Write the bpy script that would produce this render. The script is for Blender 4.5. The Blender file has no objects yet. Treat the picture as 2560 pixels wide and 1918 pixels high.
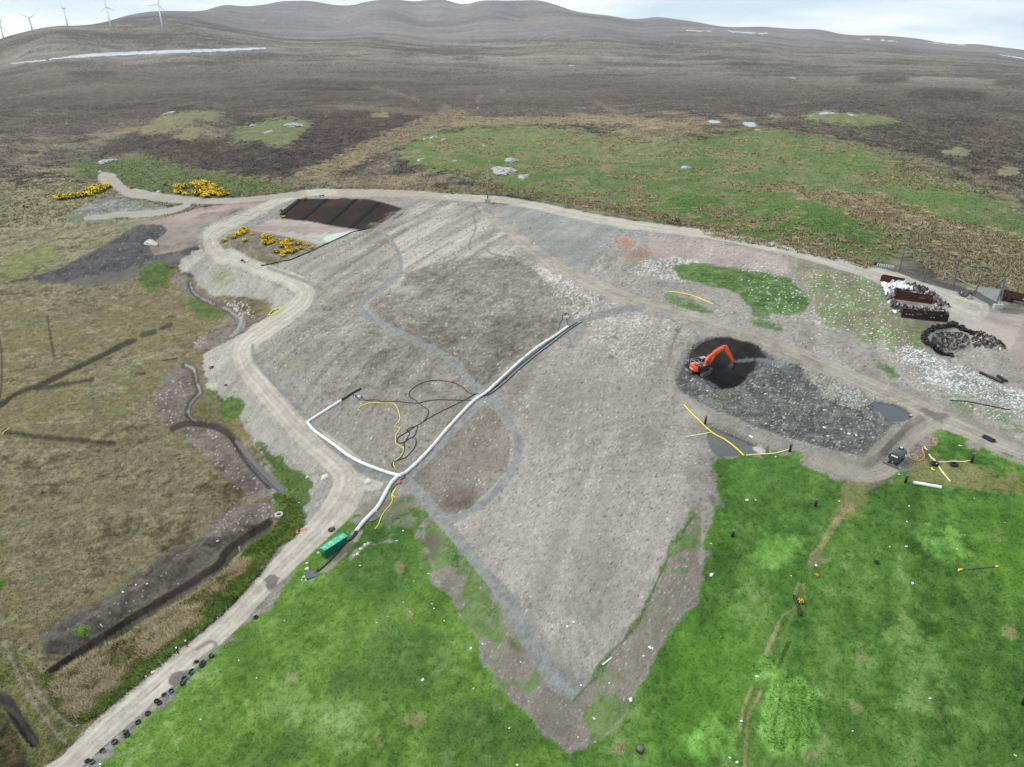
EXPO = 0.08; HAZE = 1.2e-5
import bpy, math, random
import numpy as np
from mathutils import Vector, Matrix
random.seed(7); rng = np.random.default_rng(11)
SC = bpy.context.scene; COL = SC.collection
# ---------------------------------------------------------------- camera
F = 1805.0; W0, H0 = 2560.0, 1918.0; CU, CV = 1280.0, 959.0
CH = 82.0; VH = 75.0                                  # camera height, row of the true horizon
TH = math.atan((CV - VH) / F); CT, ST = math.cos(TH), math.sin(TH)
cam = bpy.data.objects.new('camera', bpy.data.cameras.new('camera')); COL.objects.link(cam)
cam.location = (0, 0, CH); cam.rotation_euler = (math.pi/2 - TH, 0, 0)
cam.data.sensor_width = 36.0; cam.data.lens = 36.0 * F / W0; cam.data.clip_start = 0.5; cam.data.clip_end = 60000
SC.camera = cam

def ray(u, v):
    x = (np.asarray(u, float) - CU) / F; y = (CV - np.asarray(v, float)) / F
    return x, CT + y*ST, -ST + y*CT
def project(X, Y, Z):
    d = Y*CT - (Z - CH)*ST; yc = Y*ST + (Z - CH)*CT
    return CU + F*X/d, CV - F*yc/d
# coordinates read off enlarged tiles of the survey picture
TL = {'A0': (0, 0), 'A1': (850, 0), 'A2': (1660, 0), 'B0': (0, 620), 'B1': (850, 620), 'B2': (1660, 620),
      'C0': (0, 1238), 'C1': (850, 1238), 'C2': (1660, 1238)}
def T(k, pts):
    if k == 'S': ox, oy, s = 0, 0, 1.0
    elif k == 'O': ox, oy, s = 0, 0, 1.1573
    elif k == 'D': ox, oy, s = 540, 470, .2351
    elif k == 'E': ox, oy, s = 2180, 600, .172
    elif k == 'F': ox, oy, s = 2180, 1060, .1358
    elif k == 'G': ox, oy, s = 740, 1150, .1871
    elif k == 'H': ox, oy, s = 840, 960, .1811
    elif k == 'J': ox, oy, s = 180, 1600, .1989
    else: (ox, oy), s = TL[k], .4104
    return [(ox + p[0]*s, oy + p[1]*s) + tuple(q*s for q in p[2:]) for p in pts]

# ---------------------------------------------------------------- noise
def _h(ix, iy, seed):
    h = (ix.astype(np.int64)*374761393 + iy.astype(np.int64)*668265263 + seed*974634777) & 0xffffffff
    h = ((h ^ (h >> 13))*1274126177) & 0xffffffff
    return ((h ^ (h >> 16)) & 0xffff).astype(np.float32) / 65535.0
def vnoise(x, y, seed=0):
    fx = np.floor(x); fy = np.floor(y); tx = (x - fx).astype(np.float32); ty = (y - fy).astype(np.float32)
    tx = tx*tx*(3 - 2*tx); ty = ty*ty*(3 - 2*ty)
    a = _h(fx, fy, seed); b = _h(fx+1, fy, seed); c = _h(fx, fy+1, seed); d = _h(fx+1, fy+1, seed)
    return (a + (b-a)*tx)*(1-ty) + (c + (d-c)*tx)*ty
def fbm(x, y, size, octs=3, seed=0, gain=.5):
    s = 0; n = 0; a = 1.0
    ca, sa = math.cos(.6), math.sin(.6)
    x = x/size; y = y/size
    for k in range(octs):
        s = s + a*vnoise(x + 17.3*k, y - 9.1*k, seed + k); n += a; a *= gain
        x, y = (x*ca - y*sa)*2.03, (x*sa + y*ca)*2.03
    s = s/n
    return np.clip((s - .5)*1.7 + .5, 0, 1)
def sstep(a, b, x):
    t = np.clip((x - a)/(b - a), 0, 1); return t*t*(3 - 2*t)

# ---------------------------------------------------------------- cover masks, drawn on the survey picture, later laid on the ground
RS = 2.0; RU0, RV0 = -760.0, -160.0; RW, RHH = 2060, 1300
def blur(a, b):
    if b < 1: return a
    for _ in range(2):
        for ax in (0, 1):
            c = np.cumsum(np.pad(a, [(b+1, b) if k == ax else (0, 0) for k in (0, 1)], mode='edge'), axis=ax, dtype=np.float64)
            if ax == 0: a = (c[2*b+1:] - c[:-2*b-1])/(2*b+1)
            else: a = (c[:, 2*b+1:] - c[:, :-2*b-1])/(2*b+1)
    return a.astype(np.float32)
class Mask:
    def __init__(s, box):
        s.x0 = max(0, int((box[0]-RU0)/RS)); s.y0 = max(0, int((box[1]-RV0)/RS))
        s.x1 = min(RW, int((box[2]-RU0)/RS)+2); s.y1 = min(RHH, int((box[3]-RV0)/RS)+2)
        s.x0 = min(s.x0, RW-3); s.y0 = min(s.y0, RHH-3); s.x1 = max(s.x1, s.x0+3); s.y1 = max(s.y1, s.y0+3)
        gy, gx = np.mgrid[s.y0:s.y1, s.x0:s.x1]
        s.gu = (RU0 + gx*RS).astype(np.float32); s.gv = (RV0 + gy*RS).astype(np.float32)
        s.a = np.zeros(s.gu.shape, np.float32); s.lat = None
    def sample(s, u, v, lat=False):
        src = s.lat if lat else s.a
        x = (u - RU0)/RS - s.x0; y = (v - RV0)/RS - s.y0
        h, w = src.shape
        x = np.clip(x, 0, w-1.001); y = np.clip(y, 0, h-1.001)
        xi = x.astype(int); yi = y.astype(int); fx = x-xi; fy = y-yi
        return (src[yi, xi]*(1-fx) + src[yi, xi+1]*fx)*(1-fy) + (src[yi+1, xi]*(1-fx) + src[yi+1, xi+1]*fx)*fy
    def inside(s, u, v):
        return (u > RU0+s.x0*RS) & (u < RU0+(s.x1-1)*RS) & (v > RV0+s.y0*RS) & (v < RV0+(s.y1-1)*RS)
def poly(pts, b=3, pad=None):
    P = np.array([p[:2] for p in pts], float); pad = pad or (b*RS*2 + 12)
    m = Mask((P[:,0].min()-pad, P[:,1].min()-pad, P[:,0].max()+pad, P[:,1].max()+pad))
    ins = np.zeros(m.a.shape, bool); n = len(P)
    for i in range(n):
        x1, y1 = P[i]; x2, y2 = P[(i+1) % n]
        if y1 == y2: continue
        c = ((m.gv >= min(y1, y2)) & (m.gv < max(y1, y2)))
        ins ^= c & (m.gu < (m.gv - y1)*(x2-x1)/(y2-y1) + x1)
    m.a = blur(ins.astype(np.float32), b); return m
def ell(cx, cy, rx, ry, b=3):
    return poly([(cx + rx*math.cos(a), cy + ry*math.sin(a)) for a in np.linspace(0, 2*math.pi, 20)[:-1]], b)
def smooth_line(pts, step=4.0):
    P = [tuple(map(float, p)) for p in pts]; out = []
    Q = [tuple(2*a - b for a, b in zip(P[0], P[1]))] + P + [tuple(2*a - b for a, b in zip(P[-1], P[-2]))]
    for i in range(1, len(Q)-2):
        p0, p1, p2, p3 = (np.array(q) for q in Q[i-1:i+3])
        n = max(1, int(np.hypot(*(p2-p1)[:2])/step))
        for k in range(n):
            t = k/n
            out.append(tuple(.5*((2*p1) + (-p0+p2)*t + (2*p0-5*p1+4*p2-p3)*t*t + (-p0+3*p1-3*p2+p3)*t**3)))
    out.append(P[-1]); return out
def line(pts, soft=3.0, hw=None, curve=True):
    if len(pts[0]) == 2: pts = [(p[0], p[1], hw) for p in pts]
    if curve: pts = smooth_line(pts, 10)
    P = np.array(pts, float); r = P[:,2].max() + soft + 8
    m = Mask((P[:,0].min()-r, P[:,1].min()-r, P[:,0].max()+r, P[:,1].max()+r))
    m.lat = np.full(m.a.shape, 9.0, np.float32)
    for i in range(len(P)-1):
        (x1, y1, r1), (x2, y2, r2) = P[i], P[i+1]; R = max(r1, r2) + soft + 4
        a0 = max(0, int((min(x1, x2)-R-RU0)/RS)-m.x0); a1 = int((max(x1, x2)+R-RU0)/RS)+2-m.x0
        b0 = max(0, int((min(y1, y2)-R-RV0)/RS)-m.y0); b1 = int((max(y1, y2)+R-RV0)/RS)+2-m.y0
        if a1 <= a0 or b1 <= b0: continue
        gu = m.gu[b0:b1, a0:a1]; gv = m.gv[b0:b1, a0:a1]
        if gu.size == 0: continue
        dx, dy = x2-x1, y2-y1; L = dx*dx + dy*dy + 1e-9
        t = np.clip(((gu-x1)*dx + (gv-y1)*dy)/L, 0, 1)
        d = np.hypot(gu-x1-t*dx, gv-y1-t*dy); rr = r1 + (r2-r1)*t
        sgn = np.sign((gu-x1)*dy - (gv-y1)*dx)
        lat = d/np.maximum(rr, .5)*sgn
        s = m.lat[b0:b1, a0:a1]; upd = np.abs(lat) < np.abs(s); s[upd] = lat[upd]
        m.a[b0:b1, a0:a1] = np.maximum(m.a[b0:b1, a0:a1], np.clip((rr-d)/soft + .5, 0, 1))
    return m

# ---------------------------------------------------------------- base heights
cps = []
def cz(k, pts):
    for (u, v, z) in pts:
        u, v = T(k, [(u, v)])[0]
        x, y, d = ray(u, v); s = (z - CH)/d; cps.append((x*s, y*s, z))
def cd(pts):
    for (u, v, D) in pts:
        x, y, d = ray(u, v); s = D/y; cps.append((x*s, D, max(-420.0, CH + d*s)))
cz('O', [(-600,640,-1),(0,600,0),(0,1000,-.5),(0,1400,-1),(200,1000,0),(400,900,.5),(430,1120,0),(300,1350,-1),(40,1620,-2),(-500,1000,-1),(-500,1500,-3),
  (200,760,0),(330,700,.5),(470,1080,.5),(560,1130,1),(540,1180,.5),(420,1330,0),(260,1480,-.8),
  (720,1040,5.5),(560,850,5.5),(530,760,6),(660,650,8),(620,600,8),(470,530,8),(560,450,9),(650,420,9.5),(830,420,10.5),(1050,430,13),
  (460,780,1.5),(500,900,1.5),(590,1010,2),(640,1080,2.5),(420,620,1.5),(560,660,2.5),(400,560,4),
  (640,1180,4),(560,1270,3),(400,1430,2),(170,1640,1),(740,1100,5),(700,1200,4.5),(60,1700,0),
  (700,780,11),(850,700,14),(950,600,15),(1100,600,17.5),(1060,450,13.5),(1200,560,19),(1350,650,20.5),(1200,690,19),(1040,850,13.5),(870,1020,7.5),(1100,950,13),
  (700,600,10),(850,500,12),(750,560,10),
  (1300,900,18),(1450,800,20.5),(1480,950,19.5),(1300,1150,14.5),(1100,1250,10),(1500,1100,18),(1230,1500,6.5),(1400,1350,11.5),(960,1130,8),(800,880,10),(680,900,6.5),
  (1600,600,21),(1700,700,21),(1700,850,20.5),(1900,950,20.5),(1800,520,20),(2000,620,20),(2100,800,20.5),(2200,950,21),(1900,1100,19),(2200,1100,19),(1700,1200,16.5),
  (2100,1400,13.5),(1700,1500,9.5),(2200,1600,9.5),(1500,1650,5),(1000,1500,5),(800,1300,5.2),(500,1600,2),(1100,1650,3.5),(2600,1000,20),(2600,1500,12),(2600,700,18),
  (1000,2000,0),(0,2000,-3),(2000,2000,3),(2700,1900,6),(-500,1950,-4),
  (1300,460,15),(1500,490,16),(1900,575,18),(1600,470,14),(1350,435,12.5),(1100,415,11),
  (400,380,6),(300,250,8),(150,330,4),(500,330,7),(600,300,10),(420,275,12),(0,450,1),(-500,450,0),(200,440,4),(700,370,8),(830,330,10),(850,400,9),
  (1000,290,20),(1000,350,16),(900,320,14),(1200,290,20),(1200,370,16),(1450,300,21),(1700,290,24),(1500,380,17),(1400,430,13),(1700,420,17),(1900,450,17),(2200,500,16),(2000,350,18),(1950,300,16),(2212,350,12),(2600,500,12),
  (1850,245,22),(1700,240,14),(1300,250,12),(1000,245,12),(1900,540,16.5),(2600,350,8)])
cd([(-600,420,560),(0,347,560),(700,330,600),(-500,260,976),(0,235,976),(500,232,976),(1000,232,976),(1500,232,976),(2000,225,976),(2560,225,976),(3000,225,976),
  (600,172,1400),(1000,172,1450),(1500,172,1500),(2000,180,1450),(2560,185,1500),(3000,200,1500),(0,182,1350),(300,172,1350),
  (-400,200,1700),(0,156,1700),(300,136,1750),(650,122,1800),(900,125,1900),(1300,132,2200),(1700,132,2300),(2100,145,2200),(2560,160,2400),(3000,215,2400),
  (460,73,2300),(410,73,2300),(278,72,2300),(170,68,2300),(120,70,2300),(80,78,2300),(8,96,2350),(-200,135,2350),(-500,200,2350),(600,82,2500),
  (-500,235,4500),(-200,175,4500),(8,130,4500),(120,105,4500),(230,72,3800),(300,44,4000),(385,27,4100),(470,27,4100),(540,40,4200),(560,60,3300),(620,60,4200),
  (750,55,4600),(700,88,3000),(850,55,5000),(1000,80,3500),(1050,45,5500),(1300,82,3500),(1300,40,5600),(1150,45,5500),(900,85,3200),(1600,88,3500),(1600,62,5000),(2000,118,3000),(2300,132,3000),(2560,150,3000),(3000,225,3000),(2100,95,4300),(2400,120,4300),
  (560,12,7000),(640,14,7200),(700,2,7600),(780,1,7600),(850,11,7600),(910,5,7600),(980,-6,7700),(1100,-8,7700),(1200,-1,7700),(1270,-3,7700),(1345,-2,7600),(1400,16,7400),(1470,37,7000),(1530,41,6700),(1640,42,6500),(1750,57,6500),(1900,67,6200),(2050,74,6000),(2200,88,6000),(2300,97,6000),(2440,110,6000),(2560,126,6000),(2800,158,6000),(3050,195,6000),
  (450,60,7000),(300,80,7000),(0,140,7000),(-500,250,7000)])
for u in range(-600, 3200, 300): cd([(u, 95 + .00003*(u-1200)**2, 13000)])
P = np.array(cps)
def uvflat(X, Y):
    d = Y*CT + CH*ST
    return CU + F*X/d, CV - F*(Y*ST - CH*CT)/d
def tt(p): return p + 200*np.log(1 + p/15.0)
_u, _v = uvflat(P[:,0], P[:,1]); _t = tt(_v - VH); _q = P[:,2]/P[:,1]
KC = 40.0
def kern(a, b, c, d): return -np.sqrt((a-c)**2 + (b-d)**2 + KC*KC)
A = kern(_u[:,None], _t[:,None], _u[None], _t[None]); n = len(_u)
A[np.diag_indices(n)] += 4.0
M = np.zeros((n+1, n+1)); M[:n,:n] = A; M[n,:n] = 1; M[:n,n] = 1
wq = np.linalg.solve(M, np.append(_q, 0))
# ---------------------------------------------------------------- grid: cells keep roughly one size as seen from the survey height
STEP = 3.1
us = np.arange(-480, 3050, STEP); pp = np.linspace(13.5, 2110, 60000); tp = tt(pp)
ts = np.arange(tp[0], tp[-1], STEP*1.02); ps = np.interp(ts, tp, pp); vs = VH + ps
NU, NT = len(us), len(ts)
g = (CV - vs)/F; Yr = CH*(CT + g*ST)/(ST - g*CT)
Yg = np.repeat(Yr[:,None], NU, 1); dep = Yg*CT + CH*ST; Xg = (us[None]-CU)/F*dep
# rbf on a coarse lattice then linear refinement
cu = np.arange(us[0]-30, us[-1]+60, 9.0); ct = np.arange(ts[0]-30, ts[-1]+60, 6.0)
Q = np.full((len(ct), len(cu)), wq[n])
for i in range(n): Q += wq[i]*kern(cu[None], ct[:,None], _u[i], _t[i])
def bil(G, x0, sx, y0, sy, x, y):
    a = np.clip((x-x0)/sx, 0, G.shape[1]-1.001); b = np.clip((y-y0)/sy, 0, G.shape[0]-1.001)
    ai = a.astype(int); bi = b.astype(int); a = a-ai; b = b-bi
    return (G[bi,ai]*(1-a) + G[bi,ai+1]*a)*(1-b) + (G[bi+1,ai]*(1-a) + G[bi+1,ai+1]*a)*b
Zb = bil(Q, cu[0], 9.0, ct[0], 6.0, us[None] + 0*ts[:,None], ts[:,None] + 0*us[None])*Yg
X = Xg.ravel(); Y = Yg.ravel(); Z = Zb.ravel().copy(); N = len(X)
U, V = project(X, Y, Z)
def addz(m, h, sel=None):
    i = np.nonzero(m.inside(U, V))[0]; Z[i] += h*m.sample(U[i], V[i])
# ---------------------------------------------------------------- earthworks
CELL = T('B2', [(70,800),(110,730),(160,600),(250,545),(400,530),(560,565),(640,650),(760,690),(900,740),(1050,800),(1200,850),(1340,920),(1400,940),(1520,1000),(1500,1040),(1380,1090),(1340,1150),(1230,1250),(1180,1262),(900,1200),(700,1140),(500,1060),(330,990),(200,930),(100,870)])
HOLE = T('B2', [(150,700),(160,640),(200,600),(240,570),(290,555),(340,545),(400,542),(470,550),(530,560),(580,600),(600,640),(628,665),(590,690),(555,700),(560,740),(520,765),(500,790),(470,815),(440,835),(350,862),(325,825),(270,812),(235,790),(200,770),(150,740),(120,710)])
addz(poly(CELL, 8), -.6)
addz(poly(T('B2', [(330,600),(560,600),(600,660),(540,730),(480,790),(340,840),(290,790),(290,690)]), 7), -2.6)
addz(line(T('B2', [(70,860),(150,940),(280,1030),(450,1110),(700,1200),(950,1265),(1180,1320),(1300,1260),(1400,1150),(1560,1060)]), 18, 9), .7)
addz(line(T('B2', [(60,870),(60,750),(110,640),(190,560)]), 16, 9), .4)
DITCH = T('C0', [(1650,180),(1560,240),(1400,350),(1350,430),(1200,535),(1050,625),(900,715),(750,805),(600,905),(450,1000),(320,1085)])
addz(line(DITCH, 16, 9), -1.9)
addz(line(T('C0', [(1500,160),(1300,280),(1080,450),(850,600),(600,760),(400,900),(290,930)]), 26, 14), 1.1)
PEAT = T('S', [(70,695),(150,670),(230,630),(300,590),(345,562),(400,560),(420,575),(395,600),(370,615),(385,640),(440,630),(500,610),(480,640),(400,665),(330,690),(230,710),(100,705)])
addz(poly(PEAT, 9), 2.6)
WMOUND = T('A0', [(400,1330),(480,1270),(600,1210),(700,1190),(800,1215),(880,1245),(1040,1255),(980,1290),(800,1320),(600,1350),(450,1350)])
addz(poly(WMOUND, 7), 1.8)
GMOUND = T('D', [(50,560),(100,520),(330,440),(420,470),(700,510),(900,560),(1060,600),(1080,640),(900,715),(700,780),(480,830),(300,770),(150,690),(70,650)])
addz(poly(GMOUND, 9), 2.2)
LINER = T('D', [(670,295),(700,250),(760,195),(840,145),(920,115),(1100,112),(1400,110),(1620,118),(1760,150),(1900,190),(1980,215),(2005,240),(1990,280),(1940,310),(1850,350),(1740,410),(1620,440),(1540,455),(1460,435),(1400,425),(1300,415),(1180,395),(1100,375),(980,355),(860,345),(740,330)])
LFLOOR = T('D', [(340,430),(450,395),(560,340),(740,330),(860,345),(980,355),(1100,375),(1300,415),(1460,435),(1545,455),(1400,500),(1200,592),(1060,600),(900,560),(700,510),(420,470)])
addz(poly(LFLOOR, 10), -2.5)
addz(poly(T('D', [(900,230),(1850,260),(1700,420),(1400,425),(1100,375),(850,340)]), 10), -1.6)
for q in [(T('B0', [(1130,715),(1180,740),(1200,830),(1220,880),(1160,950),(1160,1020),(1230,1070),(1330,1090),(1420,1150),(1500,1250),(1600,1360),(1720,1480)])), T('B0', [(1160,210),(1220,300),(1400,380),(1465,440),(1390,545),(1220,630)])]:
    addz(line(q, 12, 6), -.9)
for q in [T('B0', [(0,960),(100,890),(230,840),(320,800),(420,750),(530,700),(640,650),(730,600),(820,560)]), T('B0', [(230,860),(400,830),(560,800)]), T('B0', [(30,1120),(200,1145),(400,1165),(700,1190)])]:
    addz(line(q, 8, 5), -.9)
addz(line(T('C0', [(-60,1210),(60,1270),(130,1380),(220,1500)]), 14, 14), -1.8)
EC = T('E', [(1140,1470)])[0]
addz(ell(EC[0]+2, EC[1]+2, 52, 24, 8), -3.2)
for c in T('C2', [(690,300,150,115),(1690,300,160,100),(280,1500,135,140)]): addz(ell(c[0], c[1], c[2], c[3], 16), .25)
BUSHSTRIP = T('C2', [(700,1060),(850,1130),(960,1250),(950,1400),(850,1540),(700,1570),(600,1480),(620,1300)])
addz(poly(BUSHSTRIP, 9), .35)
addz(poly(T('B0', [(830,210),(870,130),(950,90),(1030,110),(1020,240),(900,260)]), 8), 1.6)
for q in [(T('A0',[(1750,770)])[0], 60, 26), (T('A0',[(1130,730)])[0], 90, 22), (T('A2',[(1130,720)])[0], 120, 18)]:
    addz(ell(q[0][0], q[0][1], q[1], q[2], 14), 5.0)
for (k, u, v, rx, ry, h) in [('A2',470,400,70,7,6),('A2',1330,480,75,12,6),('A2',1700,580,110,16,4),('A2',2130,500,60,10,5),('A1',790,355,42,6,8),('A1',400,330,50,7,7),('A0',600,440,130,8,6),('A0',700,520,70,8,6)]:
    c = T(k, [(u, v)])[0]; addz(ell(c[0], c[1], rx, ry, 8), h*.8)
addz(ell(*T('B2', [(1880,1195)])[0], 26, 12, 5), .9)
U, V = project(X, Y, Z)
# ---------------------------------------------------------------- noise fields in metres
DIST = np.hypot(X, Y)
n80 = fbm(X, Y, 80, 3, 1); n20 = fbm(X, Y, 20, 3, 5); n6 = fbm(X, Y, 6, 3, 9); n2 = fbm(X, Y, 2.0, 3, 13); n07 = fbm(X, Y, .7, 2, 17)
n500 = fbm(X, Y, 600, 4, 21, .6); n150 = fbm(X*.6, Y, 150, 4, 25, .6); n40 = fbm(X, Y, 40, 4, 29, .6)
rnd = rng.random(N).astype(np.float32)
_m = line(T('A1', [(0,1600),(350,1430),(700,1250)]), 3, 3)
a1 = ray(*T('A1', [(0,1600)])[0]); a2 = ray(*T('A1', [(700,1250)])[0])
p1 = np.array([a1[0], a1[1]])*(13-CH)/a1[2]; p2 = np.array([a2[0], a2[1]])*(13-CH)/a2[2]; dd = (p2-p1)/np.hypot(*(p2-p1))
sa = X*dd[0] + Y*dd[1]; sb = -X*dd[1] + Y*dd[0]
streak = fbm(sa/16, sb + 1.5*(n20-.5), 2.6, 3, 33)
FR = dict(n80=n80, n20=n20, n6=n6, n2=n2, n07=n07, rnd=rnd, streak=streak, n150=n150, n500=n500, n40=n40)
AK = .80
def lin(c):
    c = np.array(c, float)/255.0
    return (np.where(c <= .04045, c/12.92, ((c+.055)/1.055)**2.4)*AK).astype(np.float32)
GF = dict(n2=.6, n6=.35, n07=1.1, rnd=1.8, n20=.25)
def streakf(i): return np.clip(.75*streak[i] + .25*n07[i] + .25*rnd[i] + .1*n6[i] - .16, 0, 1)
C = np.zeros((N, 3), np.float32); K = np.zeros(N, np.int8)       # colour, cover class
ROUGHH = np.zeros(N, np.float32)                                  # small relief amplitude
MOOR, GREY, ROAD, PATH, GRASS, WATER, HILL, CELLC, LINERC, PEATC, YARD, LOCH = range(12)
def ramp(cols, f):
    cols = [lin(c) for c in (cols if len(cols) > 1 else cols*2)]; n = len(cols)-1; f = np.clip(f, 0, .9999)*n
    k = f.astype(int); t = (f-k)[:,None]; A_ = np.array(cols)
    return A_[k]*(1-t) + A_[k+1]*t
def mixf(i, **w):
    s = 0; tot = 0
    for k, a in w.items(): s = s + a*FR[k][i]; tot += abs(a)
    s = s/tot
    return np.clip((s-.5)*1.9+.5, 0, 1)
def layer(m, cols, w=dict(n6=1, n2=1, n07=.7, rnd=.5), rag=.5, wid=.35, k=None, bump=None, thr=None, op=1.0, f=None, rn=dict(n6=1, n2=1, n07=.5)):
    """lay a cover over the ground: m mask, cols colour ramp, w noise mix, rag raggedness of the edge, thr = patchy cover"""
    i = np.nonzero(m.inside(U, V))[0]
    if len(i) == 0: return
    a = m.sample(U[i], V[i]); i = i[a > .01]; a = a[a > .01]
    if len(i) == 0: return
    nz = mixf(i, **rn)
    a = sstep(.5 - wid/2, .5 + wid/2, a + (nz-.5)*rag*(1 - np.abs(2*a-1)**3))
    if thr is not None: a = a*sstep(thr-.12, thr+.12, nz)
    a = a*op
    ff = mixf(i, **w) if f is None else f(i)
    if w is GF: ff = .5 + (ff-.5)*.52
    if f is streakf: ff = .5 + (ff-.5)*.8
    C[i] = C[i]*(1-a[:,None]) + ramp(cols, ff)*a[:,None]
    if k is not None: K[i[a > .5]] = k
    if bump is not None: ROUGHH[i] = ROUGHH[i]*(1-a) + bump*a
def specks(m, cols, dens, big=.5, thr=None):
    """stones and scraps lighter or darker than their bed"""
    i = np.nonzero(m.inside(U, V))[0]; a = m.sample(U[i], V[i]); i = i[a > .3]; a = a[a > .3]
    s = rng.random(len(i)) < dens*a*(.3 + 1.6*n6[i])*(1 if thr is None else (n20[i] > thr))
    i = i[s]; C[i] = C[i]*.25 + ramp(cols, rng.random(len(i)))*.75
# ---------------------------------------------------------------- moorland
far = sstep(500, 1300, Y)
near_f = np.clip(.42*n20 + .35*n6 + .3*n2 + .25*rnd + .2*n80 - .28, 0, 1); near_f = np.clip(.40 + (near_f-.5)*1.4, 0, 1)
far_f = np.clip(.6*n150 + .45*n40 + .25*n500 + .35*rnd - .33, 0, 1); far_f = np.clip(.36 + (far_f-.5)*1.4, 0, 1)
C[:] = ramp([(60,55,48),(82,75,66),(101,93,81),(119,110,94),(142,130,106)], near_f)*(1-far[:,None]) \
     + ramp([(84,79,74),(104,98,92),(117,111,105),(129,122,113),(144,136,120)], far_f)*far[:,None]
ROUGHH[:] = .35
tan = sstep(.62, .8, .6*n80 + .4*n20)[:,None]*(1-far[:,None])*.7
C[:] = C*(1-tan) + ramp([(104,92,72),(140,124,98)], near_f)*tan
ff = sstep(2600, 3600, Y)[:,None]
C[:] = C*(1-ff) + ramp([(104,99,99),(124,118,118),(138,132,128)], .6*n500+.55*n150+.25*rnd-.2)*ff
K[Y > 2700] = HILL
ROUGHH[Y > 900] = .35
S = lambda p: T('S', p); O = lambda p: T('O', p)
# streaky dark heather band and pale wet flushes
layer(poly(O([(-700,180),(600,150),(1300,170),(2000,200),(2900,260),(2900,380),(2100,300),(1500,235),(900,240),(400,260),(-700,330)]), 14), [(60,53,50),(84,75,71),(98,88,83)], dict(n40=1,n6=1,n150=1,rnd=.6), rag=.9, wid=.6, op=.75, rn=dict(n150=1,n40=1))
layer(poly(O([(500,250),(900,235),(1000,250),(980,270),(880,300),(760,380),(560,400),(400,370),(300,330),(200,330),(290,290),(480,300),(520,270)]), 6), [(48,42,40),(66,57,53),(86,75,68)], rag=.7, wid=.5, op=.85)
layer(poly(O([(1600,250),(1800,270),(2000,265),(2212,300),(2800,400),(2800,560),(2212,470),(2000,400),(1800,350),(1650,300)]), 8), [(56,50,46),(76,68,62),(112,101,80)], rag=.9, wid=.7, op=.7)
for (u, v, rx, ry) in [(1150,130,70,7),(1190,85,25,5)]:
    layer(ell(850+u*.4104, v*.4104, rx, ry, 3), [(150,138,110),(128,116,98)], rag=.9, op=.5)
for (k, pts, hw) in [('A1',[(0,360),(300,358),(700,362)],1.5),('A1',[(280,225),(500,195),(430,160)],4),('A0',[(0,595),(300,560),(600,520)],2),('A0',[(1300,400),(1800,380),(2193,365)],2.5),('A2',[(680,305),(800,320),(1180,335)],3),
                     ('A2',[(760,255),(880,262)],2),('A2',[(1560,380),(1760,400)],3),('A2',[(1640,340),(1960,330)],2),('A2',[(1600,410),(1760,470)],3),('A1',[(200,530),(330,560),(480,610)],4),('A1',[(1560,625),(1700,690),(1750,720)],5),('A1',[(830,620),(860,580)],5),
                     ('A1',[(0,650),(400,680),(560,700)],7),('A2',[(1150,880),(1500,960),(1900,1080),(2193,1180)],9),('A2',[(560,780),(900,830),(1150,880)],8),('A1',[(600,700),(650,655)],6),('A0',[(1750,1110),(1900,1060),(2000,1040)],8)]:
    layer(line(T(k, pts), 8, hw), [(146,132,106),(118,106,88)], rag=1.4, wid=.8, op=.42)
for (k, u, v, rx, ry) in [('A1',780,355,42,6),('A1',400,330,45,6),('A2',470,395,60,7),('A2',720,445,22,5),('A2',785,485,18,6),('A2',1330,480,70,14),('A2',1720,580,110,18),('A2',2130,500,60,12),('A0',700,390,40,4),('A0',560,450,70,10),('A0',950,265,50,6),('A2',1800,740,90,16),('A1',1230,365,26,4)]:
    c = T(k, [(u, v)])[0]; layer(ell(c[0], c[1], rx, ry, 3), [(48,43,42),(64,58,56),(96,88,80)], rag=.9, wid=.6, op=.75)
GTY = [(98,96,70),(120,116,86),(138,130,100)]
for p in [T('A0', [(840,810),(920,740),(1000,700),(1150,680),(1330,680),(1385,700),(1300,740),(1180,740),(1100,770),(1000,810)]), T('A0', [(1040,840),(1150,770),(1320,760),(1200,830),(1150,860)]),
          T('A0', [(180,700),(230,670),(270,670),(190,710)]), T('A0', [(370,740),(430,735),(410,755)]), T('A0', [(210,970),(230,920),(340,912),(260,930)]), T('A0', [(1960,690),(2020,685),(1990,705)])]:
    layer(poly(p, 2), GTY, k=GRASS, rag=1.2, wid=.7, bump=.15, op=.85)
layer(poly(T('A0', [(1400,870),(1400,830),(1450,770),(1600,740),(1750,712),(1910,745),(1870,800),(1800,860),(1720,895),(1550,860)]), 3), [(88,96,62),(106,114,74),(126,126,92)], k=GRASS, rag=1.2, wid=.7, op=.85, bump=.15)
layer(poly(T('A2', [(810,710),(900,680),(1000,676),(1200,690),(1450,725),(1430,755),(1300,770),(1150,760),(900,730)]), 3), [(86,98,60),(108,116,76),(132,128,98)], k=GRASS, rag=.7, bump=.2)
for (k, u, v, rx, ry) in [('A1',245,700,25,6),('A2',680,707,22,5),('A2',1800,925,28,12),('A2',2100,1045,30,12),('A1',1000,548,20,2),('A2',1720,925,14,5)]:
    c = T(k, [(u, v)])[0]; layer(ell(c[0], c[1], rx, ry, 2), GTY, rag=.6, k=GRASS, bump=.1)
TANB = [(112,98,74),(142,124,96),(160,142,114)]
layer(line(T('A1', [(-120,1050),(0,1000),(200,900),(400,820),(600,745),(720,730)]), 16, 22), [(96,84,66),(124,110,86),(146,130,104)], dict(n2=1,n6=1,n07=1,rnd=1), rag=1.3, wid=.8, op=.85)
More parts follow.
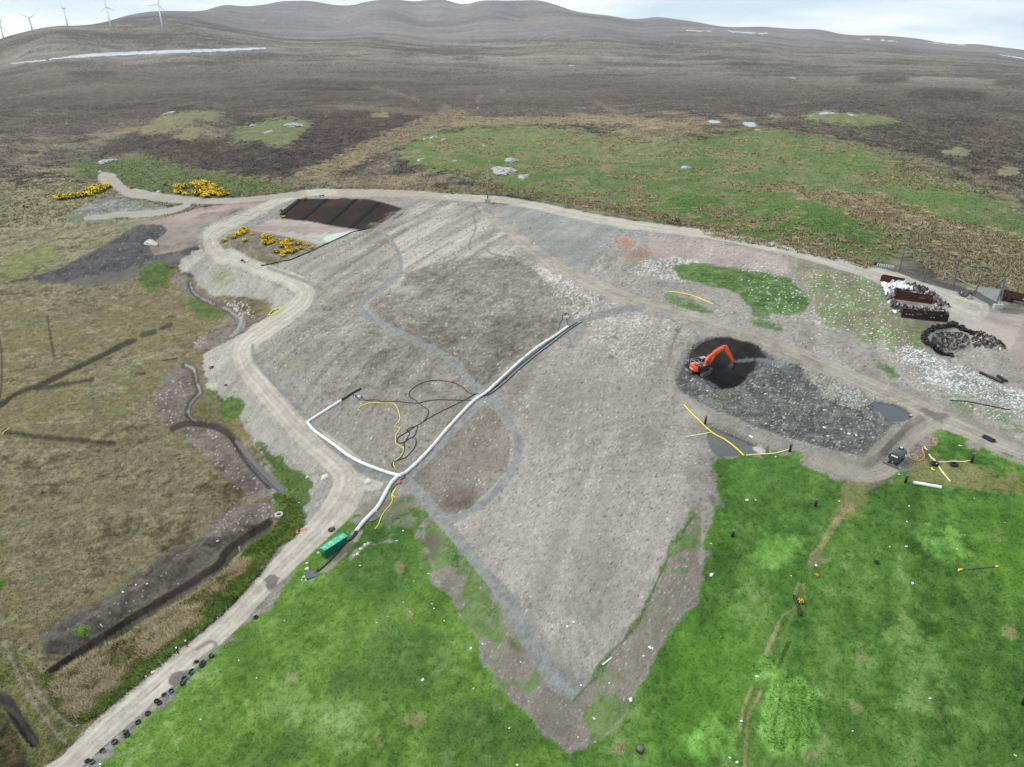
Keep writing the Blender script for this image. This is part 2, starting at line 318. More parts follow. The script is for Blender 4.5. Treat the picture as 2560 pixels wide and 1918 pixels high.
layer(line(T('A0', [(900,1050),(1300,1080),(1700,1130),(1900,1050),(2193,950)]), 12, 15), [(96,88,62),(126,114,84),(150,134,106)], rag=.9, wid=.6, op=.8)
layer(line(T('A1', [(700,745),(1200,735),(1700,730),(2193,790)]), 10, 11), TANB, rag=.9, wid=.6, op=.85)
layer(poly(T('A1', [(1500,760),(2193,740),(2193,860),(1900,870),(1600,820)]), 8), TANB, rag=.9, wid=.7, op=.6)
layer(poly(T('A2', [(0,740),(300,780),(800,850),(1200,880),(1600,1000),(2193,1200),(2193,1330),(1500,1100),(1000,940),(500,850),(0,860)]), 9), [(84,76,62),(112,104,78),(138,126,98)], rag=.9, wid=.7, op=.7)
# olive ground left of the loop
OLV = [(76,74,54),(102,100,72),(128,122,92),(152,142,112)]
MF = dict(n2=1, n6=.8, n07=1, rnd=.9)
layer(poly(O([(-700,430),(-100,410),(150,385),(330,400),(520,390),(640,395),(600,420),(480,430),(360,440),(330,470),(300,520),(60,610),(-700,720)]), 12), OLV, MF, rag=.9, wid=.6, bump=.3)
layer(poly(O([(160,350),(330,340),(430,370),(640,400),(640,412),(470,432),(330,425),(250,390),(160,380)]), 6), [(66,76,46),(86,98,56),(112,112,76)], MF, rag=.9, wid=.6)
layer(poly(O([(620,410),(700,405),(900,405),(1050,400),(1060,425),(640,416)]), 3), [(84,82,56),(112,102,74),(136,120,92)], MF, rag=.8)
# ---------------------------------------------------------------- left bog
BOG = O([(-800,600),(60,590),(200,560),(330,570),(420,600),(520,700),(470,770),(470,860),(560,960),(660,1060),(640,1150),(560,1250),(400,1400),(100,1657),(-60,1900),(-800,2300)])
BC = [(72,66,50),(104,96,73),(134,124,97),(164,154,125),(198,190,162)]
def bogf(i): return np.clip(.42*n6[i]+.36*n2[i]+.26*n07[i]+.20*rnd[i]+.40*n20[i]-.37, 0, 1)
layer(poly(BOG, 4), BC, f=bogf, rag=.5, bump=.14)
layer(poly(BOG, 4), [(78,86,52),(98,106,64),(124,128,84)], MF, rag=0, thr=.6, rn=dict(n20=1.3, n6=1, n2=.3), op=.75)
layer(poly(BOG, 4), [(112,90,66),(138,114,86)], MF, rag=0, thr=.70, rn=dict(n6=.8, n20=1, n80=.8), op=.5)
layer(poly(BOG, 4), [(72,67,52),(92,85,68)], MF, rag=0, thr=.62, rn=dict(n2=1, n6=1), op=.5)
for p in [O([(380,690),(470,700),(470,790),(400,880),(330,890),(300,840),(360,760)]), O([(0,1080),(200,1040),(330,1180),(260,1300),(60,1330)]), T('B0', [(400,740),(620,660),(800,700),(700,770),(500,790)])]:
    layer(poly(p, 14), [(84,76,58),(112,100,76),(134,122,96)], MF, rag=.9, wid=.8, op=.5)
PD = [(48,44,39),(66,60,54)]
for q, hw in [(T('B0', [(0,960),(100,890),(230,840),(320,800),(420,750),(530,700),(640,650),(730,600),(820,560)]), 6), (T('B0', [(230,860),(400,830),(560,800)]), 4.5), (T('B0', [(30,1120),(200,1145),(400,1165),(700,1190)]), 5), (T('B0', [(870,530),(940,510)]), 7), (T('B0', [(980,490),(1040,470)]), 6), (T('B0', [(290,420),(310,560),(330,660)]), 3), (T('B0',[(830,770),(880,765)]),4), (T('B0',[(-40,480),(5,600),(8,850),(-20,950)]),3)]:
    layer(line(q, 4, hw), PD, rag=1.4, wid=.6, k=PEATC, op=.8)
layer(poly(T('C0', [(-60,480),(60,500),(60,540),(0,580),(-60,600)]), 4), [(90,104,44)], rag=.6)
# dark peat and stone heap, pink mud
layer(poly(T('A0', [(840,1370),(1000,1330),(1200,1270),(1500,1210),(1850,1180),(1780,1220),(1600,1290),(1500,1330),(1350,1390),(1240,1460),(1230,1500),(1100,1560),(950,1600),(900,1500),(960,1430)]), 3), [(112,98,92),(146,128,120),(164,146,138)], dict(n20=1,n6=1,n2=.6,rnd=.5), k=YARD, bump=.15)
layer(poly(T('A0', [(880,1440),(960,1400),(1100,1370),(1300,1330),(1420,1340),(1280,1420),(1060,1480),(930,1490)]), 5), [(112,106,98),(140,132,124)], rag=.9, op=.8)
layer(ell(*T('A0', [(1490,1310)])[0], 44, 12, 5), [(60,57,57),(88,80,78)], rag=.9, wid=.6)
layer(poly(PEAT, 2), [(56,53,54),(78,75,75),(96,92,90)], MF, k=PEATC, rag=.5, bump=.25)
specks(poly(PEAT, 2), [(140,136,130),(110,106,102)], .03)
layer(line(T('A0', [(-100,1540),(200,1480),(500,1400),(800,1360),(1000,1330)]), 6, 7), [(116,112,92),(136,128,110)], rag=.9, op=.55)
layer(poly(T('A0', [(0,1600),(300,1500),(420,1560),(250,1640),(0,1700)]), 5), [(100,108,62),(120,122,76)], rag=.9, op=.7)
layer(poly(T('B0', [(380,200),(830,120),(1100,20),(1130,80),(900,150),(700,210),(450,230)]), 4), [(86,84,80),(104,100,92)], rag=.7, k=PEATC)
layer(poly(WMOUND, 2), [(88,90,84),(112,112,104),(130,128,120)], MF, k=GREY, rag=.5, bump=.2)
specks(poly(WMOUND, 2), [(176,172,164),(150,146,140),(62,60,58)], .10)
layer(poly(T('A0', [(390,1330),(430,1300),(520,1310),(560,1340),(440,1355)]), 2), [(104,110,86)], rag=.8, op=.7)
# ---------------------------------------------------------------- landfill cover
GRF = dict(n2=1, n07=1, rnd=1.5)
GP = S([(700,490),(760,483),(900,485),(1200,500),(1500,545),(1750,575),(1900,600),(2100,640),(2250,700),(2400,740),(2560,860),(3100,1100),(3100,1350),(2560,1160),(2390,1085),(2300,1090),(2150,1200),(1950,1200),(1780,1140),(1775,1240),(1790,1300),(1760,1400),(1700,1500),(1640,1600),(1560,1800),(1440,1860),(1340,1780),(1250,1650),(1180,1560),(1080,1400),(1040,1300),(930,1290),(860,1330),(780,1380),(650,1510),(690,1400),(745,1290),(740,1240),(700,1190),(640,1120),(600,1050),(590,1000),(530,940),(520,880),(600,845),(690,780),(640,745),(560,740),(490,700),(450,650),(500,630),(490,600),(520,560),(620,520)])
layer(poly(S([(620,1000),(2560,700),(3100,1000),(3100,2500),(-400,2500),(60,2060),(300,1830),(600,1500),(700,1330),(660,1150)]), 3), [(104,99,92),(150,144,136)], GRF, k=GREY, bump=.05)
G1 = [(104,99,92),(132,126,118),(150,144,136),(176,170,161)]
layer(poly(GP, 2), G1, GF, k=GREY, rag=.5, bump=.07)
layer(poly(T('A1', [(-100,1657),(-50,1500),(100,1420),(260,1370),(390,1290),(500,1225),(830,1240),(1000,1380),(1200,1560),(1330,1657),(1200,1800),(700,1640),(360,1800)]), 8), [(108,102,95),(140,134,125),(160,153,143),(172,165,154)], f=streakf, rag=.4)
layer(poly(T('D', [(480,840),(900,730),(1250,590),(1700,430),(1850,540),(1980,750),(1800,1060),(1050,1060)]), 5), [(112,108,98),(138,132,122),(156,149,139)], f=streakf, rag=.4)
layer(poly(T('B1', [(-420,330),(-150,300),(200,100),(340,60),(330,160),(110,350),(200,450),(640,680),(820,880),(780,930),(420,900),(100,860),(-100,920),(-330,600)]), 6), [(104,100,90),(134,128,118),(154,147,137)], dict(n2=1,n6=.6,n07=1.2,rnd=1.2,streak=.8), rag=.4)
layer(poly(T('B1', [(170,330),(370,230),(420,140),(500,110),(800,50),(1050,60),(1180,120),(1250,200),(1350,270),(1500,300),(1560,350),(1400,420),(1380,470),(1300,520),(1000,730),(880,860),(840,820),(720,680),(550,590),(400,520),(220,430)]), 4), [(84,78,71),(110,103,95),(128,121,112),(148,141,132)], dict(n2=1.2,n6=.5,n07=1.2,rnd=1.2,n20=.6), rag=.6, op=.9)
layer(poly(T('B1', [(300,330),(500,250),(800,330),(700,400),(420,420)]), 16), [(130,124,115),(150,143,134)], rag=.9, wid=.9, op=.4)
layer(poly(T('B1', [(0,1000),(0,930),(100,870),(420,900),(800,930),(640,1110),(390,1370),(200,1310),(0,1220),(-190,1080)]), 5), [(98,92,84),(124,117,108),(142,135,126),(160,153,144)], GF, rag=.5, op=.85)
layer(poly(T('B1', [(870,950),(960,1000),(1050,1200),(1020,1350),(800,1590),(640,1630),(430,1390),(560,1230)]), 3), [(86,80,70),(112,104,94),(130,122,112),(148,140,130)], GF, rag=.5, op=.92)
for p in [[(620,1560),(640,1500),(720,1460),(800,1440),(850,1480),(830,1590),(760,1610),(650,1620)], [(790,1180),(880,1150),(850,1220),(780,1230)], [(1000,1170),(1040,1160),(1030,1200)]]:
    layer(poly(T('B1', p), 6), [(76,66,62),(100,88,82),(116,104,97)], rag=.9, wid=.7, op=.75)
layer(ell(*T('B1', [(790,1585)])[0], 16, 8, 3), [(64,56,52),(84,74,70)], rag=.9, op=.85)
layer(poly(T('C1', [(1100,-300),(2100,-300),(2130,0),(2040,200),(1900,550),(1750,800),(1600,1000),(1450,1140),(1250,1000),(1050,650),(850,400),(950,100)]), 12), [(114,110,103),(139,135,127),(157,152,144),(178,173,164)], GF, rag=.6, wid=.8, op=.75)
layer(poly(T('B1', [(900,900),(1100,780),(1500,800),(1900,900),(1900,1000),(1500,1050),(1150,1150),(1000,970)]), 16), [(100,94,86),(126,119,110),(146,138,130)], GF, rag=.9, wid=.9, op=.5)
layer(poly(T('C1', [(1000,560),(1150,640),(1230,850),(1380,1060),(1300,1080),(1120,850),(980,650)]), 5), [(116,108,99),(140,132,122)], GF, rag=.9, op=.5)
specks(poly(T('B1', [(1150,100),(1350,150),(1560,240),(1700,330),(2050,450),(1950,700),(1800,780),(1600,600),(1400,420),(1250,220)]), 8), [(205,200,190),(176,170,160)], .12)
allg = poly(GP, 2)
specks(allg, [(200,196,188),(204,201,194)], .006); specks(allg, [(60,58,50),(84,80,68)], .028); specks(allg, [(76,86,52),(96,104,66)], .008)
for (u, v, rx, ry, kk) in [(1500,1240,9,4,0),(1680,545,13,7,1),(2060,500,8,4,1),(280,1045,6,5,2),(680,1060,8,6,2),(660,1075,8,5,2),(1650,665,9,5,1),(1880,1090,9,4,1),(165,1255,5,3,2),(280,1270,5,3,2),(1700,860,5,4,2),(15,580,7,5,2)]:
    c = T('B1', [(u, v)])[0]; layer(ell(c[0], c[1], rx, ry, 2), [[(92,98,62)], [(86,78,66)], [(64,78,42)]][kk]*2, rag=.9, op=.7)
for (u, v, rx, ry) in [(1570,175,5,3),(1610,130,8,4),(1520,285,5,4),(1380,620,5,4),(1260,970,6,3),(1210,65,5,3),(1075,230,4,3)]:
    c = T('C1', [(u, v)])[0]; layer(ell(c[0], c[1], rx, ry, 1), [(84,78,60)]*2, rag=.9, op=.7)
layer(poly(T('B0', [(1600,780),(1700,700),(1950,640),(2193,560),(2193,640),(1900,760),(1720,860)]), 12), [(96,98,68),(116,112,84)], MF, rag=.9, thr=.6, op=.5)
for pts, hw in [([(815,1320),(828,1390),(800,1450),(785,1500),(800,1525)], 2.2), ([(815,1250),(850,1290),(880,1310)], 2), ([(905,1290),(960,1345),(1050,1410),(1125,1450)], 2), ([(930,1420),(900,1525),(980,1560),(1100,1570)], 1.6), ([(740,1620),(860,1600),(1000,1590)], 1.4)]:
    q = T('A1', pts); layer(line(q, 4, hw), [(96,88,78),(114,106,96)], rag=1, wid=.6, op=.75)
layer(line(T('B2', [(110,470),(70,540),(40,620),(30,700)]), 5, 2.5), [(100,94,86)], rag=1, wid=.7, op=.6)
for k_, pts in [('B1',[(1400,1130),(1700,1060),(1950,1000)]),('B1',[(1250,1400),(1600,1290),(1900,1220)]),('C1',[(1100,420),(1400,380),(1700,330)]),('C1',[(1150,680),(1400,640),(1650,600)]),('B1',[(1100,1010),(1400,930),(1650,900)])]:
    layer(line(T(k_, pts), 8, 2), [(112,106,98)], rag=1.3, wid=.8, op=.45)
# embankment below the loop
EMB = T('B0', [(1210,0),(1120,60),(1080,130),(1180,160),(1190,220),(1300,290),(1500,300),(1650,340),(1700,380),(1600,450),(1400,560),(1250,640),(1240,760),(1300,870),(1400,960),(1500,1050),(1550,1150),(1700,1230),(1800,1320),(1900,1400),(1950,1300),(1750,1120),(1480,820),(1430,640),(1650,430),(1800,300),(1600,190),(1380,100),(1260,20)])
layer(poly(EMB, 3), [(116,112,104),(142,138,129),(158,153,143),(174,169,159)], GF, k=GREY, rag=.6, bump=.12)
layer(poly(T('B0', [(1260,200),(1330,150),(1400,150),(1440,180),(1340,230)]), 6), [(104,112,66),(126,126,88)], rag=.9, wid=.7, op=.75)
layer(poly(T('B0', [(1440,320),(1560,310),(1680,340),(1560,410),(1440,360)]), 5), [(84,80,54),(116,104,76)], rag=.9, wid=.6, op=.9)
layer(poly(T('C0', [(2000,60),(1930,0),(1960,-100),(1900,-150),(1830,-60),(1800,150),(1850,200),(1930,120)]), 3), [(108,106,98),(142,138,131),(176,172,166)], GF, rag=.7, k=GREY, bump=.3)
layer(ell(*T('B0', [(1290,840)])[0], 17, 11, 3), [(160,156,140),(172,168,152)], rag=.5)
# upper plateau
layer(poly(T('A1', [(900,1262),(1100,1262),(1300,1300),(1900,1400),(2193,1440),(2193,1560),(1750,1440),(1650,1500),(1500,1600),(1450,1700),(1330,1640),(1180,1480),(1050,1360)]), 3), [(114,113,109),(136,135,130),(152,150,145)], GF, rag=.7, k=GREY)
layer(poly(T('B1', [(1280,40),(1350,-50),(1600,-60),(1560,60),(1500,150),(1350,110)]), 6), [(112,112,108),(134,133,128),(150,148,142)], GF, rag=.8)
layer(poly(T('A2', [(-100,1400),(200,1440),(600,1530),(830,1600),(1000,1700),(900,1720),(750,1660),(0,1600),(-100,1560)]), 6), [(128,116,110),(156,142,136),(172,158,151)], GF, rag=.8, k=GREY)
specks(poly(T('A2', [(-450,1400),(200,1440),(830,1590),(1000,1750),(600,1700),(-400,1650)]), 5), [(206,200,194),(90,86,84)], .07)
for (u, v, rx, ry) in [(1730,1460,26,6),(1820,1545,40,11),(1950,1560,20,5),(1760,1500,14,7)]:
    c = T('A1', [(u, v)])[0]; layer(ell(c[0], c[1], rx, ry, 4), [(140,84,52),(160,112,80)], rag=1.0, wid=.8, op=.65)
layer(poly(T('B1', [(1850,90),(2000,80),(2193,100),(2193,200),(1950,180),(1800,140)]), 4), [(120,118,113),(146,143,138)], rag=.7)
specks(poly(T('B1', [(1780,90),(2000,60),(2193,80),(2193,210),(1950,190),(1750,140)]), 4), [(222,220,214),(190,186,180)], .35)
specks(poly(T('B1', [(1170,80),(1250,120),(1400,170),(1450,260),(1300,220),(1180,150)]), 4), [(210,204,194),(180,174,164)], .35)
layer(poly(T('B1', [(1450,230),(1700,250),(2193,400),(2193,470),(1850,350),(1560,290)]), 5), [(92,86,72),(126,118,104),(112,112,78)], rag=.8, op=.6)
GN = [(54,76,38),(70,96,46),(90,114,62),(118,130,92)]
layer(poly(T('B2', [(40,110),(120,100),(250,100),(450,130),(640,150),(780,190),(840,250),(900,320),(880,370),(780,400),(700,400),(600,380),(500,340),(450,280),(250,230),(100,190)]), 3), GN, MF, rag=.8, k=GRASS, bump=.15)
for p in [[(0,330),(20,280),(150,310),(280,360),(300,400),(250,410),(60,350)], [(500,420),(620,440),(750,480),(740,515),(620,500),(540,460)], [(480,250),(640,330),(640,440),(540,420)], [(830,540),(910,560),(900,580)], [(1280,690),(1380,700),(1440,780),(1400,790),(1290,720)], [(1450,460),(1540,440),(1620,480),(1590,560),(1540,580),(1480,540)]]:
    layer(poly(T('B2', p), 4), GN, MF, rag=1.0, wid=.5, op=.85, k=GRASS)
layer(poly(T('B2', [(820,60),(1000,90),(1290,160),(1310,260),(1400,380),(1600,470),(1600,640),(1750,780),(1650,800),(1500,650),(1300,560),(1100,520),(950,430),(850,260),(760,120)]), 8), [(92,94,66),(122,118,92),(142,136,116)], MF, rag=.8, wid=.6, op=.85)
layer(poly(T('B2', [(900,180),(1290,220),(1400,400),(1560,600),(1700,760),(1450,640),(1150,530),(960,420)]), 8), GN, MF, rag=.9, thr=.58, op=.8)
specks(poly(T('B2', [(450,100),(1250,180),(1400,400),(1600,640),(1600,760),(1300,600),(1000,480),(700,400),(500,300)]), 6), [(216,214,210),(190,186,180)], .03)
layer(poly(T('B2', [(1650,880),(1800,900),(2193,980),(2800,1150),(2800,1400),(2193,1130),(2000,1090),(1800,980)]), 6), GN, MF, rag=.9, thr=.54, op=.75)
LITTER = poly(T('B2', [(1400,560),(1500,610),(1600,640),(1750,700),(1900,760),(2050,840),(2193,890),(2193,1000),(2000,930),(1800,880),(1650,820),(1550,740),(1450,650)]), 5)
layer(LITTER, [(98,94,84),(138,134,126),(176,174,168)], MF, rag=.9, wid=.7, op=.8)
specks(LITTER, [(228,228,228),(212,214,220),(245,245,245)], .10); specks(LITTER, [(60,58,56),(70,90,140)], .05)
specks(poly(T('B2', [(1300,500),(1650,620),(2193,860),(2193,1100),(1900,1000),(1600,850),(1400,680)]), 8), [(226,226,226),(205,205,205)], .05)
# yard and shelter
YC = [(140,130,122),(160,150,140),(172,162,152)]
layer(poly(T('E', [(0,400),(120,430),(480,560),(1000,760),(1300,880),(1600,960),(1850,1060),(2300,950),(2300,1700),(1900,1560),(1500,1420),(1200,1330),(1300,1260),(1120,1210),(1130,1000),(900,900),(850,760),(500,650),(100,650),(0,560)]), 3), YC, dict(n20=1,n6=1,n2=.6,rnd=.4), rag=.3, k=YARD, bump=.05)
layer(poly(T('E', [(2000,1700),(2300,1000),(3400,1200),(3400,2600),(2600,2100)]), 6), [(132,120,114),(156,144,136)], dict(n20=1,n6=1,rnd=.4), rag=.6, k=YARD)
layer(poly(T('E', [(1600,680),(1740,660),(2050,700),(2100,760),(1950,900),(1850,900),(1500,750)]), 3), [(128,130,130),(150,152,152)], rag=.4, k=YARD)
layer(poly(T('E', [(1900,950),(2300,960),(2300,1060),(1950,1080),(1800,1040)]), 4), [(70,64,62),(100,92,88)], rag=.8, op=.8)
layer(poly(T('E', [(560,1180),(850,1200),(1150,1240),(1300,1250),(1150,1290),(860,1270),(600,1240)]), 4), [(84,76,72),(112,102,96)], rag=.9, op=.8)
layer(poly(T('E', [(340,900),(600,880),(800,960),(1000,960),(1000,1050),(500,1000)]), 3), [(104,96,90),(134,126,118)], rag=.6)
layer(ell(EC[0]+3, EC[1]+3, 50, 24, 4), [(56,52,50),(96,90,86),(140,134,128)], MF, rag=.8, k=CELLC)  # pit interior darkened to look deep, shade put into the colour
# waste cell
CC = [(66,64,62),(88,86,84),(108,105,102),(132,129,125)]
layer(line(T('B2', [(70,860),(150,945),(280,1035),(450,1115),(700,1200),(950,1265),(1180,1310),(1300,1260),(1400,1150),(1560,1070)]), 10, 12), [(112,107,97),(142,136,126),(158,152,142)], GF, rag=.7, k=GREY)
layer(poly(CELL, 2), CC, dict(n07=1,rnd=1.4,n2=1,n20=.5), rag=.6, k=CELLC, bump=.14)
layer(poly(T('B2', [(620,640),(760,680),(900,735),(1050,800),(1200,850),(1340,920),(1240,960),(1200,1010),(1100,960),(950,860),(820,760),(700,720)]), 7), [(100,98,92),(138,134,127),(158,154,146)], GF, rag=.8, wid=.6, op=.85)
specks(poly(CELL, 3), [(180,178,176),(210,208,205)], .025); specks(poly(CELL, 3), [(46,44,44)]*2, .08)
specks(poly(T('B2', [(820,740),(1000,790),(1340,930),(1240,980),(1300,1100),(1150,1000),(950,870)]), 7), [(204,200,192),(180,176,168)], .14)
for (u, v, rx, ry) in [(370,910,20,20),(780,1010,18,12),(580,940,16,9),(640,960,24,9),(1100,1040,20,14)]:
    c = T('B2', [(u, v)])[0]; layer(ell(c[0], c[1], rx, ry, 5), [(74,88,54),(88,100,66)], rag=1, wid=.7, op=.5)
layer(poly(HOLE, 1), [(30,27,25),(44,39,36),(62,55,50)], dict(n6=1,n2=1,n20=.6,rnd=.5), rag=.35, k=CELLC, bump=.12)
layer(poly(T('B2', [(280,770),(330,740),(420,760),(500,770),(500,790),(470,822),(440,838),(350,860),(322,822),(275,808)]), 3), [(14,13,13),(24,22,22)], rag=.7, k=CELLC)
layer(poly(T('B2', [(290,700),(400,700),(420,720),(340,760),(280,760)]), 4), [(16,15,15),(26,24,23)], rag=.8, k=CELLC)
layer(line(T('B2', [(430,692),(500,683),(560,680),(620,688),(700,712),(790,745)]), 4, 4), [(88,93,100),(118,122,128)], rag=.9, k=CELLC, op=.85)
layer(ell(*T('B2', [(760,735)])[0], 20, 9, 4), [(74,79,86),(96,100,106)], rag=.7, op=.7)
# lined lagoon
layer(poly(LFLOOR, 2), [(148,132,124),(166,150,142),(172,168,160)], dict(n20=1,n6=1,n2=.5), rag=.4, k=YARD, bump=.05)
layer(poly(T('D', [(360,440),(520,400),(800,420),(1150,400),(1130,430),(800,440),(560,450)]), 5), [(170,130,118),(158,142,134)], rag=.8, op=.55)
layer(poly(T('D', [(420,470),(560,460),(800,470),(1100,500),(1280,470),(1180,560),(1060,570),(900,545),(700,500)]), 4), [(150,152,146),(172,173,166)], rag=.8, op=.8)
layer(poly(T('D', [(1120,540),(1200,500),(1280,482),(1470,455),(1545,455),(1400,500),(1205,588)]), 1), [(182,186,176),(190,194,186)], rag=.1, k=YARD)
def linf(i): return np.clip(.5*sstep(895, 1000, U[i]) + .4*n6[i] + .2*n07[i] + .12*rnd[i] - .2, 0, 1)
layer(poly(LINER, 1), [(34,28,27),(47,37,34),(68,44,37),(98,70,59)], f=lambda i: np.clip(.35*n20[i]+.35*n6[i]+.2*n07[i]+.1*rnd[i]+.15*(X[i] > -55)-.12, 0, 1), rag=.1, k=LINERC, bump=.05)
layer(poly(T('D', [(1880,270),(1960,250),(2000,240),(1980,290),(1850,350),(1700,420),(1560,450),(1600,400)]), 3), [(112,88,78),(134,114,104)], rag=1, wid=.6, op=.6)
layer(poly(GMOUND, 2), [(92,84,70),(116,108,92),(134,126,110)], MF, rag=.5, k=GREY, bump=.2)
layer(poly(T('D', [(400,760),(560,740),(700,780),(500,830),(350,800)]), 3), [(84,80,56),(104,98,72)], rag=.9)
# ---------------------------------------------------------------- green hillside
HS = T('A1', [(360,920),(430,870),(520,820),(600,800),(800,775),(1000,765),(1300,775),(1500,800),(1900,860),(2193,850)]) + T('A2', [(300,820),(480,785),(650,785),(900,820),(1100,850),(1250,890),(1400,980),(1600,1050),(1900,1150),(2193,1300),(2900,1650),(2900,1900),(2400,1780),(2193,1657),(1480,1500),(1300,1640),(1150,1600),(950,1550),(700,1490),(450,1440),(200,1395),(0,1370)]) + T('A1', [(1900,1340),(1500,1270),(1200,1210),(1000,1150),(880,1110),(700,1060),(450,1010),(370,960)])
def hsf(i): return np.clip(.32*n20[i]+.22*n6[i]+.3*n80[i]+.15*n2[i]+.15*rnd[i]-.05 + .25*sstep(330, 240, Y[i])*0, 0, 1)
layer(poly(HS, 6), [(72,90,48),(90,106,60),(108,120,76),(130,132,100)], f=hsf, rag=.9, wid=.6, k=GRASS, bump=.22)
layer(poly(T('A1', [(600,800),(1300,775),(2000,850),(2193,1000),(1500,1000),(1000,870),(600,880)]), 14), [(104,116,70),(126,126,90),(140,132,100)], rag=.9, wid=.8, op=.45)
layer(poly(T('A2', [(0,1150),(300,1200),(900,1250),(1300,1330),(1640,1400),(1500,1490),(1200,1560),(700,1480),(300,1400),(0,1350)]), 12), [(58,88,36),(74,104,46),(92,118,60)], MF, rag=.8, wid=.7, op=.75)
layer(poly(T('A2', [(600,850),(900,900),(1300,1000),(1900,1180),(1900,1330),(1500,1180),(1000,1000),(700,940)]), 14), [(74,112,44),(98,126,62)], rag=.9, wid=.8, op=.5)
layer(poly(HS, 4), [(112,100,74),(140,126,98)], MF, rag=0, thr=.60, rn=dict(n20=1.2, n6=1.1, n2=1.1), op=.6)
TP = T('A2', [(790,1160),(870,1140),(960,1180),(1100,1170),(1300,1180),(1500,1260),(1600,1300),(1800,1350),(2193,1450),(2700,1600),(2700,1700),(2193,1530),(1700,1400),(1500,1380),(1300,1340),(1100,1280),(950,1230),(820,1200)])
layer(poly(TP, 6), [(104,94,68),(140,124,96),(164,146,118)], MF, rag=.9, wid=.5, op=.85, bump=.4)
layer(poly(T('A2', [(1500,1400),(2193,1480),(2900,1680),(2900,2000),(2193,1790),(2000,1760),(1700,1700),(1480,1560)]), 8), [(78,84,50),(102,104,68),(134,126,96),(156,144,116)], MF, rag=.8, wid=.6, op=.85, bump=.4, k=GRASS)
layer(line(T('A1', [(880,1130),(1100,1170),(1400,1220),(1800,1290),(2193,1380)])+T('A2', [(300,1425),(700,1495),(1100,1580),(1250,1620)]), 8, 12), [(70,70,44),(98,92,62),(128,112,86)], MF, rag=.9, wid=.6, op=.9)
for (k, pts) in [('A1',[(1180,780),(1500,790),(1530,860),(1350,830)]),('A1',[(1380,1180),(1600,1180),(1700,1280),(1500,1290),(1350,1230)]),('A1',[(1500,900),(1800,900),(1850,990),(1600,970)])]:
    layer(poly(T(k, pts), 10), [(112,104,70),(142,126,98)], MF, rag=1, wid=.6, op=.55)
for (k, u, v, rx, ry) in [('A2',60,1355,18,8),('A2',620,1470,16,5)]:
    c = T(k, [(u, v)])[0]; layer(ell(c[0], c[1], rx, ry, 3), [(34,34,28),(60,56,46)], rag=.9)
# ---------------------------------------------------------------- spoil, mud and ditches on the left
SP = [(82,74,67),(104,95,87),(126,116,107)]
A_ = T('B0', [(1020,780),(1080,750),(1160,760),(1200,830),(1185,950),(1140,1000),(1150,1075),(1330,1090),(1420,1180),(1500,1300),(1600,1430),(1650,1490),(1500,1525),(1380,1430),(1290,1300),(1180,1180),(1050,1090),(960,1020),(955,900),(1000,850)])
B_ = T('C0', [(1380,80),(1430,60),(1650,60),(1720,100),(1640,190),(1500,250),(1350,320),(1250,450),(1050,590),(850,700),(650,860),(400,1000),(240,990),(250,850),(320,780),(480,720),(700,620),(840,490),(960,390),(1080,310),(1250,250),(1340,150)])
layer(poly(A_, 5), SP, MF, rag=1.3, k=PEATC, bump=.2); layer(poly(B_, 5), [(58,54,49),(82,76,69),(104,97,88)], MF, rag=1.2, k=PEATC, bump=.2)
layer(poly(T('C0', [(1430,60),(1650,60),(1720,100),(1640,160),(1350,240),(1200,270),(1340,150)]), 4), SP, MF, rag=.7)
specks(poly(A_, 4), [(196,184,182),(194,188,184)], .018); specks(poly(B_, 4), [(170,164,160)]*2, .006)
specks(poly(T('C0', [(1400,60),(1650,50),(1700,110),(1500,200),(1280,250)]), 4), [(194,180,178)]*2, .05)
layer(poly(T('B0', [(1020,170),(1180,170),(1200,260),(1330,320),(1400,330),(1500,400),(1480,480),(1390,560),(1200,640),(1170,590),(1280,500),(1450,440),(1380,400),(1200,320),(1130,280)]), 4), [(94,84,76),(120,108,100),(138,128,120)], MF, rag=.8, k=PEATC)
specks(poly(T('B0', [(1300,320),(1480,340),(1600,420),(1500,430),(1380,380)]), 4), [(206,202,196)]*2, .2)
specks(poly(T('B0', [(1170,560),(1300,490),(1300,540),(1190,620)]), 4), [(190,174,172)]*2, .12)
for p in [T('B0', [(820,210),(860,130),(950,90),(1030,100),(1080,150),(1010,180),(1020,240),(900,260)]), T('B0', [(1130,330),(1200,310),(1330,360),(1400,395),(1380,430),(1280,430),(1180,400)]), T('B0', [(1340,940),(1400,910),(1480,940),(1480,1010),(1430,1060),(1350,1050)]), T('B0', [(1250,870),(1320,880),(1340,900),(1280,910)]),
          T('B0', [(1560,1180),(1650,1230),(1760,1310),(1900,1410),(1890,1560),(1780,1657),(1700,1657),(1680,1540),(1750,1500),(1720,1420),(1600,1290)])]:
    layer(poly(p, 4), [(60,80,38),(78,98,48),(100,112,64)], MF, rag=1.5, k=GRASS, bump=.25)
layer(poly(T('B0', [(1180,960),(1250,900),(1340,920),(1340,1040),(1240,1060),(1170,1020)]), 4), [(86,84,54),(110,104,72)], MF, rag=.8, op=.9)
RV = T('C0', [(1640,-10),(1760,0),(1860,120),(1830,240),(1700,320),(1620,430),(1560,560),(1400,750),(1100,960),(800,1200),(560,1370),(490,1400),(350,1300),(230,1050),(310,1120),(420,1080),(700,900),(1000,720),(1300,540),(1420,420),(1500,330),(1680,190),(1740,80)])
layer(poly(RV, 3), [(64,84,34),(86,106,46),(112,122,66)], MF, rag=.5, k=GRASS, bump=.3)
TUF = T('C0', [(330,1090),(600,960),(900,780),(1200,600),(1400,450),(1500,370),(1540,400),(1450,560),(1250,740),(1050,900),(800,1100),(600,1280),(480,1370),(380,1290)])
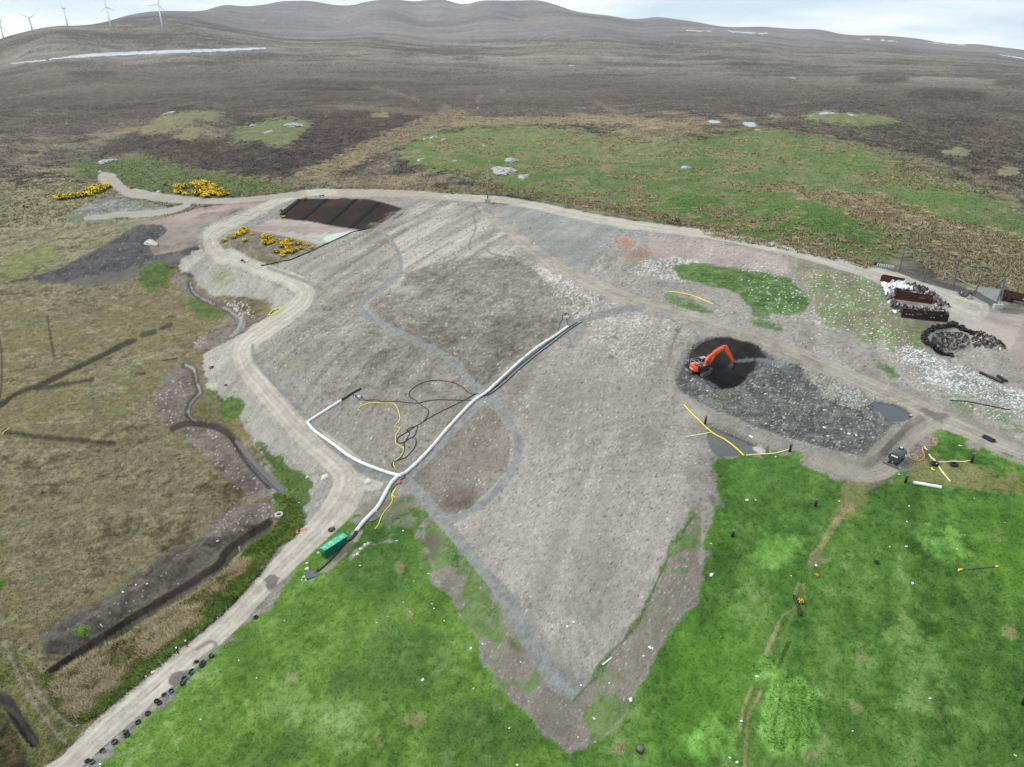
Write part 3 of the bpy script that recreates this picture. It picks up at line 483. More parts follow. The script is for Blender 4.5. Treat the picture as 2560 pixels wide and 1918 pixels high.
layer(poly(TUF, 7), [(84,80,48),(122,108,74),(152,134,104),(172,154,126)], MF, rag=1, wid=.7, op=.75, bump=.4)
layer(poly(T('C0', [(-300,980),(60,900),(250,1050),(450,1350),(560,1400),(420,1560),(330,1640),(200,1800),(-300,1800)]), 7), [(76,84,46),(104,104,64),(128,120,86)], MF, rag=.9, wid=.6, k=GRASS, bump=.25)
for pts, hw in [([(30,900),(70,1000),(110,1100),(190,1240),(290,1390),(400,1510)], 6), ([(110,1000),(160,1080),(230,1200),(340,1330),(470,1430)], 5)]:
    layer(line(T('C0', pts), 6, hw), [(116,106,92),(144,134,120)], rag=.9, wid=.6, op=.85, k=PATH)
layer(line(T('C0', [(-100,1220),(40,1260),(110,1370),(200,1500)]), 6, 15), [(58,53,52),(86,80,78)], rag=.7, k=PEATC)
layer(poly(T('C0', [(-200,1300),(20,1330),(80,1450),(150,1560),(240,1657),(100,1800),(-200,1800)]), 8), [(40,42,26),(66,62,42),(98,84,62)], MF, rag=.9, wid=.6)
# ditch: dark bank then wet bed
layer(line([(p[0]-5, p[1]-6) for p in DITCH], 5, 10), [(48,42,38),(64,57,52),(78,71,64)], rag=.6, k=PEATC)
DB = [(p[0]+4, p[1]+5) for p in DITCH]
layer(line(DB, 3, 4.0), [(92,87,84),(112,108,104)], rag=.5, k=PEATC, op=.9)
layer(line([DB[-1], DB[-2]], 3, 6, curve=False), [(96,90,86)]*2, rag=.3, k=WATER)
for pts, h1 in [([(1130,715),(1180,740),(1200,830),(1220,880),(1160,950),(1150,1020),(1230,1070),(1330,1090)], 3.2), ([(1160,210),(1170,260),(1220,300),(1320,350),(1400,380),(1450,430)], 2.6)]:
    layer(line(T('B0', pts), 6, h1+5), [(76,66,60),(96,86,80)], rag=.9, wid=.6, k=PEATC, op=.85)
    layer(line(T('B0', pts), 3, h1*.8), [(140,138,138),(166,164,162)], rag=.9, wid=.5, op=.85)
layer(line(T('B0', [(1050,1100),(1130,1070),(1230,1075),(1330,1095),(1400,1140),(1440,1200),(1520,1320),(1640,1450)]), 5, 8), [(58,51,48),(76,68,64)], rag=.6, k=PEATC)
wl = [(p[0], p[1], q) for p, q in zip(T('B0', [(1440,1180),(1500,1260),(1560,1330),(1640,1410),(1725,1485)]), (4, 7, 9, 11, 8))]
layer(line(wl, 3), [(110,106,104),(124,119,117)], rag=.4, k=WATER, bump=0)
layer(line([(p[0], p[1], q) for p, q in zip(T('B0', [(1400,380),(1450,430),(1475,460),(1440,510),(1400,540)]), (3,5,8,5,2))], 3), [(140,138,134),(160,158,152)], rag=.4, k=WATER, bump=0)
# ---------------------------------------------------------------- green fields in front
LF = S([(-400,2500),(130,2000)]) + T('C0', [(300,1800),(560,1657),(720,1510),(880,1370),(1100,1170),(1290,1000),(1380,900),(1540,780),(1640,660),(1700,560),(1790,440),(1900,340),(1990,230),(2060,150),(2193,130)]) + T('C1', [(60,110),(110,160),(200,120),(300,80),(400,50),(500,50),(560,110),(530,160),(490,200),(490,280),(560,370),(540,450),(600,530),(680,570),(730,610),(740,750),(810,820),(850,900),(930,1080),(960,1160),(1120,1270),(1200,1400),(1330,1480),(1400,1540)]) + S([(1560,1990),(1650,2500)])
RF = T('C1', [(1360,1530),(1500,1510),(1640,1440),(1720,1330),(1790,1200),(1860,1060),(1910,920),(1990,850),(2110,690),(2190,600)]) + T('C2', [(200,640),(230,560),(190,470),(240,380),(290,240),(330,120),(350,0)]) + T('B2', [(340,1480),(300,1400),(280,1300),(360,1270),(480,1265),(640,1240),(770,1235),(850,1290),(1000,1370),(1130,1410),(1220,1460),(1300,1400),(1450,1410),(1530,1340),(1580,1210),(1700,1115),(1760,1110),(1850,1135),(2000,1195),(2193,1300)]) + S([(3200,1500),(3200,2500),(1500,2500)])
FG = dict(n6=.9, n20=.8, n2=1.0, n07=.9, rnd=.5, n80=.25, streak=.9)
layer(poly(LF, 7), [(64,90,36),(82,113,46),(101,132,58),(132,152,92)], FG, rag=1.5, k=GRASS, bump=.16)
layer(poly(RF, 7), [(54,82,34),(70,104,43),(88,122,54),(118,142,82)], FG, rag=1.5, k=GRASS, bump=.16)
for p in [T('C1', [(0,200),(300,60),(520,100),(520,220),(400,330),(560,500),(480,620),(300,700),(200,600),(100,640),(0,560)]), T('C1', [(320,760),(560,860),(640,1000),(560,1200),(300,1200),(0,1180),(0,1060),(200,960)]), T('C0', [(1380,930),(1520,800),(1560,840),(1450,960)]), T('C0', [(2000,1200),(2193,1040),(2193,1170),(2050,1220)]), T('C0', [(1500,1657),(1600,1500),(1900,1450),(2000,1550),(1800,1657)]), T('C1', [(600,1300),(900,1240),(1150,1350),(1200,1500),(900,1657),(560,1600)])]:
    layer(poly(p, 14), [(42,70,32),(56,86,40),(74,104,50)], FG, rag=1.8, wid=.8, op=.65)
for p in [T('C1', [(620,980),(850,960),(900,1080),(760,1180),(600,1080)]), T('C1', [(0,1350),(250,1300),(300,1450),(100,1500)]), T('C0', [(1600,1240),(1850,1180),(1900,1290),(1700,1340)]), T('C0', [(1800,1350),(2100,1300),(2193,1500),(1950,1500)]), T('C2', [(1350,1050),(1700,1050),(1750,1300),(1500,1330)]), T('C2', [(1400,760),(1650,780),(1600,940),(1300,900)])]:
    layer(poly(p, 14), [(110,142,70),(146,168,108)], FG, rag=1.8, wid=.9, op=.32)
for k, (u, v, rx, ry) in [('C1',(970,1290,24,14)),('C1',(860,1370,10,22)),('C1',(430,730,10,18)),('C1',(470,1380,30,22)),('C1',(220,1490,30,12)),('C2',(2110,830,20,16)),('C2',(1680,1350,18,12)),('C2',(2050,240,30,12)),('C2',(1200,980,18,6)),('C2',(660,590,26,10)),('C1',(370,470,18,22)),('C1',(1700,1550,20,12)),('C0',(1780,1100,14,8)),('C0',(870,1400,16,8)),('C2',(880,1600,22,9)),('C2',(1190,1300,30,14))]:
    c = T(k, [(u, v)])[0]; layer(ell(c[0], c[1], rx, ry, 5), [(126,122,82),(156,142,106)], rag=1.1, wid=.8, op=.55)
for p in [T('C2', [(1750,0),(2193,60),(2800,300),(2800,900),(2193,700),(1950,400),(1750,250)]), T('C2', [(0,820),(300,700),(600,900),(560,1200),(200,1657),(-100,1657)])]:
    layer(poly(p, 20), [(76,116,36),(98,138,50)], FG, rag=.9, wid=.9, op=.5)
# strip between the gravel path and the fields
STR = T('C1', [(500,150),(560,130),(640,230),(760,330),(900,520),(1050,800),(1180,1000),(1250,1150),(1400,1250),(1500,1180),(1700,900),(1900,600),(2140,100),(2193,0),(2193,560),(2090,700),(1980,850),(1870,1050),(1740,1330),(1600,1480),(1360,1540),(1200,1400),(960,1150),(830,850),(740,740),(600,520),(510,260)])
layer(poly(STR, 4), [(96,90,80),(124,117,106),(146,139,127)], GF, rag=.6, k=GREY, bump=.12)
specks(poly(STR, 4), [(180,176,168)]*2, .02)
layer(poly(STR, 4), [(58,88,34),(78,110,46),(100,122,64)], MF, rag=0, thr=.52, rn=dict(n6=1.2, n2=.8, n20=.7), op=.8)
for (u, v, rx, ry) in [(555,265,24,14),(560,330,14,30)]:
    c = T('C1', [(u, v)])[0]; layer(ell(c[0], c[1], rx, ry, 6), [(78,68,62),(96,86,78)], rag=1, wid=.8, op=.75)
layer(line(T('C1', [(2150,130),(2060,260),(1970,440),(1890,620),(1830,750),(1730,880),(1650,960),(1560,1100),(1420,1250)]), 16, 8), GN, MF, rag=1.5, wid=.5, op=.85, k=GRASS, bump=.3)
for p in [[(900,640),(1000,720),(980,780),(880,700)], [(1040,850),(1140,940),(1150,970),(1060,970),(1000,900)], [(1150,1000),(1230,1120),(1260,1190),(1180,1080)], [(1230,1180),(1360,1250),(1330,1270)], [(650,240),(740,330),(790,430),(680,440),(640,330)], [(1200,1300),(1340,1290),(1330,1350)]]:
    layer(poly(T('C1', p), 5), GN, MF, rag=1, wid=.5, op=.85, k=GRASS)
layer(poly(T('C1', [(140,60),(300,20),(480,0),(540,60),(440,90),(380,150),(300,220),(250,150),(120,150)]), 5), [(104,98,84),(130,122,108),(92,100,64)], MF, rag=.9, wid=.6, op=.8, k=GREY)
layer(poly(T('C1', [(360,90),(500,60),(560,110),(500,160),(380,180),(300,260),(200,260),(240,200)]), 5), GN, MF, rag=1, wid=.6, op=.75, k=GRASS)
layer(poly(T('C1', [(240,180),(320,160),(430,100),(480,130),(440,230),(400,230),(330,190)]), 5), [(116,112,96),(138,132,118)], MF, rag=1, wid=.6, op=.5)
for q, hw in [(T('C1', [(180,290),(120,330),(60,390)]), 5), (T('C1', [(350,280),(260,290),(200,300)]), 3)]:
    layer(line(q, 6, hw), [(120,114,104),(160,156,148)], rag=1, op=.6)
# field track and wet hollow
layer(poly(T('B2', [(1090,1410),(1300,1400),(1260,1500),(1180,1600),(1020,1700),(960,1690),(1060,1560)]), 7), [(104,106,62),(128,124,84)], MF, rag=.9, wid=.7, op=.8)
layer(ell(*T('C2', [(1135,70)])[0], 12, 11, 3), [(148,134,108)]*2, rag=.9, op=.8)
for pts, hw, op in [([(1100,100),(1030,190),(1000,240),(960,300),(930,360)], 9, .5), ([(1000,240),(960,310),(900,360),(890,430)], 5, .7), ([(820,540),(800,600)], 5, .6), ([(850,540),(860,640)], 4, .5), ([(810,680),(720,740),(680,830),(650,900),(625,970)], 4, .7), ([(790,700),(740,830)], 2.5, .5), ([(650,880),(620,970)], 5, .8), ([(535,1170),(500,1260),(470,1350),(460,1430)], 4, .8), ([(590,1200),(530,1300),(505,1400),(500,1500),(490,1657)], 4, .75)]:
    layer(line(T('C2', pts), 5, hw), [(128,122,80),(166,150,116)], rag=1, wid=.6, op=op)
layer(line(T('C2', [(830,560),(770,760),(690,930),(600,1080),(520,1300),(490,1600)]), 14, 8), [(88,110,48),(102,116,62)], rag=.8, wid=.8, op=.5)
layer(poly(T('C2', [(880,370),(930,320),(980,330),(970,400),(930,440),(880,430)]), 4), [(116,104,78),(142,128,100)], rag=1, op=.7)
layer(line(T('C2', [(760,900),(720,990),(695,1060)]), 5, 5), [(38,64,34)]*2, rag=.7, op=.7)
layer(poly(T('B2', [(1540,1260),(1640,1240),(1900,1330),(2193,1400),(2193,1540),(1950,1470),(1700,1425),(1500,1400)]), 8), [(100,98,60),(124,116,78),(136,126,90)], MF, rag=.9, wid=.7, op=.75)
layer(ell(*T('B2', [(1885,1195)])[0], 26, 12, 4), [(128,122,108),(148,142,128)], rag=.7)
layer(line(T('B2', [(1940,1200),(2030,1250),(2100,1280),(2193,1310)]), 4, 5), [(136,130,116),(158,150,138)], rag=.8, op=.8)
# lush nettle patches
BR = [(92,138,58),(118,166,74),(144,188,98)]
for c in T('C2', [(690,300,150,115),(1690,300,160,100),(280,1500,135,140)]): layer(ell(c[0], c[1], c[2], c[3], 12), BR, MF, rag=1.3, wid=.9, op=.42, k=GRASS, bump=.15)
for p in [[(700,1060),(850,1130),(960,1250),(950,1400),(850,1540),(700,1570),(600,1480),(620,1300)], [(560,1040),(640,970),(680,1000),(620,1080),(560,1120)]]:
    layer(poly(T('C2', p), 7), BR, MF, rag=1.2, wid=.8, op=.7, k=GRASS, bump=.2)
for pts in ([(850,1170),(840,1300),(815,1540)], [(780,1150),(765,1300),(715,1530)], [(910,1210),(895,1330),(860,1480)], [(725,1120),(700,1280),(655,1450)]):
    layer(line(T('C2', pts), 5, 1.6), [(52,80,32),(70,104,44)], rag=1, wid=.6, op=.6)
layer(poly(T('C1', [(2150,1400),(2193,1380),(2193,1600),(2130,1560)]), 5), BR, MF, rag=.8, op=.7)
# ---------------------------------------------------------------- tracks
def track(pts, cols, soft=3, k=ROAD, rut=1.0, rag=.25):
    m = line(pts, soft)
    layer(m, cols, dict(n20=.6, n6=.8, n2=.7, n07=.6, rnd=.6), rag=rag, wid=.4, k=k, bump=.03)
    if rut:
        i = np.nonzero(m.inside(U, V))[0]; a = m.sample(U[i], V[i]); i = i[a > .2]; a = a[a > .2]
        l = m.sample(U[i], V[i], lat=True) + (n6[i]-.5)*.12
        w = np.exp(-((np.abs(l)-.42)/.13)**2); e = np.exp(-((np.abs(l)-.2)/.07)**2) + .7*np.exp(-((np.abs(l)-.66)/.07)**2)
        C[i] *= (1 + rut*a*(.14*w - .14*e*(.5+n6[i])))[:,None]
R1 = [(148,140,129),(170,162,150),(184,176,163)]
mt = T('C0', [(200,1800,70),(330,1700,70),(410,1650,68),(560,1500,72),(700,1370,76),(850,1240,74),(1000,1110,72),(1150,985,70),(1300,860,66),(1450,720,62),(1550,610,60),(1650,500,62),(1750,400,66),(1850,300,70),(1960,190,78),(2050,90,90),(2100,10,96)]) + \
     T('B0', [(2130,1430,100),(2110,1340,100),(2000,1240,88),(1900,1160,80),(1800,1070,74),(1700,955,70),(1600,840,68),(1520,740,66),(1480,650,64),(1500,590,60),(1580,520,55),(1700,440,55),(1800,365,55),(1855,305,55),(1850,250,58),(1780,200,48),(1640,150,42),(1500,95,42),(1400,45,46)]) + \
     T('A0', [(1360,1570,44),(1290,1500,44),(1280,1440,42),(1350,1390,36),(1480,1330,32),(1600,1270,28),(1720,1215,24),(1850,1180,20),(2000,1173,22),(2193,1180,20)]) + \
     T('A1', [(300,1182,18),(600,1197,20),(850,1208,20),(1000,1220,22),(1200,1255,24),(1400,1300,26),(1600,1340,26),(1800,1372,26),(2000,1397,26),(2193,1420,26)]) + \
     T('A2', [(200,1416,24),(450,1460,27),(700,1510,30),(950,1570,34),(1150,1625,40)]) + T('B2', [(1320,165,42),(1480,210,44),(1600,250,50),(1750,315,60),(1900,370,80)])
for lst in (mt,):
    track(lst, R1, soft=4)
track(T('A1', [(0,1172,20),(300,1178,22),(600,1195,22)]), [(150,138,128),(170,158,148)], rut=0)
track(T('A0', [(1850,1180,18),(1700,1195,16),(1500,1217,16),(1300,1227,18),(1150,1218,24),(1000,1207,26),(850,1182,28),(760,1165,30),(715,1125,30),(680,1095,38),(630,1085,36)]), [(146,136,126),(168,158,147)], rut=.5)
track(T('A0', [(1150,1245,14),(1050,1280,18),(900,1300,20),(700,1312,18),(520,1330,12)]), [(142,138,130),(162,158,149)], rut=0)
track(T('A1', [(850,1270,10),(900,1315,16),(1000,1385,24),(1100,1465,30),(1200,1545,36),(1320,1630,44)]) + T('B1', [(1250,50,36),(1400,150,40),(1550,225,40),(1700,290,38),(1850,345,36),(2000,385,36),(2193,440,40)]) + T('B2', [(200,445,34),(400,505,36),(600,565,40),(800,645,42),(1000,730,46),(1200,820,46),(1400,905,50),(1600,1000,56),(1800,1085,52),(2000,1165,50),(2193,1240,48),(2500,1370,48),(2900,1560,50)]), [(124,116,106),(150,141,130),(166,157,146)], soft=8, rut=1.2, rag=.6)
layer(line(T('B2', [(1200,740),(1400,830),(1600,920),(1800,1020),(2000,1120),(2193,1200)]), 8, 9), [(112,106,98),(134,128,120)], rag=.9, op=.5)
track(T('B2', [(1660,1050,50),(1560,1110,44),(1480,1200,42),(1420,1290,46),(1330,1360,50),(1180,1380,46),(1020,1330,36),(900,1290,30)]), [(134,125,114),(160,151,140)], soft=8, rut=.8, rag=.6)
layer(poly(T('B2', [(1500,940),(1600,970),(1700,1010),(1760,1060),(1650,1050),(1560,1000)]), 4), [(84,78,72),(104,97,90)], rag=.8, op=.8)
layer(line(T('B2', [(1560,1040),(1480,1090),(1400,1180),(1340,1240)]), 6, 10), [(104,98,88),(132,125,114)], rag=.8, op=.8)
layer(poly(T('B2', [(1120,670),(1180,690),(1170,715),(1120,700)]), 3), [(84,76,70)]*2, rag=.9, op=.7)
layer(poly(T('A1', [(-100,1200),(300,1200),(700,1215),(860,1240),(700,1228),(300,1225),(-100,1212)]), 3), [(104,98,78),(128,120,98)], rag=1, op=.5)
# puddled mud at the bottom of the track
for p in [T('C0', [(1590,540),(1640,480),(1720,500),(1700,580),(1620,600)]), T('C0', [(1060,1110),(1140,1080),(1180,1070),(1100,1150),(1050,1160)]), T('J', [(160,1330),(300,1260),(480,1150),(560,1080),(640,1000),(680,1010),(600,1110),(480,1230),(340,1330),(200,1380)]), T('J', [(700,930),(860,850),(1000,760),(1020,790),(860,880),(720,1000)]), T('J', [(1240,480),(1330,430),(1460,400),(1380,470),(1230,560)])]:
    layer(poly(p, 4), [(88,80,76),(110,102,97)], rag=1.4, k=ROAD, op=.9)
layer(line(T('C0', [(1200,940),(1280,890),(1320,920),(1250,980),(1180,1030)]), 5, 4), [(92,84,78),(116,108,100)], rag=.9, op=.7)
layer(line(T('J', [(430,1040),(700,830),(900,730),(1100,560)]), 3, 1.5), [(110,104,84)]*2, rag=1, op=.7)
layer(poly(T('B0', [(2193,1310),(2100,1290),(2193,1400)]) + T('B1', [(100,1340),(260,1430),(240,1480),(0,1480)]), 3), R1, GRF, rag=.6, k=ROAD)
# ---------------------------------------------------------------- grey stone paths
PC = [(111,111,108),(128,127,124),(144,143,139)]
def path(pts, soft=2.5): layer(line(pts, soft), PC, dict(n07=1, rnd=1.2, n6=.5, n2=.5), rag=.3, wid=.5, k=PATH, bump=.02)
path(T('A1', [(400,1270,12),(330,1320,10),(250,1375,10),(230,1392,10),(290,1440,10),(340,1510,12),(368,1580,14),(365,1657,15)]) + T('B1', [(345,165,15),(260,235,15),(170,300,18),(115,350,22),(135,395,20),(210,440,20),(330,500,19),(450,560,19),(550,610,18),(650,660,20),(710,720,22),(780,800,22),(840,870,25),(900,910,26),(990,990,28),(1040,1080,26),(1085,1170,26),(1085,1250,26),(1050,1350,24),(980,1450,24),(880,1550,23),(760,1625,23),(680,1655,25)]))
path(T('B1', [(420,1430,26),(500,1510,32),(560,1590,38),(620,1657,40)]) + T('C1', [(640,170,38),(720,270,36),(800,370,34),(870,460,32),(960,560,42),(1040,680,56),(1110,800,58),(1180,920,58),(1240,1010,58),(1310,1100,62),(1390,1180,50),(1405,1220,26)]))
layer(poly(T('C1', [(1250,1000),(1330,1080),(1420,1130),(1500,1150),(1460,1200),(1400,1245),(1340,1220),(1260,1150)]), 2), PC, dict(n07=1,rnd=1.2,n6=.5), rag=.2, k=PATH)
path(T('B1', [(1850,365,13),(1700,380,22),(1500,432,22),(1400,490,28),(1200,630,22),(1000,800,22),(880,915,28),(780,1015,22),(650,1155,22),(520,1295,22),(400,1405,26)]))
path(T('B0', [(1540,590,9),(1552,680,12),(1650,800,13),(1780,940,15),(1880,1050,18),(2000,1190,18),(2150,1300,22)]) + T('B1', [(120,1345,26),(280,1405,28),(380,1410,26)]))
path(T('B0', [(1630,120,8),(1800,180,9),(1920,230,12),(1990,270,9)]))
layer(ell(*T('B1', [(1370,430)])[0], 24, 15, 2), PC, rag=.3, k=PATH)
layer(poly(T('H', [(180,170),(240,90),(340,85),(430,130),(470,220),(420,245),(380,230),(300,260),(250,340),(200,300)]), 2), PC, rag=.5, k=PATH, op=.9)
layer(poly(T('G', [(720,980),(790,930),(900,930),(920,960),(840,1020),(740,1030)]), 2), [(140,136,128)]*2, rag=.4)
layer(poly(T('G', [(860,1020),(810,1080),(640,1300),(420,1500),(340,1510),(480,1330),(690,1110),(800,1020)]), 3), [(124,114,102),(148,138,124)], rag=.6)
# ---------------------------------------------------------------- standing water
PONDS = [(T('B2', [(1245,938),(1290,935),(1400,943),(1450,960),(1485,985),(1518,1020),(1480,1045),(1400,1064),(1370,1058),(1320,1010),(1270,960)]), [(58,60,66),(66,68,74)]),
         (T('B2', [(270,1100),(290,1085),(420,1120),(520,1170),(580,1198),(640,1215),(640,1240),(560,1256),(480,1262),(330,1275),(290,1240),(262,1160)]), [(86,84,82),(98,96,94)]),
         (T('A2', [(255,735),(300,730),(360,745),(340,750),(280,748)]), [(170,172,174)]*2), (T('A2', [(480,748),(540,748),(575,762),(540,770),(480,762)]), [(170,172,174)]*2)]
for p, c in PONDS:
    m = poly(p, 1); layer(m, c, rag=.12, wid=.3, k=WATER, bump=0)
    i = np.nonzero(m.inside(U, V))[0]; a = m.sample(U[i], V[i]); i = i[a > .25]; a = np.minimum(1, a[a > .25]*1.6)
    if len(i): Z[i] = Z[i]*(1-a) + (np.percentile(Z[i], 35) - .1)*a
layer(ell(*T('B2', [(590,1222)])[0], 20, 9, 3), [(150,148,144),(196,194,190)], MF, rag=.8, k=GREY)
for k, pts in [('A0', [(60,388,.8),(150,378,1.8),(265,367,2),(275,362,.6)]), ('A0', [(300,360,.6),(380,350,2.2),(470,342,5),(600,332,6.5),(800,324,6),(1000,315,6),(1300,305,5),(1500,298,4),(1620,291,.8)]),
               ('A2', [(390,190,.8),(420,195,3),(500,199,3.6),(560,203,1)]), ('A2', [(570,203,1),(630,206,1.6)]), ('A2', [(145,186,.8),(220,188,2),(290,188,.8)]), ('A2', [(240,167,.8),(280,168,1.4),(310,169,.5)]), ('A2', [(1200,236,.8),(1250,239,1.3)]), ('A2', [(1320,243,.8),(1370,248,1.5),(1420,252,1)]),
               ('A2', [(1610,261,.8),(1680,265,1.6),(1730,268,1)]), ('A2', [(1770,270,.8),(1850,276,1)]), ('A2', [(2040,332,1),(2110,343,3),(2193,356,4),(2400,385,4)]), ('A1', [(2110,184,.8),(2193,190,2)])]:
    layer(line([(p[0], p[1], max(.9, w*(.55 if k == 'A0' else .3))) for p, w in zip(T(k, [(x, y) for x, y, _ in pts]), [q[2] for q in pts])], 1.5), [(172,176,182)]*2, rag=0, wid=.5, k=LOCH, bump=0)
# pale outcrop rock colour under boulders is left to the boulders themselves
# ---------------------------------------------------------------- small relief and final surface
micro = (.5*n2 + .35*n07 + .15*rnd - .5)
Z += ROUGHH*micro*np.where(Y > 900, 3.0, 1.0)
g_ = (K == GREY)
C[g_] *= (1 + .26*(streak[g_]-.5) + .14*(n20[g_]-.5) + .10*(n80[g_]-.5) + .12*(n6[g_]-.5))[:,None]
lochm = sstep(30, 90, np.min([np.abs(U-300)*0 + np.abs(V - np.interp(U, [0,260,650,900],[160,133,121,121])) *3], axis=0))
Z += sstep(300, 900, Y)*(n40-.5)*2.0*(1-sstep(2500, 4000, Y))*lochm + sstep(3000, 5000, Y)*(n500-.5)*10
Z = np.maximum(Z, -800)
ZG = Z.reshape(NT, NU)
def H(x, y):
    x = np.asarray(x, float); y = np.asarray(y, float)
    u, v = uvflat(x, y); t = tt(np.maximum(v - VH, 1.0))
    return bil(ZG, us[0], STEP, ts[0], STEP*1.02, u, t)
def surf(pts, lift=0.0):
    """where on the ground the things seen in the survey picture stand"""
    p = np.array([q[:2] for q in pts], float); rx, ry, rz = ray(p[:,0], p[:,1]); z = np.full(len(p), 10.0)
    for k in range(40):
        s = (z - CH)/np.minimum(rz, -.004); z = z*.4 + .6*np.clip(H(rx*s, ry*s), -300, 79)
    s = (z - CH)/np.minimum(rz, -.004); x = rx*s; y = ry*s
    return [Vector((a, b, c + lift)) for a, b, c in zip(x, y, H(x, y))]
def S1(k, u, v, lift=0.0): return surf(T(k, [(u, v)]), lift)[0]
# ---------------------------------------------------------------- materials
def nt(name):
    m = bpy.data.materials.new(name); m.use_nodes = True; t = m.node_tree; b = t.nodes['Principled BSDF']
    b.inputs['Specular IOR Level'].default_value = .25
    return m, t, b
def nd(t, ty, **kw):
    n = t.nodes.new(ty)
    for k, v in kw.items():
        if k in n.inputs: n.inputs[k].default_value = v
        else: setattr(n, k, v)
    return n
_mc = {}
def mat(name, col, rough=.7, var=.15, scale=3.0, metal=0.0, bump=.0, spec=.3, col2=None, thr=None):
    """plain surface with soft procedural variation; col2 adds a second tone in patches (rust, dirt)"""
    if name in _mc: return _mc[name]
    m, t, b = nt(name); L = t.links
    c = lin(col)/AK*.9
    tc = nd(t, 'ShaderNodeTexCoord'); n = nd(t, 'ShaderNodeTexNoise', Scale=scale, Detail=5.0); L.new(tc.outputs['Object'], n.inputs['Vector'])
    r = nd(t, 'ShaderNodeMapRange'); r.inputs['From Min'].default_value = .3; r.inputs['From Max'].default_value = .7
    r.inputs['To Min'].default_value = 1-var; r.inputs['To Max'].default_value = 1+var; L.new(n.outputs['Fac'], r.inputs['Value'])
    mx = nd(t, 'ShaderNodeMix', data_type='RGBA', blend_type='MULTIPLY'); mx.inputs[0].default_value = 1
    mx.inputs[6].default_value = (*[float(x) for x in c], 1); L.new(r.outputs[0], mx.inputs[7]); out = mx.outputs[2]
    if col2 is not None:
        n2_ = nd(t, 'ShaderNodeTexNoise', Scale=scale*.6, Detail=7.0, Roughness=.65); L.new(tc.outputs['Object'], n2_.inputs['Vector'])
        r2 = nd(t, 'ShaderNodeMapRange'); th = thr or .5; r2.inputs['From Min'].default_value = th-.05; r2.inputs['From Max'].default_value = th+.05; L.new(n2_.outputs['Fac'], r2.inputs['Value'])
        m2 = nd(t, 'ShaderNodeMix', data_type='RGBA'); L.new(r2.outputs[0], m2.inputs[0]); L.new(out, m2.inputs[6]); m2.inputs[7].default_value = (*[float(x) for x in lin(col2)/AK*.9], 1); out = m2.outputs[2]
    L.new(out, b.inputs['Base Color']); b.inputs['Roughness'].default_value = rough; b.inputs['Metallic'].default_value = metal; b.inputs['Specular IOR Level'].default_value = spec
    if bump:
        bp = nd(t, 'ShaderNodeBump', Strength=bump, Distance=.05); L.new(n.outputs['Fac'], bp.inputs['Height']); L.new(bp.outputs[0], b.inputs['Normal'])
    _mc[name] = m; return m
def ground_mat(name, scale, var, bump, rough=.95, hue=0.0):
    m, t, b = nt(name); L = t.links
    at = nd(t, 'ShaderNodeAttribute', attribute_name='Col')
    tc = nd(t, 'ShaderNodeTexCoord'); n = nd(t, 'ShaderNodeTexNoise', Scale=scale, Detail=4.0, Roughness=.7); L.new(tc.outputs['Object'], n.inputs['Vector'])
    r = nd(t, 'ShaderNodeMapRange'); r.inputs['From Min'].default_value = .25; r.inputs['From Max'].default_value = .75
    r.inputs['To Min'].default_value = 1-var; r.inputs['To Max'].default_value = 1+var; L.new(n.outputs['Fac'], r.inputs['Value'])
    mx = nd(t, 'ShaderNodeMix', data_type='RGBA', blend_type='MULTIPLY'); mx.inputs[0].default_value = 1
    L.new(at.outputs['Color'], mx.inputs[6]); L.new(r.outputs[0], mx.inputs[7]); L.new(mx.outputs[2], b.inputs['Base Color'])
    b.inputs['Roughness'].default_value = rough; b.inputs['Specular IOR Level'].default_value = .12
    if bump:
        bp = nd(t, 'ShaderNodeBump', Strength=bump, Distance=.12); L.new(n.outputs['Fac'], bp.inputs['Height']); L.new(bp.outputs[0], b.inputs['Normal'])
    return m
def water_mat(name, rough, bump):
    m, t, b = nt(name); L = t.links
    at = nd(t, 'ShaderNodeAttribute', attribute_name='Col'); tc = nd(t, 'ShaderNodeTexCoord')
    n = nd(t, 'ShaderNodeTexNoise', Scale=1.5, Detail=3.0); L.new(tc.outputs['Object'], n.inputs['Vector'])
    mx = nd(t, 'ShaderNodeMix', data_type='RGBA', blend_type='MULTIPLY'); mx.inputs[0].default_value = 1; mx.inputs[7].default_value = (.55, .55, .55, 1)
    L.new(at.outputs['Color'], mx.inputs[6]); L.new(mx.outputs[2], b.inputs['Base Color'])
    bp = nd(t, 'ShaderNodeBump', Strength=bump, Distance=.05); L.new(n.outputs['Fac'], bp.inputs['Height']); L.new(bp.outputs[0], b.inputs['Normal'])
    b.inputs['Roughness'].default_value = rough; b.inputs['Specular IOR Level'].default_value = .5; return m
# ---------------------------------------------------------------- the ground, cut along its covers into sheets that share their edges
SHEETS = {MOOR: ('moorland', ground_mat('heather and peat', .35, .3, .6)), HILL: ('hills', ground_mat('far moor', .03, .3, .3)), GREY: ('landfill_slope', ground_mat('stony cover soil', 9.0, .16, .35)),
          ROAD: ('road', ground_mat('rolled stone', 4.0, .12, .3)), PATH: ('path', ground_mat('grey chippings', 8.0, .18, .5)), GRASS: ('grassland', ground_mat('grass sward', 4.0, .2, .5)),
          WATER: ('pond_water', water_mat('pond water', .08, .05)), LOCH: ('loch', water_mat('loch water', .15, .02)), CELLC: ('waste_ground', ground_mat('dark wet soil', 4.0, .28, .8, .8)),
          LINERC: ('lagoon_bank', ground_mat('peaty liner', 2.0, .15, .3, .95)), PEATC: ('peat_bank', ground_mat('bare peat', 3.0, .25, .8)), YARD: ('yard', ground_mat('trodden mud', 3.0, .12, .3))}
gx_u = np.stack([np.gradient(Xg, axis=1), np.gradient(Yg, axis=1), np.gradient(ZG, axis=1)], -1)
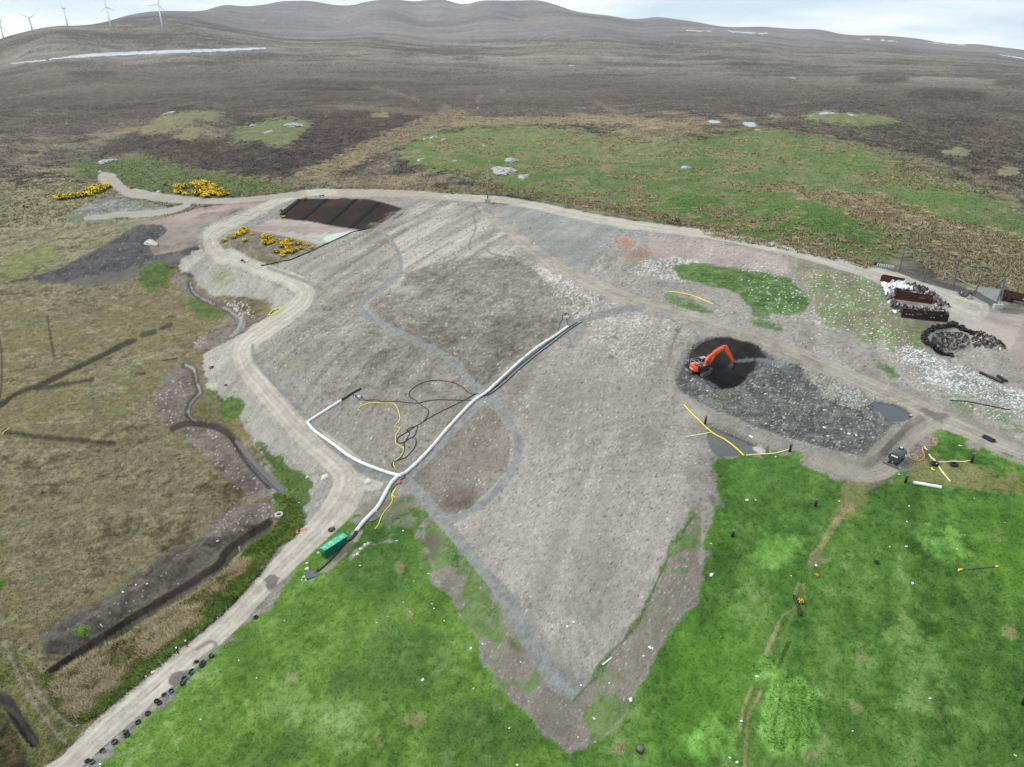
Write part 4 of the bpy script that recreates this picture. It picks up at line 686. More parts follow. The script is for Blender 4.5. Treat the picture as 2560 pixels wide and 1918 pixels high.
gx_t = np.stack([np.gradient(Xg, axis=0), np.gradient(Yg, axis=0), np.gradient(ZG, axis=0)], -1)
NRM = np.cross(gx_u.reshape(-1,3), gx_t.reshape(-1,3)); NRM /= np.linalg.norm(NRM, axis=1)[:,None]; NRM *= np.sign(NRM[:,2:3])
def raw_mesh(name, co, faces, nper, col=None, nrm=None, smooth=True):
    me = bpy.data.meshes.new(name); nf = len(faces)
    me.vertices.add(len(co)); me.vertices.foreach_set('co', np.ascontiguousarray(co, np.float32).ravel())
    me.loops.add(nf*nper); me.loops.foreach_set('vertex_index', np.ascontiguousarray(faces, np.int32).ravel())
    me.polygons.add(nf); me.polygons.foreach_set('loop_start', np.arange(nf, dtype=np.int32)*nper)
    me.polygons.foreach_set('use_smooth', np.full(nf, smooth, bool))
    me.update(calc_edges=True)
    if col is not None:
        a = me.color_attributes.new('Col', 'FLOAT_COLOR', 'POINT'); a.data.foreach_set('color', np.concatenate([col, np.ones((len(col), 1), np.float32)], 1).astype(np.float32).ravel())
    if nrm is not None: me.normals_split_custom_set_from_vertices(nrm.astype(np.float32))
    return me
idx = np.arange(N).reshape(NT, NU)
FQ = np.stack([idx[:-1,:-1], idx[:-1,1:], idx[1:,1:], idx[1:,:-1]], -1).reshape(-1, 4)
FK = K[FQ[:,0]]
# tidy single stray cells of water
CO = np.stack([X, Y, Z], 1)
C = np.clip(C, .004, .9)
for k, (nm, ma) in SHEETS.items():
    f = FQ[FK == k]
    if len(f) == 0: continue
    used, inv = np.unique(f, return_inverse=True)
    # faces run clockwise seen from above: turn them
    me = raw_mesh(nm, CO[used], inv.reshape(-1, 4)[:, ::-1], 4, C[used], NRM[used])
    o = bpy.data.objects.new(nm, me); COL.objects.link(o); me.materials.append(ma); o['kind'] = 'structure'
# ---------------------------------------------------------------- building kit
class MB:
    def __init__(s): s.v = []; s.f = []
    def add(s, vs, fs):
        n = len(s.v); s.v += [tuple(v) for v in vs]; s.f += [tuple(i+n for i in f) for f in fs]; return s
    def box(s, c, d, rz=0, M=None, taper=1.0):
        hx, hy, hz = d[0]/2, d[1]/2, d[2]/2; vs = []
        for sz in (-1, 1):
            t = taper if sz > 0 else 1
            for sx, sy in ((-1,-1),(1,-1),(1,1),(-1,1)):
                x, y = sx*hx*t, sy*hy*t; vs.append(Vector((x*math.cos(rz)-y*math.sin(rz)+c[0], x*math.sin(rz)+y*math.cos(rz)+c[1], sz*hz+c[2])))
        if M: vs = [M @ v for v in vs]
        return s.add(vs, [(3,2,1,0),(4,5,6,7),(0,1,5,4),(1,2,6,5),(2,3,7,6),(3,0,4,7)])
    def tube(s, pts, r, n=8, cap=True):
        P = [Vector(p) for p in pts]; R = r if isinstance(r, (list, tuple)) else [r]*len(P); base = len(s.v); up = Vector((0,0,1)); prev = None
        for i, p in enumerate(P):
            d = (P[min(i+1, len(P)-1)] - P[max(i-1, 0)]).normalized()
            if prev is None:
                a = d.cross(up); a = a.normalized() if a.length > .01 else Vector((1,0,0))
            else: a = (prev - d*prev.dot(d)).normalized()
            prev = a; b = d.cross(a)
            for k in range(n):
                t = 2*math.pi*k/n; s.v.append(tuple(p + (a*math.cos(t) + b*math.sin(t))*R[i]))
        for i in range(len(P)-1):
            for k in range(n): s.f.append((base+i*n+k, base+i*n+(k+1)%n, base+(i+1)*n+(k+1)%n, base+(i+1)*n+k))
        if cap: s.f.append(tuple(base+k for k in range(n))[::-1]); e = base+(len(P)-1)*n; s.f.append(tuple(e+k for k in range(n)))
        return s
    def prism(s, outline, w0, w1, ax='y'):
        """outline in the x-z plane, thickness along y"""
        n = len(outline); vs = [(x, w0, z) for x, z in outline] + [(x, w1, z) for x, z in outline]
        return s.add(vs, [tuple(range(n)), tuple(range(n, 2*n))[::-1]] + [(i, i+n, (i+1)%n+n, (i+1)%n)[::-1] for i in range(n)])
    def build(s, name, m, parent=None, smooth=False, bevel=0):
        me = bpy.data.meshes.new(name); me.from_pydata(s.v, [], s.f); me.update()
        import bmesh
        bm = bmesh.new(); bm.from_mesh(me); bmesh.ops.recalc_face_normals(bm, faces=bm.faces)
        if bevel: bmesh.ops.bevel(bm, geom=[e for e in bm.edges if len(e.link_faces) == 2 and e.calc_face_angle(0) > .6], offset=bevel, segments=2, affect='EDGES')
        bm.to_mesh(me); bm.free()
        if smooth:
            for p in me.polygons: p.use_smooth = True
        me.materials.append(m); o = bpy.data.objects.new(name, me); COL.objects.link(o)
        if parent: o.parent = parent
        return o
def tag(o, label=None, cat=None, group=None, kind=None):
    if label: o['label'] = label
    if cat: o['category'] = cat
    if group: o['group'] = group
    if kind: o['kind'] = kind
    return o
def empty(name, loc, rz=0, label=None, cat=None, group=None):
    o = bpy.data.objects.new(name, None); o.empty_display_size = .2; COL.objects.link(o); o.location = loc; o.rotation_euler = (0, 0, rz); return tag(o, label, cat, group)
def copy_tree(o, parent=None):
    c = o.copy(); COL.objects.link(c)
    if parent: c.parent = parent
    for ch in list(o.children): copy_tree(ch, c)
    return c
def head(a, b): return math.atan2(b.y-a.y, b.x-a.x)
# ================================================================ THINGS
def mid(k, pts): return S1(k, *pts)
# ---------------------------------------------------------------- wind turbines
WHT = mat('turbine white', (225,228,230), .5, .05, .3)
def turbine(base, hubpx, ang, yaw, label, blade=27.0):
    (u, v), D = base, 2290.0
    rx, ry, rz = ray(u, v); s = D/float(ry); x, y = float(rx)*s, D; z = float(H(x, y)) - 2
    hx, hy, hz = ray(*hubpx); zh = CH + float(hz)*D/float(hy); h = zh - z
    r = empty('wind_turbine', (x, y, z), 0, label, 'wind turbine', 'wind turbines along the left skyline')
    MB().tube([(0,0,0),(0,0,h*.5),(0,0,h-1)], [2.3,1.9,1.25], 16).build('tower', WHT, r, True)
    c, s_ = math.cos(yaw), math.sin(yaw); fw = Vector((c, s_, 0)); sd = Vector((-s_, c, 0)); top = Vector((0,0,h))
    MB().box((0,0,0), (8,3,3.2), 0, Matrix.Translation(top - fw*1.5) @ Matrix.Rotation(yaw, 4, 'Z')).build('nacelle', WHT, r, bevel=.4)
    hb = top + fw*4
    MB().tube([hb - fw*1.2, hb + fw*.6, hb + fw*1.6], [1.5,1.4,.4], 12).build('hub', WHT, r, True)
    for k in range(3):
        a = ang + k*2*math.pi/3; d = sd*math.sin(a) + Vector((0,0,1))*math.cos(a); q = d.cross(fw)
        m = MB(); n = 8; vs = []
        for i in range(n):
            t = i/(n-1); w_ = [1.0,2.6,2.5,2.1,1.7,1.3,.9,.4][i]; th = .5*(1-t)+.1; c0 = hb + fw*.4 + d*(1.2 + blade*t)
            vs += [c0 - q*w_*.35, c0 + fw*th, c0 + q*w_*.65, c0 - fw*th]
        fs = [(4*i+j, 4*i+(j+1)%4, 4*i+4+(j+1)%4, 4*i+4+j) for i in range(n-1) for j in range(4)] + [(3,2,1,0), (4*n-4,4*n-3,4*n-2,4*n-1)]
        m.add(vs, fs).build('blade', WHT, r, True)
turbine((407,73), (400.5,11), math.radians(20), math.radians(-70), 'white wind turbine farthest right on the skyline, in front of the hill')
turbine((278,72), (272,17), math.radians(-5), math.radians(-80), 'white wind turbine standing at the foot of the hill, second from the right')
turbine((170,67.5), (166,21), math.radians(8), math.radians(-150), 'white wind turbine seen almost edge-on at the middle of the row')
turbine((81.5,79), (79,45.5), math.radians(60), math.radians(-75), 'small white wind turbine second from the left on the skyline')
turbine((9,96), (6,61), math.radians(30), math.radians(-70), 'wind turbine farthest left, at the edge of the photo')
# ---------------------------------------------------------------- pipes and hoses
def pxline(k, pts, r, lift=None, step=5, n=8):
    q = smooth_line(T(k, pts), step); P = surf(q)
    z = np.array([p.z for p in P]); 
    for _ in range(3): z = np.convolve(np.pad(z, 1, mode='edge'), [.25,.5,.25], 'valid')
    return [Vector((p.x, p.y, a + (r*.8 if lift is None else lift))) for p, a in zip(P, z)]
def line_thing(name, k, pts, r, m, label, cat, group=None, lift=None, n=8, step=5):
    P = pxline(k, pts, r, lift, step); o = P[0].copy(); rr = [r*random.uniform(.94, 1.06) for _ in P] if m.name.startswith('white pipe') else r; mb = MB().tube([p - o for p in P], rr, n)
    ob = mb.build(name, m, None, True); ob.location = o; return tag(ob, label, cat, group)
LAG = mat('white pipe lagging', (216,216,214), .6, .12, 1.2, bump=.3, col2=(176,172,164), thr=.64)
BLK = mat('black plastic', (34,36,38), .45, .2, 4)
YEL = mat('yellow hose', (205,200,60), .5, .12, 3); CRM = mat('cream plastic', (222,214,150), .5, .1, 3); GRN = mat('green hose', (52,72,52), .5, .1, 3)
YPB = mat('yellow pipe', (226,208,70), .45, .1, 3); WPL = mat('white plastic', (226,228,228), .5, .06, 3)
ORG = mat('orange hose', (205,140,84), .5, .15, 3)
line_thing('lagged_pipe', 'B1', [(1388,484),(1345,515),(1300,547),(1200,612),(1090,702),(960,822),(890,887),(820,932),(740,1012),(640,1122),(560,1217),(470,1312),(395,1380)], .31, LAG, 'long white lagged pipe running down the middle of the grey slope', 'pipe', n=12)
line_thing('lagged_pipe', 'B1', [(392,1378),(350,1400),(310,1442),(270,1512),(230,1582),(160,1657),(130,1690),(100,1730)], .33, LAG, 'white lagged pipe bending down from the junction to the green container', 'pipe', n=12)
line_thing('lagged_pipe', 'S', [(768,1058),(785,1078),(812,1098),(840,1118),(870,1141),(905,1160),(940,1174),(975,1186),(1003,1193)], .32, LAG, 'white lagged pipe along the edge of the track curve', 'pipe', n=12)
line_thing('lagged_pipe', 'B0', [(1870,1070),(1900,1048),(1975,1000),(2083,932)], .29, LAG, 'short white lagged pipe climbing from the track to the black pipe', 'pipe', n=12)
line_thing('black_pipe', 'B0', [(2083,932),(2140,893),(2200,860)], .25, BLK, 'black pipe joining the short white pipe to the left wellhead', 'pipe')
for a, lab in ((0, 'upper of two thin black pipes beside the long white pipe'), (12, 'lower of two thin black pipes beside the long white pipe')):
    line_thing('black_pipe', 'B1', [(1445+a*2.5,455-a*.4),(1385+a,492+a*.7),(1300+a,556+a),(1200+a,634+a*.8),(1090+a,722+a),(980+a,822+a),(910+a,880+a*.6),(870,905)], .11, BLK, lab, 'pipe', 'thin black pipes beside the white pipe')
for a, lab in ((0, 'black pipe end between the white pipe and the green container, left one'), (22, 'black pipe end between the white pipe and the green container, right one')):
    line_thing('black_pipe', 'G', [(800+a,965+a*.2),(755+a,1030),(705+a*.5,1085)], .16, BLK, lab, 'pipe', 'black pipe ends by the container')
line_thing('black_pipe', 'G', [(700,1090),(600,1195),(500,1310),(380,1420),(300,1490),(250,1520)], .12, BLK, 'long black pipe lying beside the green container', 'pipe')
line_thing('hose', 'G', [(370,1340),(345,1410),(300,1480),(290,1560),(270,1605)], .06, mat('grey hose', (110,135,118), .5), 'pale thin hose at the lower end of the green container', 'hose')
line_thing('hose', 'G', [(820,870),(870,825),(930,815),(990,832),(1060,810),(1110,770)], .07, BLK, 'thin grey hose crossing over the white pipe above the green container', 'hose')
line_thing('black_hose', 'H', [(350,170),(372,200),(400,235),(480,225),(560,222),(640,250),(780,243),(900,250),(1000,262),(1080,268),(1160,264),(1250,240),(1400,222),(1600,225),(1880,228),(1960,205),(2060,170)], .09, BLK, 'black hose from the left wellhead across to the white pipe', 'hose', 'black hoses on the slope')
line_thing('black_hose', 'H', [(1940,145),(1860,140),(1800,100),(1740,40),(1600,-20),(1400,-45),(1250,-30),(1130,20),(1040,80),(1005,140),(1020,190),(1100,228),(1160,285),(1240,335),(1275,360),(1275,420),(1245,480),(1215,520)], .09, BLK, 'black hose making a wide loop above the others', 'hose', 'black hoses on the slope')
line_thing('black_hose', 'H', [(1960,130),(1840,190),(1700,265),(1500,360),(1300,465),(1200,530),(1080,600),(960,680),(860,745),(845,800),(900,825),(1000,765),(1080,735),(1110,780),(1090,870),(1030,950),(960,1020),(860,1055),(790,1075),(765,1120),(790,1160)], .09, BLK, 'black hose running straight from the white pipe into the tangle', 'hose', 'black hoses on the slope')
line_thing('black_hose', 'H', [(1130,580),(1050,600),(990,630),(980,660),(1015,680),(985,750),(960,790),(940,830),(945,900),(920,980),(870,1040),(780,1090)], .09, BLK, 'short tangled black hose beside the yellow hose', 'hose', 'black hoses on the slope')
line_thing('black_hose', 'H', [(1130,590),(1105,660),(1080,720),(1000,770),(930,820)], .08, BLK, 'shortest black hose in the middle of the tangle', 'hose', 'black hoses on the slope')
line_thing('yellow_hose', 'H', [(310,352),(330,318),(380,290),(470,268),(560,264),(660,272),(760,264),(815,285),(845,330),(870,400),(884,470),(865,530),(815,575),(815,603),(880,606),(875,640),(835,690),(822,760),(830,830),(900,865),(934,890),(925,950),(880,1020),(800,1080),(790,1110),(820,1180)], .10, YEL, 'long winding yellow hose on the slope below the left wellhead', 'hose')
line_thing('yellow_hose', 'G', [(1345,360),(1325,400),(1290,470),(1300,490),(1330,512)], .10, YEL, 'short bright yellow hose end under the pipe junction', 'hose')
line_thing('yellow_hose', 'G', [(1340,380),(1300,420),(1280,480),(1290,530),(1270,590),(1220,650),(1160,725),(1130,790),(1105,860),(1055,930)], .09, YEL, 'yellow hose trailing down through the grass from the junction', 'hose')
line_thing('black_hose', 'G', [(1410,190),(1450,195),(1455,240),(1400,265),(1380,300),(1300,380),(1270,440)], .09, BLK, 'black hose looped over the white pipe junction', 'hose')
line_thing('red_cloth', 'G', [(1392,290),(1385,310),(1378,330)], .22, mat('red cloth', (205,90,80), .8), 'small red rag below the pipe junction', 'rag')
line_thing('yellow_hose', 'B0', [(1630,420),(1660,385),(1700,372),(1735,352),(1720,370),(1680,400),(1640,412),(1665,378),(1725,362)], .13, YEL, 'coil of yellow hose on the verge of the left track', 'hose')
line_thing('yellow_pipe', 'B2', [(30,268),(100,276),(180,295),(300,345)], 0.122, YPB, 'yellow pipe lying on rough ground beneath the green slope', 'pipe')
line_thing('yellow_pipe', 'B2', [(122,958),(150,990),(205,1045),(290,1125),(370,1170),(430,1215),(487,1268)], 0.115, YPB, 'yellow pipe crossing over the grey pond', 'pipe')
line_thing('cream_pipe', 'B2', [(130,1152),(200,1142),(290,1125)], 0.094, CRM, 'cream pipe on the grey slope left of the pond', 'pipe')
line_thing('cream_pipe', 'B2', [(500,1265),(560,1260),(680,1252),(765,1228)], 0.094, CRM, 'cream pipe from the pond to the black vent post', 'pipe')
line_thing('white_pipe', 'B2', [(1517,1436),(1560,1442),(1620,1453),(1688,1465)], .26, WPL, 'white pipe lying in the grass below the tank', 'pipe')
line_thing('cream_pipe', 'F', [(965,430),(1005,490)], 0.115, CRM, 'short piece of cream pipe above the green hose', 'pipe')
line_thing('cream_pipe', 'F', [(1048,568),(1080,620),(1160,690),(1230,800),(1330,940),(1440,1070)], 0.122, CRM, 'long cream pipe lying across the grass right of the tank', 'pipe')
line_thing('cream_pipe', 'F', [(1190,706),(1350,710),(1520,694),(1680,704),(1815,680)], 0.094, CRM, 'cream pipe leading to the black vent post right of the tyres', 'pipe')
line_thing('green_pipe', 'F', [(960,470),(1010,590),(1060,710),(1090,800)], 0.101, GRN, 'dark green pipe lying between the orange hose and the cream pipe', 'pipe')
line_thing('yellow_elbow', 'F', [(1095,810),(1105,845),(1150,866)], 0.115, YPB, 'yellow elbow at the end of the green pipe', 'pipe end')
line_thing('orange_hose', 'F', [(1210,285),(1140,280),(1115,310),(1130,330),(1170,350),(1185,380),(1160,400),(1080,405),(1000,412),(945,425),(925,455),(940,520),(965,580),(960,630),(910,670),(820,682),(740,665),(690,625),(685,585),(730,570),(800,580),(845,615),(840,650),(800,660)], 0.072, ORG, 'orange and yellow hose coiled in the grass beside the tank', 'hose')
line_thing('black_pipe', 'C2', [(790,612),(812,672),(835,740)], .17, BLK, 'short black pipe beside the small gorse bush in the grass', 'pipe')
o = line_thing('black_pipe', 'C2', [(1812,455),(1920,446),(2020,438)], .09, mat('dark grey pipe', (84,84,76), .6), 'thin dark pipe with yellow ends lying in the right-hand grass', 'pipe')
for pts in ([(1792,465),(1798,456),(1816,455)], [(2018,438),(2034,437)]):
    P = pxline('C2', pts, .13); MB().tube([p - o.location for p in P], .13, 8).build('end_fitting', YPB, o, True)
line_thing('white_pole', 'C1', [(1598,1038),(1658,988)], .09, WPL, 'white pole lying at the lower right edge of the grey slope', 'pole')
line_thing('yellow_pole', 'B0', [(8,1142),(60,1092)], 0.072, YPB, 'yellow pole at the left edge of the bog', 'pole')
line_thing('timber', 'B0', [(985,688),(1080,674)], .14, mat('old timber', (96,80,66), .9, .3), 'old timber lying in the bog', 'timber')
line_thing('timber', 'C0', [(610,785),(628,808)], .08, mat('pale timber', (170,156,130), .9), 'pale stake beside the small green tree', 'stake')
line_thing('black_pipe', 'B2', [(1745,932),(1850,938),(1960,960),(2110,990)], .11, BLK, 'long thin black pipe across the littered bank', 'pipe')
for i, pts in enumerate([[(1925,765),(2060,825)], [(2030,785),(2085,818)]]):
    line_thing('black_pipe', 'B2', pts, .30, BLK, ['large black pipe lying at the edge of the yard, longer one', 'large black pipe lying at the edge of the yard, shorter one'][i], 'pipe', 'large black pipes by the yard')
line_thing('rope', 'J', [(1860,120),(1600,340),(1400,540),(1290,640),(1180,720)], .035, mat('blue rope', (120,150,150), .7), 'pale blue rope stretched past the tyres, upper length', 'rope', lift=.25)
line_thing('rope', 'J', [(890,960),(760,1080),(600,1240),(480,1350),(320,1500),(200,1600)], .035, mat('blue rope', (120,150,150), .7), 'pale blue rope stretched past the tyres, lower length', 'rope', lift=.25)
line_thing('black_edging', 'D', [(480,832),(600,806),(700,782),(800,765),(900,722),(1000,680),(1080,640),(1160,605),(1250,565),(1350,520),(1450,475),(1560,448),(1620,430)], .22, BLK, 'strip of black liner edging between the gorse mound and grey slope', 'liner edge')
# ---------------------------------------------------------------- wellheads
CON = mat('concrete', (176,174,168), .9, .12, 3, bump=.3); STL = mat('galvanised steel', (150,154,158), .4, .1, 3, metal=.6); RUST = mat('rusty steel', (92,52,38), .85, .3, 2.5, col2=(58,40,34), bump=.2)
def wellhead(p, label, rz):
    r = empty('wellhead', p, rz, label, 'wellhead')
    MB().tube([(0,0,-.2),(0,0,.55)], [.72,.70], 20).build('concrete_ring', CON, r)
    mb = MB().tube([(-.1,.5,0),(-.1,.5,1.25)], .16, 10).tube([(-.1,.5,1.05),(.7,.5,1.05),(.9,.45,.5)], .10, 8).tube([(-.1,.5,.8),(-.8,.45,.8),(-.95,.3,.2)], .09, 8); mb.build('pipework', mat('purple-grey pipe', (92,76,84), .5), r, True)
    MB().tube([(-.1,.5,1.25),(-.1,.5,1.33)], .26, 12).build('flange', STL, r); MB().tube([(-.45,.5,1.05),(-.45,.5,1.35)], .03, 6).tube([(-.62,.5,1.35),(-.28,.5,1.35)], .03, 6).build('valve_handle', mat('red valve', (150,50,40), .5), r)
wellhead(S1('B1', 1378, 428), 'wellhead with concrete ring at the top of the long white pipe', .4)
wellhead(S1('H', 300, 205), 'wellhead with concrete base at the end of the short white pipe', 2.4)
for pts, lab in (([(1380,400),(1345,450),(1330,500),(1322,545)], 'thin black hose on the left of the upper wellhead'), ([(1378,430),(1386,450),(1388,490)], 'thin black hose between the upper wellhead and the white pipe')):
    line_thing('black_hose', 'B1', pts, .07, BLK, lab, 'hose')
# ---------------------------------------------------------------- vent posts in the grass
VENTS = [('B2',250,1073,1.5,'black vent post on the bank beside the grey pond'),('B2',766,1240,1.3,'black vent post at the end of the cream pipe by the pond'),('B2',1872,1308,1.6,'black vent post at the end of the cream pipe right of the tyres'),('B2',1470,1430,1.3,'black vent post above the left end of the white pipe'),
         ('B2',921,1572,1.1,'black vent post in the middle of the right-hand field'),('C2',418,252,1.0,'black vent post near the gravel edge of the right-hand field'),('C2',2185,1275,1.3,'black vent post at the right edge of the photo')]
for k, u, v, h, lab in VENTS:
    r = empty('vent_post', S1(k, u, v), random.random(), lab, 'vent post', 'black vent posts in the grass')
    MB().tube([(0,0,-.1),(.05,0,h)], [.20,.19], 12).build('pipe', BLK, r, True); MB().tube([(.05,0,h),(.05,0,h+.1),(.05,0,h+.14)], [.25,.25,.18], 12).build('cap', mat('grey cap', (96,98,98), .5), r)
r = empty('vent_cover', S1('C1', 1828, 1552), 0, 'low domed grey vent cover in the grass near the bottom edge', 'vent cover')
MB().tube([(0,0,0),(0,0,.35),(0,0,.5),(0,0,.58)], [.42,.42,.3,.08], 16).build('dome', mat('grey cap', (96,98,98), .5), r, True); MB().tube([(0,0,0),(0,0,.1)], .5, 16).build('collar', BLK, r)
# ---------------------------------------------------------------- tyres
TYR = mat('tyre rubber', (38,39,41), .8, .3, 6, bump=.3)
def tyre_mesh(R=.36, w=.24, n=18):
    mb = MB(); prof = [(R*.58,-w*.42),(R*.80,-w*.5),(R*.97,-w*.42),(R,0),(R*.97,w*.42),(R*.80,w*.5),(R*.58,w*.42),(R*.62,0)]; m_ = len(prof); vs = []
    for i in range(n):
        a = 2*math.pi*i/n; vs += [(p[0]*math.cos(a), p[0]*math.sin(a), p[1] + w/2) for p in prof]
    return mb.add(vs, [(i*m_+j, ((i+1)%n)*m_+j, ((i+1)%n)*m_+(j+1)%m_, i*m_+(j+1)%m_) for i in range(n) for j in range(m_)])
TY = {}
def tyre(p, sc, label, group, tilt=0, rz=None, bits=18):
    if bits not in TY:
        o = tyre_mesh(n=bits).build('tyre', TYR, None, True); TY[bits] = o
    else: o = TY[bits].copy(); COL.objects.link(o)
    for k_ in list(o.keys()): del o[k_]
    o.location = p; o.scale = (sc, sc, sc); o.rotation_euler = (tilt, random.uniform(-.08, .08), random.random()*6 if rz is None else rz)
    return tag(o, label, 'tyre', group)
J = [(1750,212),(1650,290),(1565,282),(1635,325),(1510,395),(1495,425),(1415,495),(1395,550),(1250,650),(1160,695),(1065,775),(1098,800),(955,932),(835,1042),(675,1165),(695,1205),(540,1292),(385,1400),(195,1528),(252,1542)]
JL = ['tyre on its own at the top end of the roadside row','upper tyre of the cluster near the top of the roadside row','pale muddy tyre at the road edge left of the cluster','lower tyre of the cluster near the top of the roadside row','right tyre of a leaning pair below the cluster','left tyre of a leaning pair below the cluster','upper of two tyres leaning together beside the rope','lower of two tyres leaning together beside the rope','single tyre half sunk in grass below the leaning pairs','muddy tyre at the road edge halfway down the row','left tyre of the double lying halfway down the row','right tyre of the double lying halfway down the row','tyre with open centre just below the double','tyre hidden in dark grass beside the puddle','upper tyre of the pair across the rope','lower tyre of the pair across the rope','tyre standing alone beside the lower rope','tyre beside the rope third from the bottom','left tyre of the last pair at the bottom','right tyre of the last pair at the bottom']
for (u, v), lab in zip(J, JL): tyre(S1('J', u, v, .02), 1.0*random.uniform(.9, 1.12), lab, 'tyres in a row along the bottom track', tilt=random.uniform(-.35, .35))
for k, u, v, sc, lab in [('J',1315,10,.9,'tyre in the rough grass above the two short posts'),('C0',1560,748,1.0,'tyre in the grass below the dry weed patch'),('F',1160,752,1.7,'large tyre lying under the cream pipe'),('F',1505,765,1.7,'large tyre lying between the cream pipe and the vent post'),
                     ('F',2090,262,1.5,'left tyre of the row beside the upper track'),('F',2150,290,1.5,'middle tyre of the row beside the upper track'),('F',2205,318,1.5,'right tyre of the row beside the upper track'),('C2',1295,412,.9,'black tyre lying alone in the right-hand grass'),('B0',1752,1535,1.0,'tyre in the green hollow above the concrete ring'),
                     ('D',310,790,1.6,'black tyre at the bend beside the gorse mound'),('D',280,775,1.6,'second black tyre at the bend beside the gorse mound'),('D',1110,88,1.6,'tyre heap end above the lined bank'),('D',1140,84,1.6,'right tyre above the lined bank')]:
    tyre(S1(k, u, v, .02), sc, lab, 'loose tyres')
# rows of tyres down the lined bank
def lerp2(a, b, t): return (a[0]+(b[0]-a[0])*t, a[1]+(b[1]-a[1])*t)
BANDS = [((890,125),(695,285),30,20,'tyres down the left edge of the lined bank','tyre in the leftmost row down the dark bank'), ((1180,118),(915,330),36,22,'tyres in the second row down the lined bank','tyre in the second row down the dark bank'),
         ((1490,122),(1185,385),38,22,'tyres in the third row down the lined bank','tyre in the third row down the dark bank'), ((1730,158),(1425,430),40,22,'tyres in the fourth row down the lined bank','tyre in the rightmost row down the dark bank')]
for a, b, wd, n, grp, lab in BANDS:
    for i in range(n):
        for j in range(3):
            c = lerp2(a, b, (i+.5)/n); u = c[0] + (j-1)*wd*.36 + random.uniform(-3, 3); p = S1('D', u, c[1], .03); tyre(p, 1.5, lab, grp, tilt=random.uniform(-.1, .1), bits=9)
# ring of tyres round the litter pit
ring = [(870,1560),(800,1540),(770,1500),(755,1455),(760,1410),(785,1370),(820,1340),(860,1318),(905,1298),(950,1286),(1000,1278),(1050,1268),(1100,1262),(1150,1258),(1200,1262),(1250,1280),(1300,1300),(1350,1325),(1400,1345),(1450,1365),(1500,1385),(1560,1400),(1620,1412),(1165,1235),(1215,1240),(1310,1290),(1130,1240),(900,1600),(940,1630),(985,1650),(1040,1665),(1100,1680),(1160,1695)]
for i, (u, v) in enumerate(ring):
    for j in range(2): tyre(S1('E', u + random.uniform(-14,14), v + random.uniform(-10,10), .05 + .35*j), random.uniform(1.4, 2.2) if u < 1000 else random.uniform(1.1, 1.7), 'black tyre stacked around the rim of the litter pit', 'tyres around the litter pit', tilt=random.uniform(-.5,.5), bits=12)
# ---------------------------------------------------------------- excavator
ORP = mat('orange paint', (226,84,34), .4, .10, 1.5, spec=.5, col2=(196,66,28), thr=.62); DRK = mat('dark machine steel', (44,44,46), .6, .25, 4); TRK = mat('muddy track', (88,84,78), .9, .35, 5); GLS = mat('cab glass', (40,48,52), .1, .05, 2, spec=.6); CABG = mat('grey cab', (150,152,152), .5, .15, 3)
p0 = S1('B2', 225, 760)
az0 = math.atan2(p0.x, p0.y)                      # bearing of the machine from the survey point
ex = empty('excavator', p0 + Vector((0,0,-.1)), 0, 'orange tracked excavator working in the black pit', 'excavator')
def rot(phi): return Matrix.Rotation(math.pi/2 - az0 - phi, 4, 'Z')      # local +x points phi clockwise from straight away
MU = rot(math.radians(26)); MH = rot(math.radians(50))
for sy in (-1, 1):
    m = MB(); prof = []
    for i in range(9): a = math.pi/2 + math.pi*i/8; prof.append((-1.75 + .42*math.cos(a), .45 + .42*math.sin(a)))
    for i in range(9): a = -math.pi/2 + math.pi*i/8; prof.append((1.75 + .42*math.cos(a), .45 + .42*math.sin(a)))
    m.prism(prof, sy*1.2 - .3, sy*1.2 + .3)
    for i in range(14): m.box((-1.9 + i*.29, sy*1.2, .885), (.14, .62, .05))
    m.v = [tuple(MU @ Vector(v)) for v in m.v]; tk = m.build('track', TRK, ex)
    w_ = MB()
    for x in (-1.75, -.9, 0, .9, 1.75): w_.tube([(x, sy*1.2-.33, .45), (x, sy*1.2+.33, .45)], .27 if abs(x) > 1 else .18, 12)
    w_.v = [tuple(MU @ Vector(v)) for v in w_.v]; w_.build('wheel', DRK, tk)
m = MB().box((0,0,.62), (2.2,1.9,.45)).tube([(0,0,.8),(0,0,1.12)], .62, 16); m.v = [tuple(MU @ Vector(v)) for v in m.v]; m.build('chassis', DRK, ex)
def up(m): m.v = [tuple(MH @ Vector(v)) for v in m.v]; return m
up(MB().box((-.45,0,1.2), (3.4,2.5,.2)).box((-.3,-.85,1.7), (2.4,.8,.85)).box((-1.1,.1,1.72), (1.6,2.3,.9))).build('engine_house', DRK, ex, bevel=.04)
cw = MB(); pr = []
for i in range(9):
    a = -1.0 + 2.0*i/8; pr.append((-1.35 - 1.05*math.cos(a), 1.38*math.sin(a)/math.sin(1.0)))
vs = [(x, y, 1.1) for x, y in pr] + [(x, y, 2.15) for x, y in pr] + [(-1.5, -1.38, 1.1), (-1.5, 1.38, 1.1), (-1.5, -1.38, 2.15), (-1.5, 1.38, 2.15)]
n = len(pr); fs = [(i, i+1, i+1+n, i+n) for i in range(n-1)] + [tuple(range(n-1, -1, -1)) , tuple(range(n, 2*n))]
up(cw.add(vs[:2*n], fs + [(0, n, 2*n-1, n-1)])).build('counterweight', ORP, ex, bevel=.05)
up(MB().box((-2.43,.1,1.45), (.03,1.0,.16))).build('marking', WPL, ex)
up(MB().box((-.6,-.95,2.13), (1.5,.55,.06)).box((-1.25,0,2.3), (.9,.9,.25))).build('bonnet', ORP, ex, bevel=.03)
up(MB().box((-1.55,.6,2.2), (1.1,.8,.1)).tube([(-1.2,-.4,2.2),(-1.2,-.4,2.75)], .07, 8)).build('exhaust', CABG, ex)
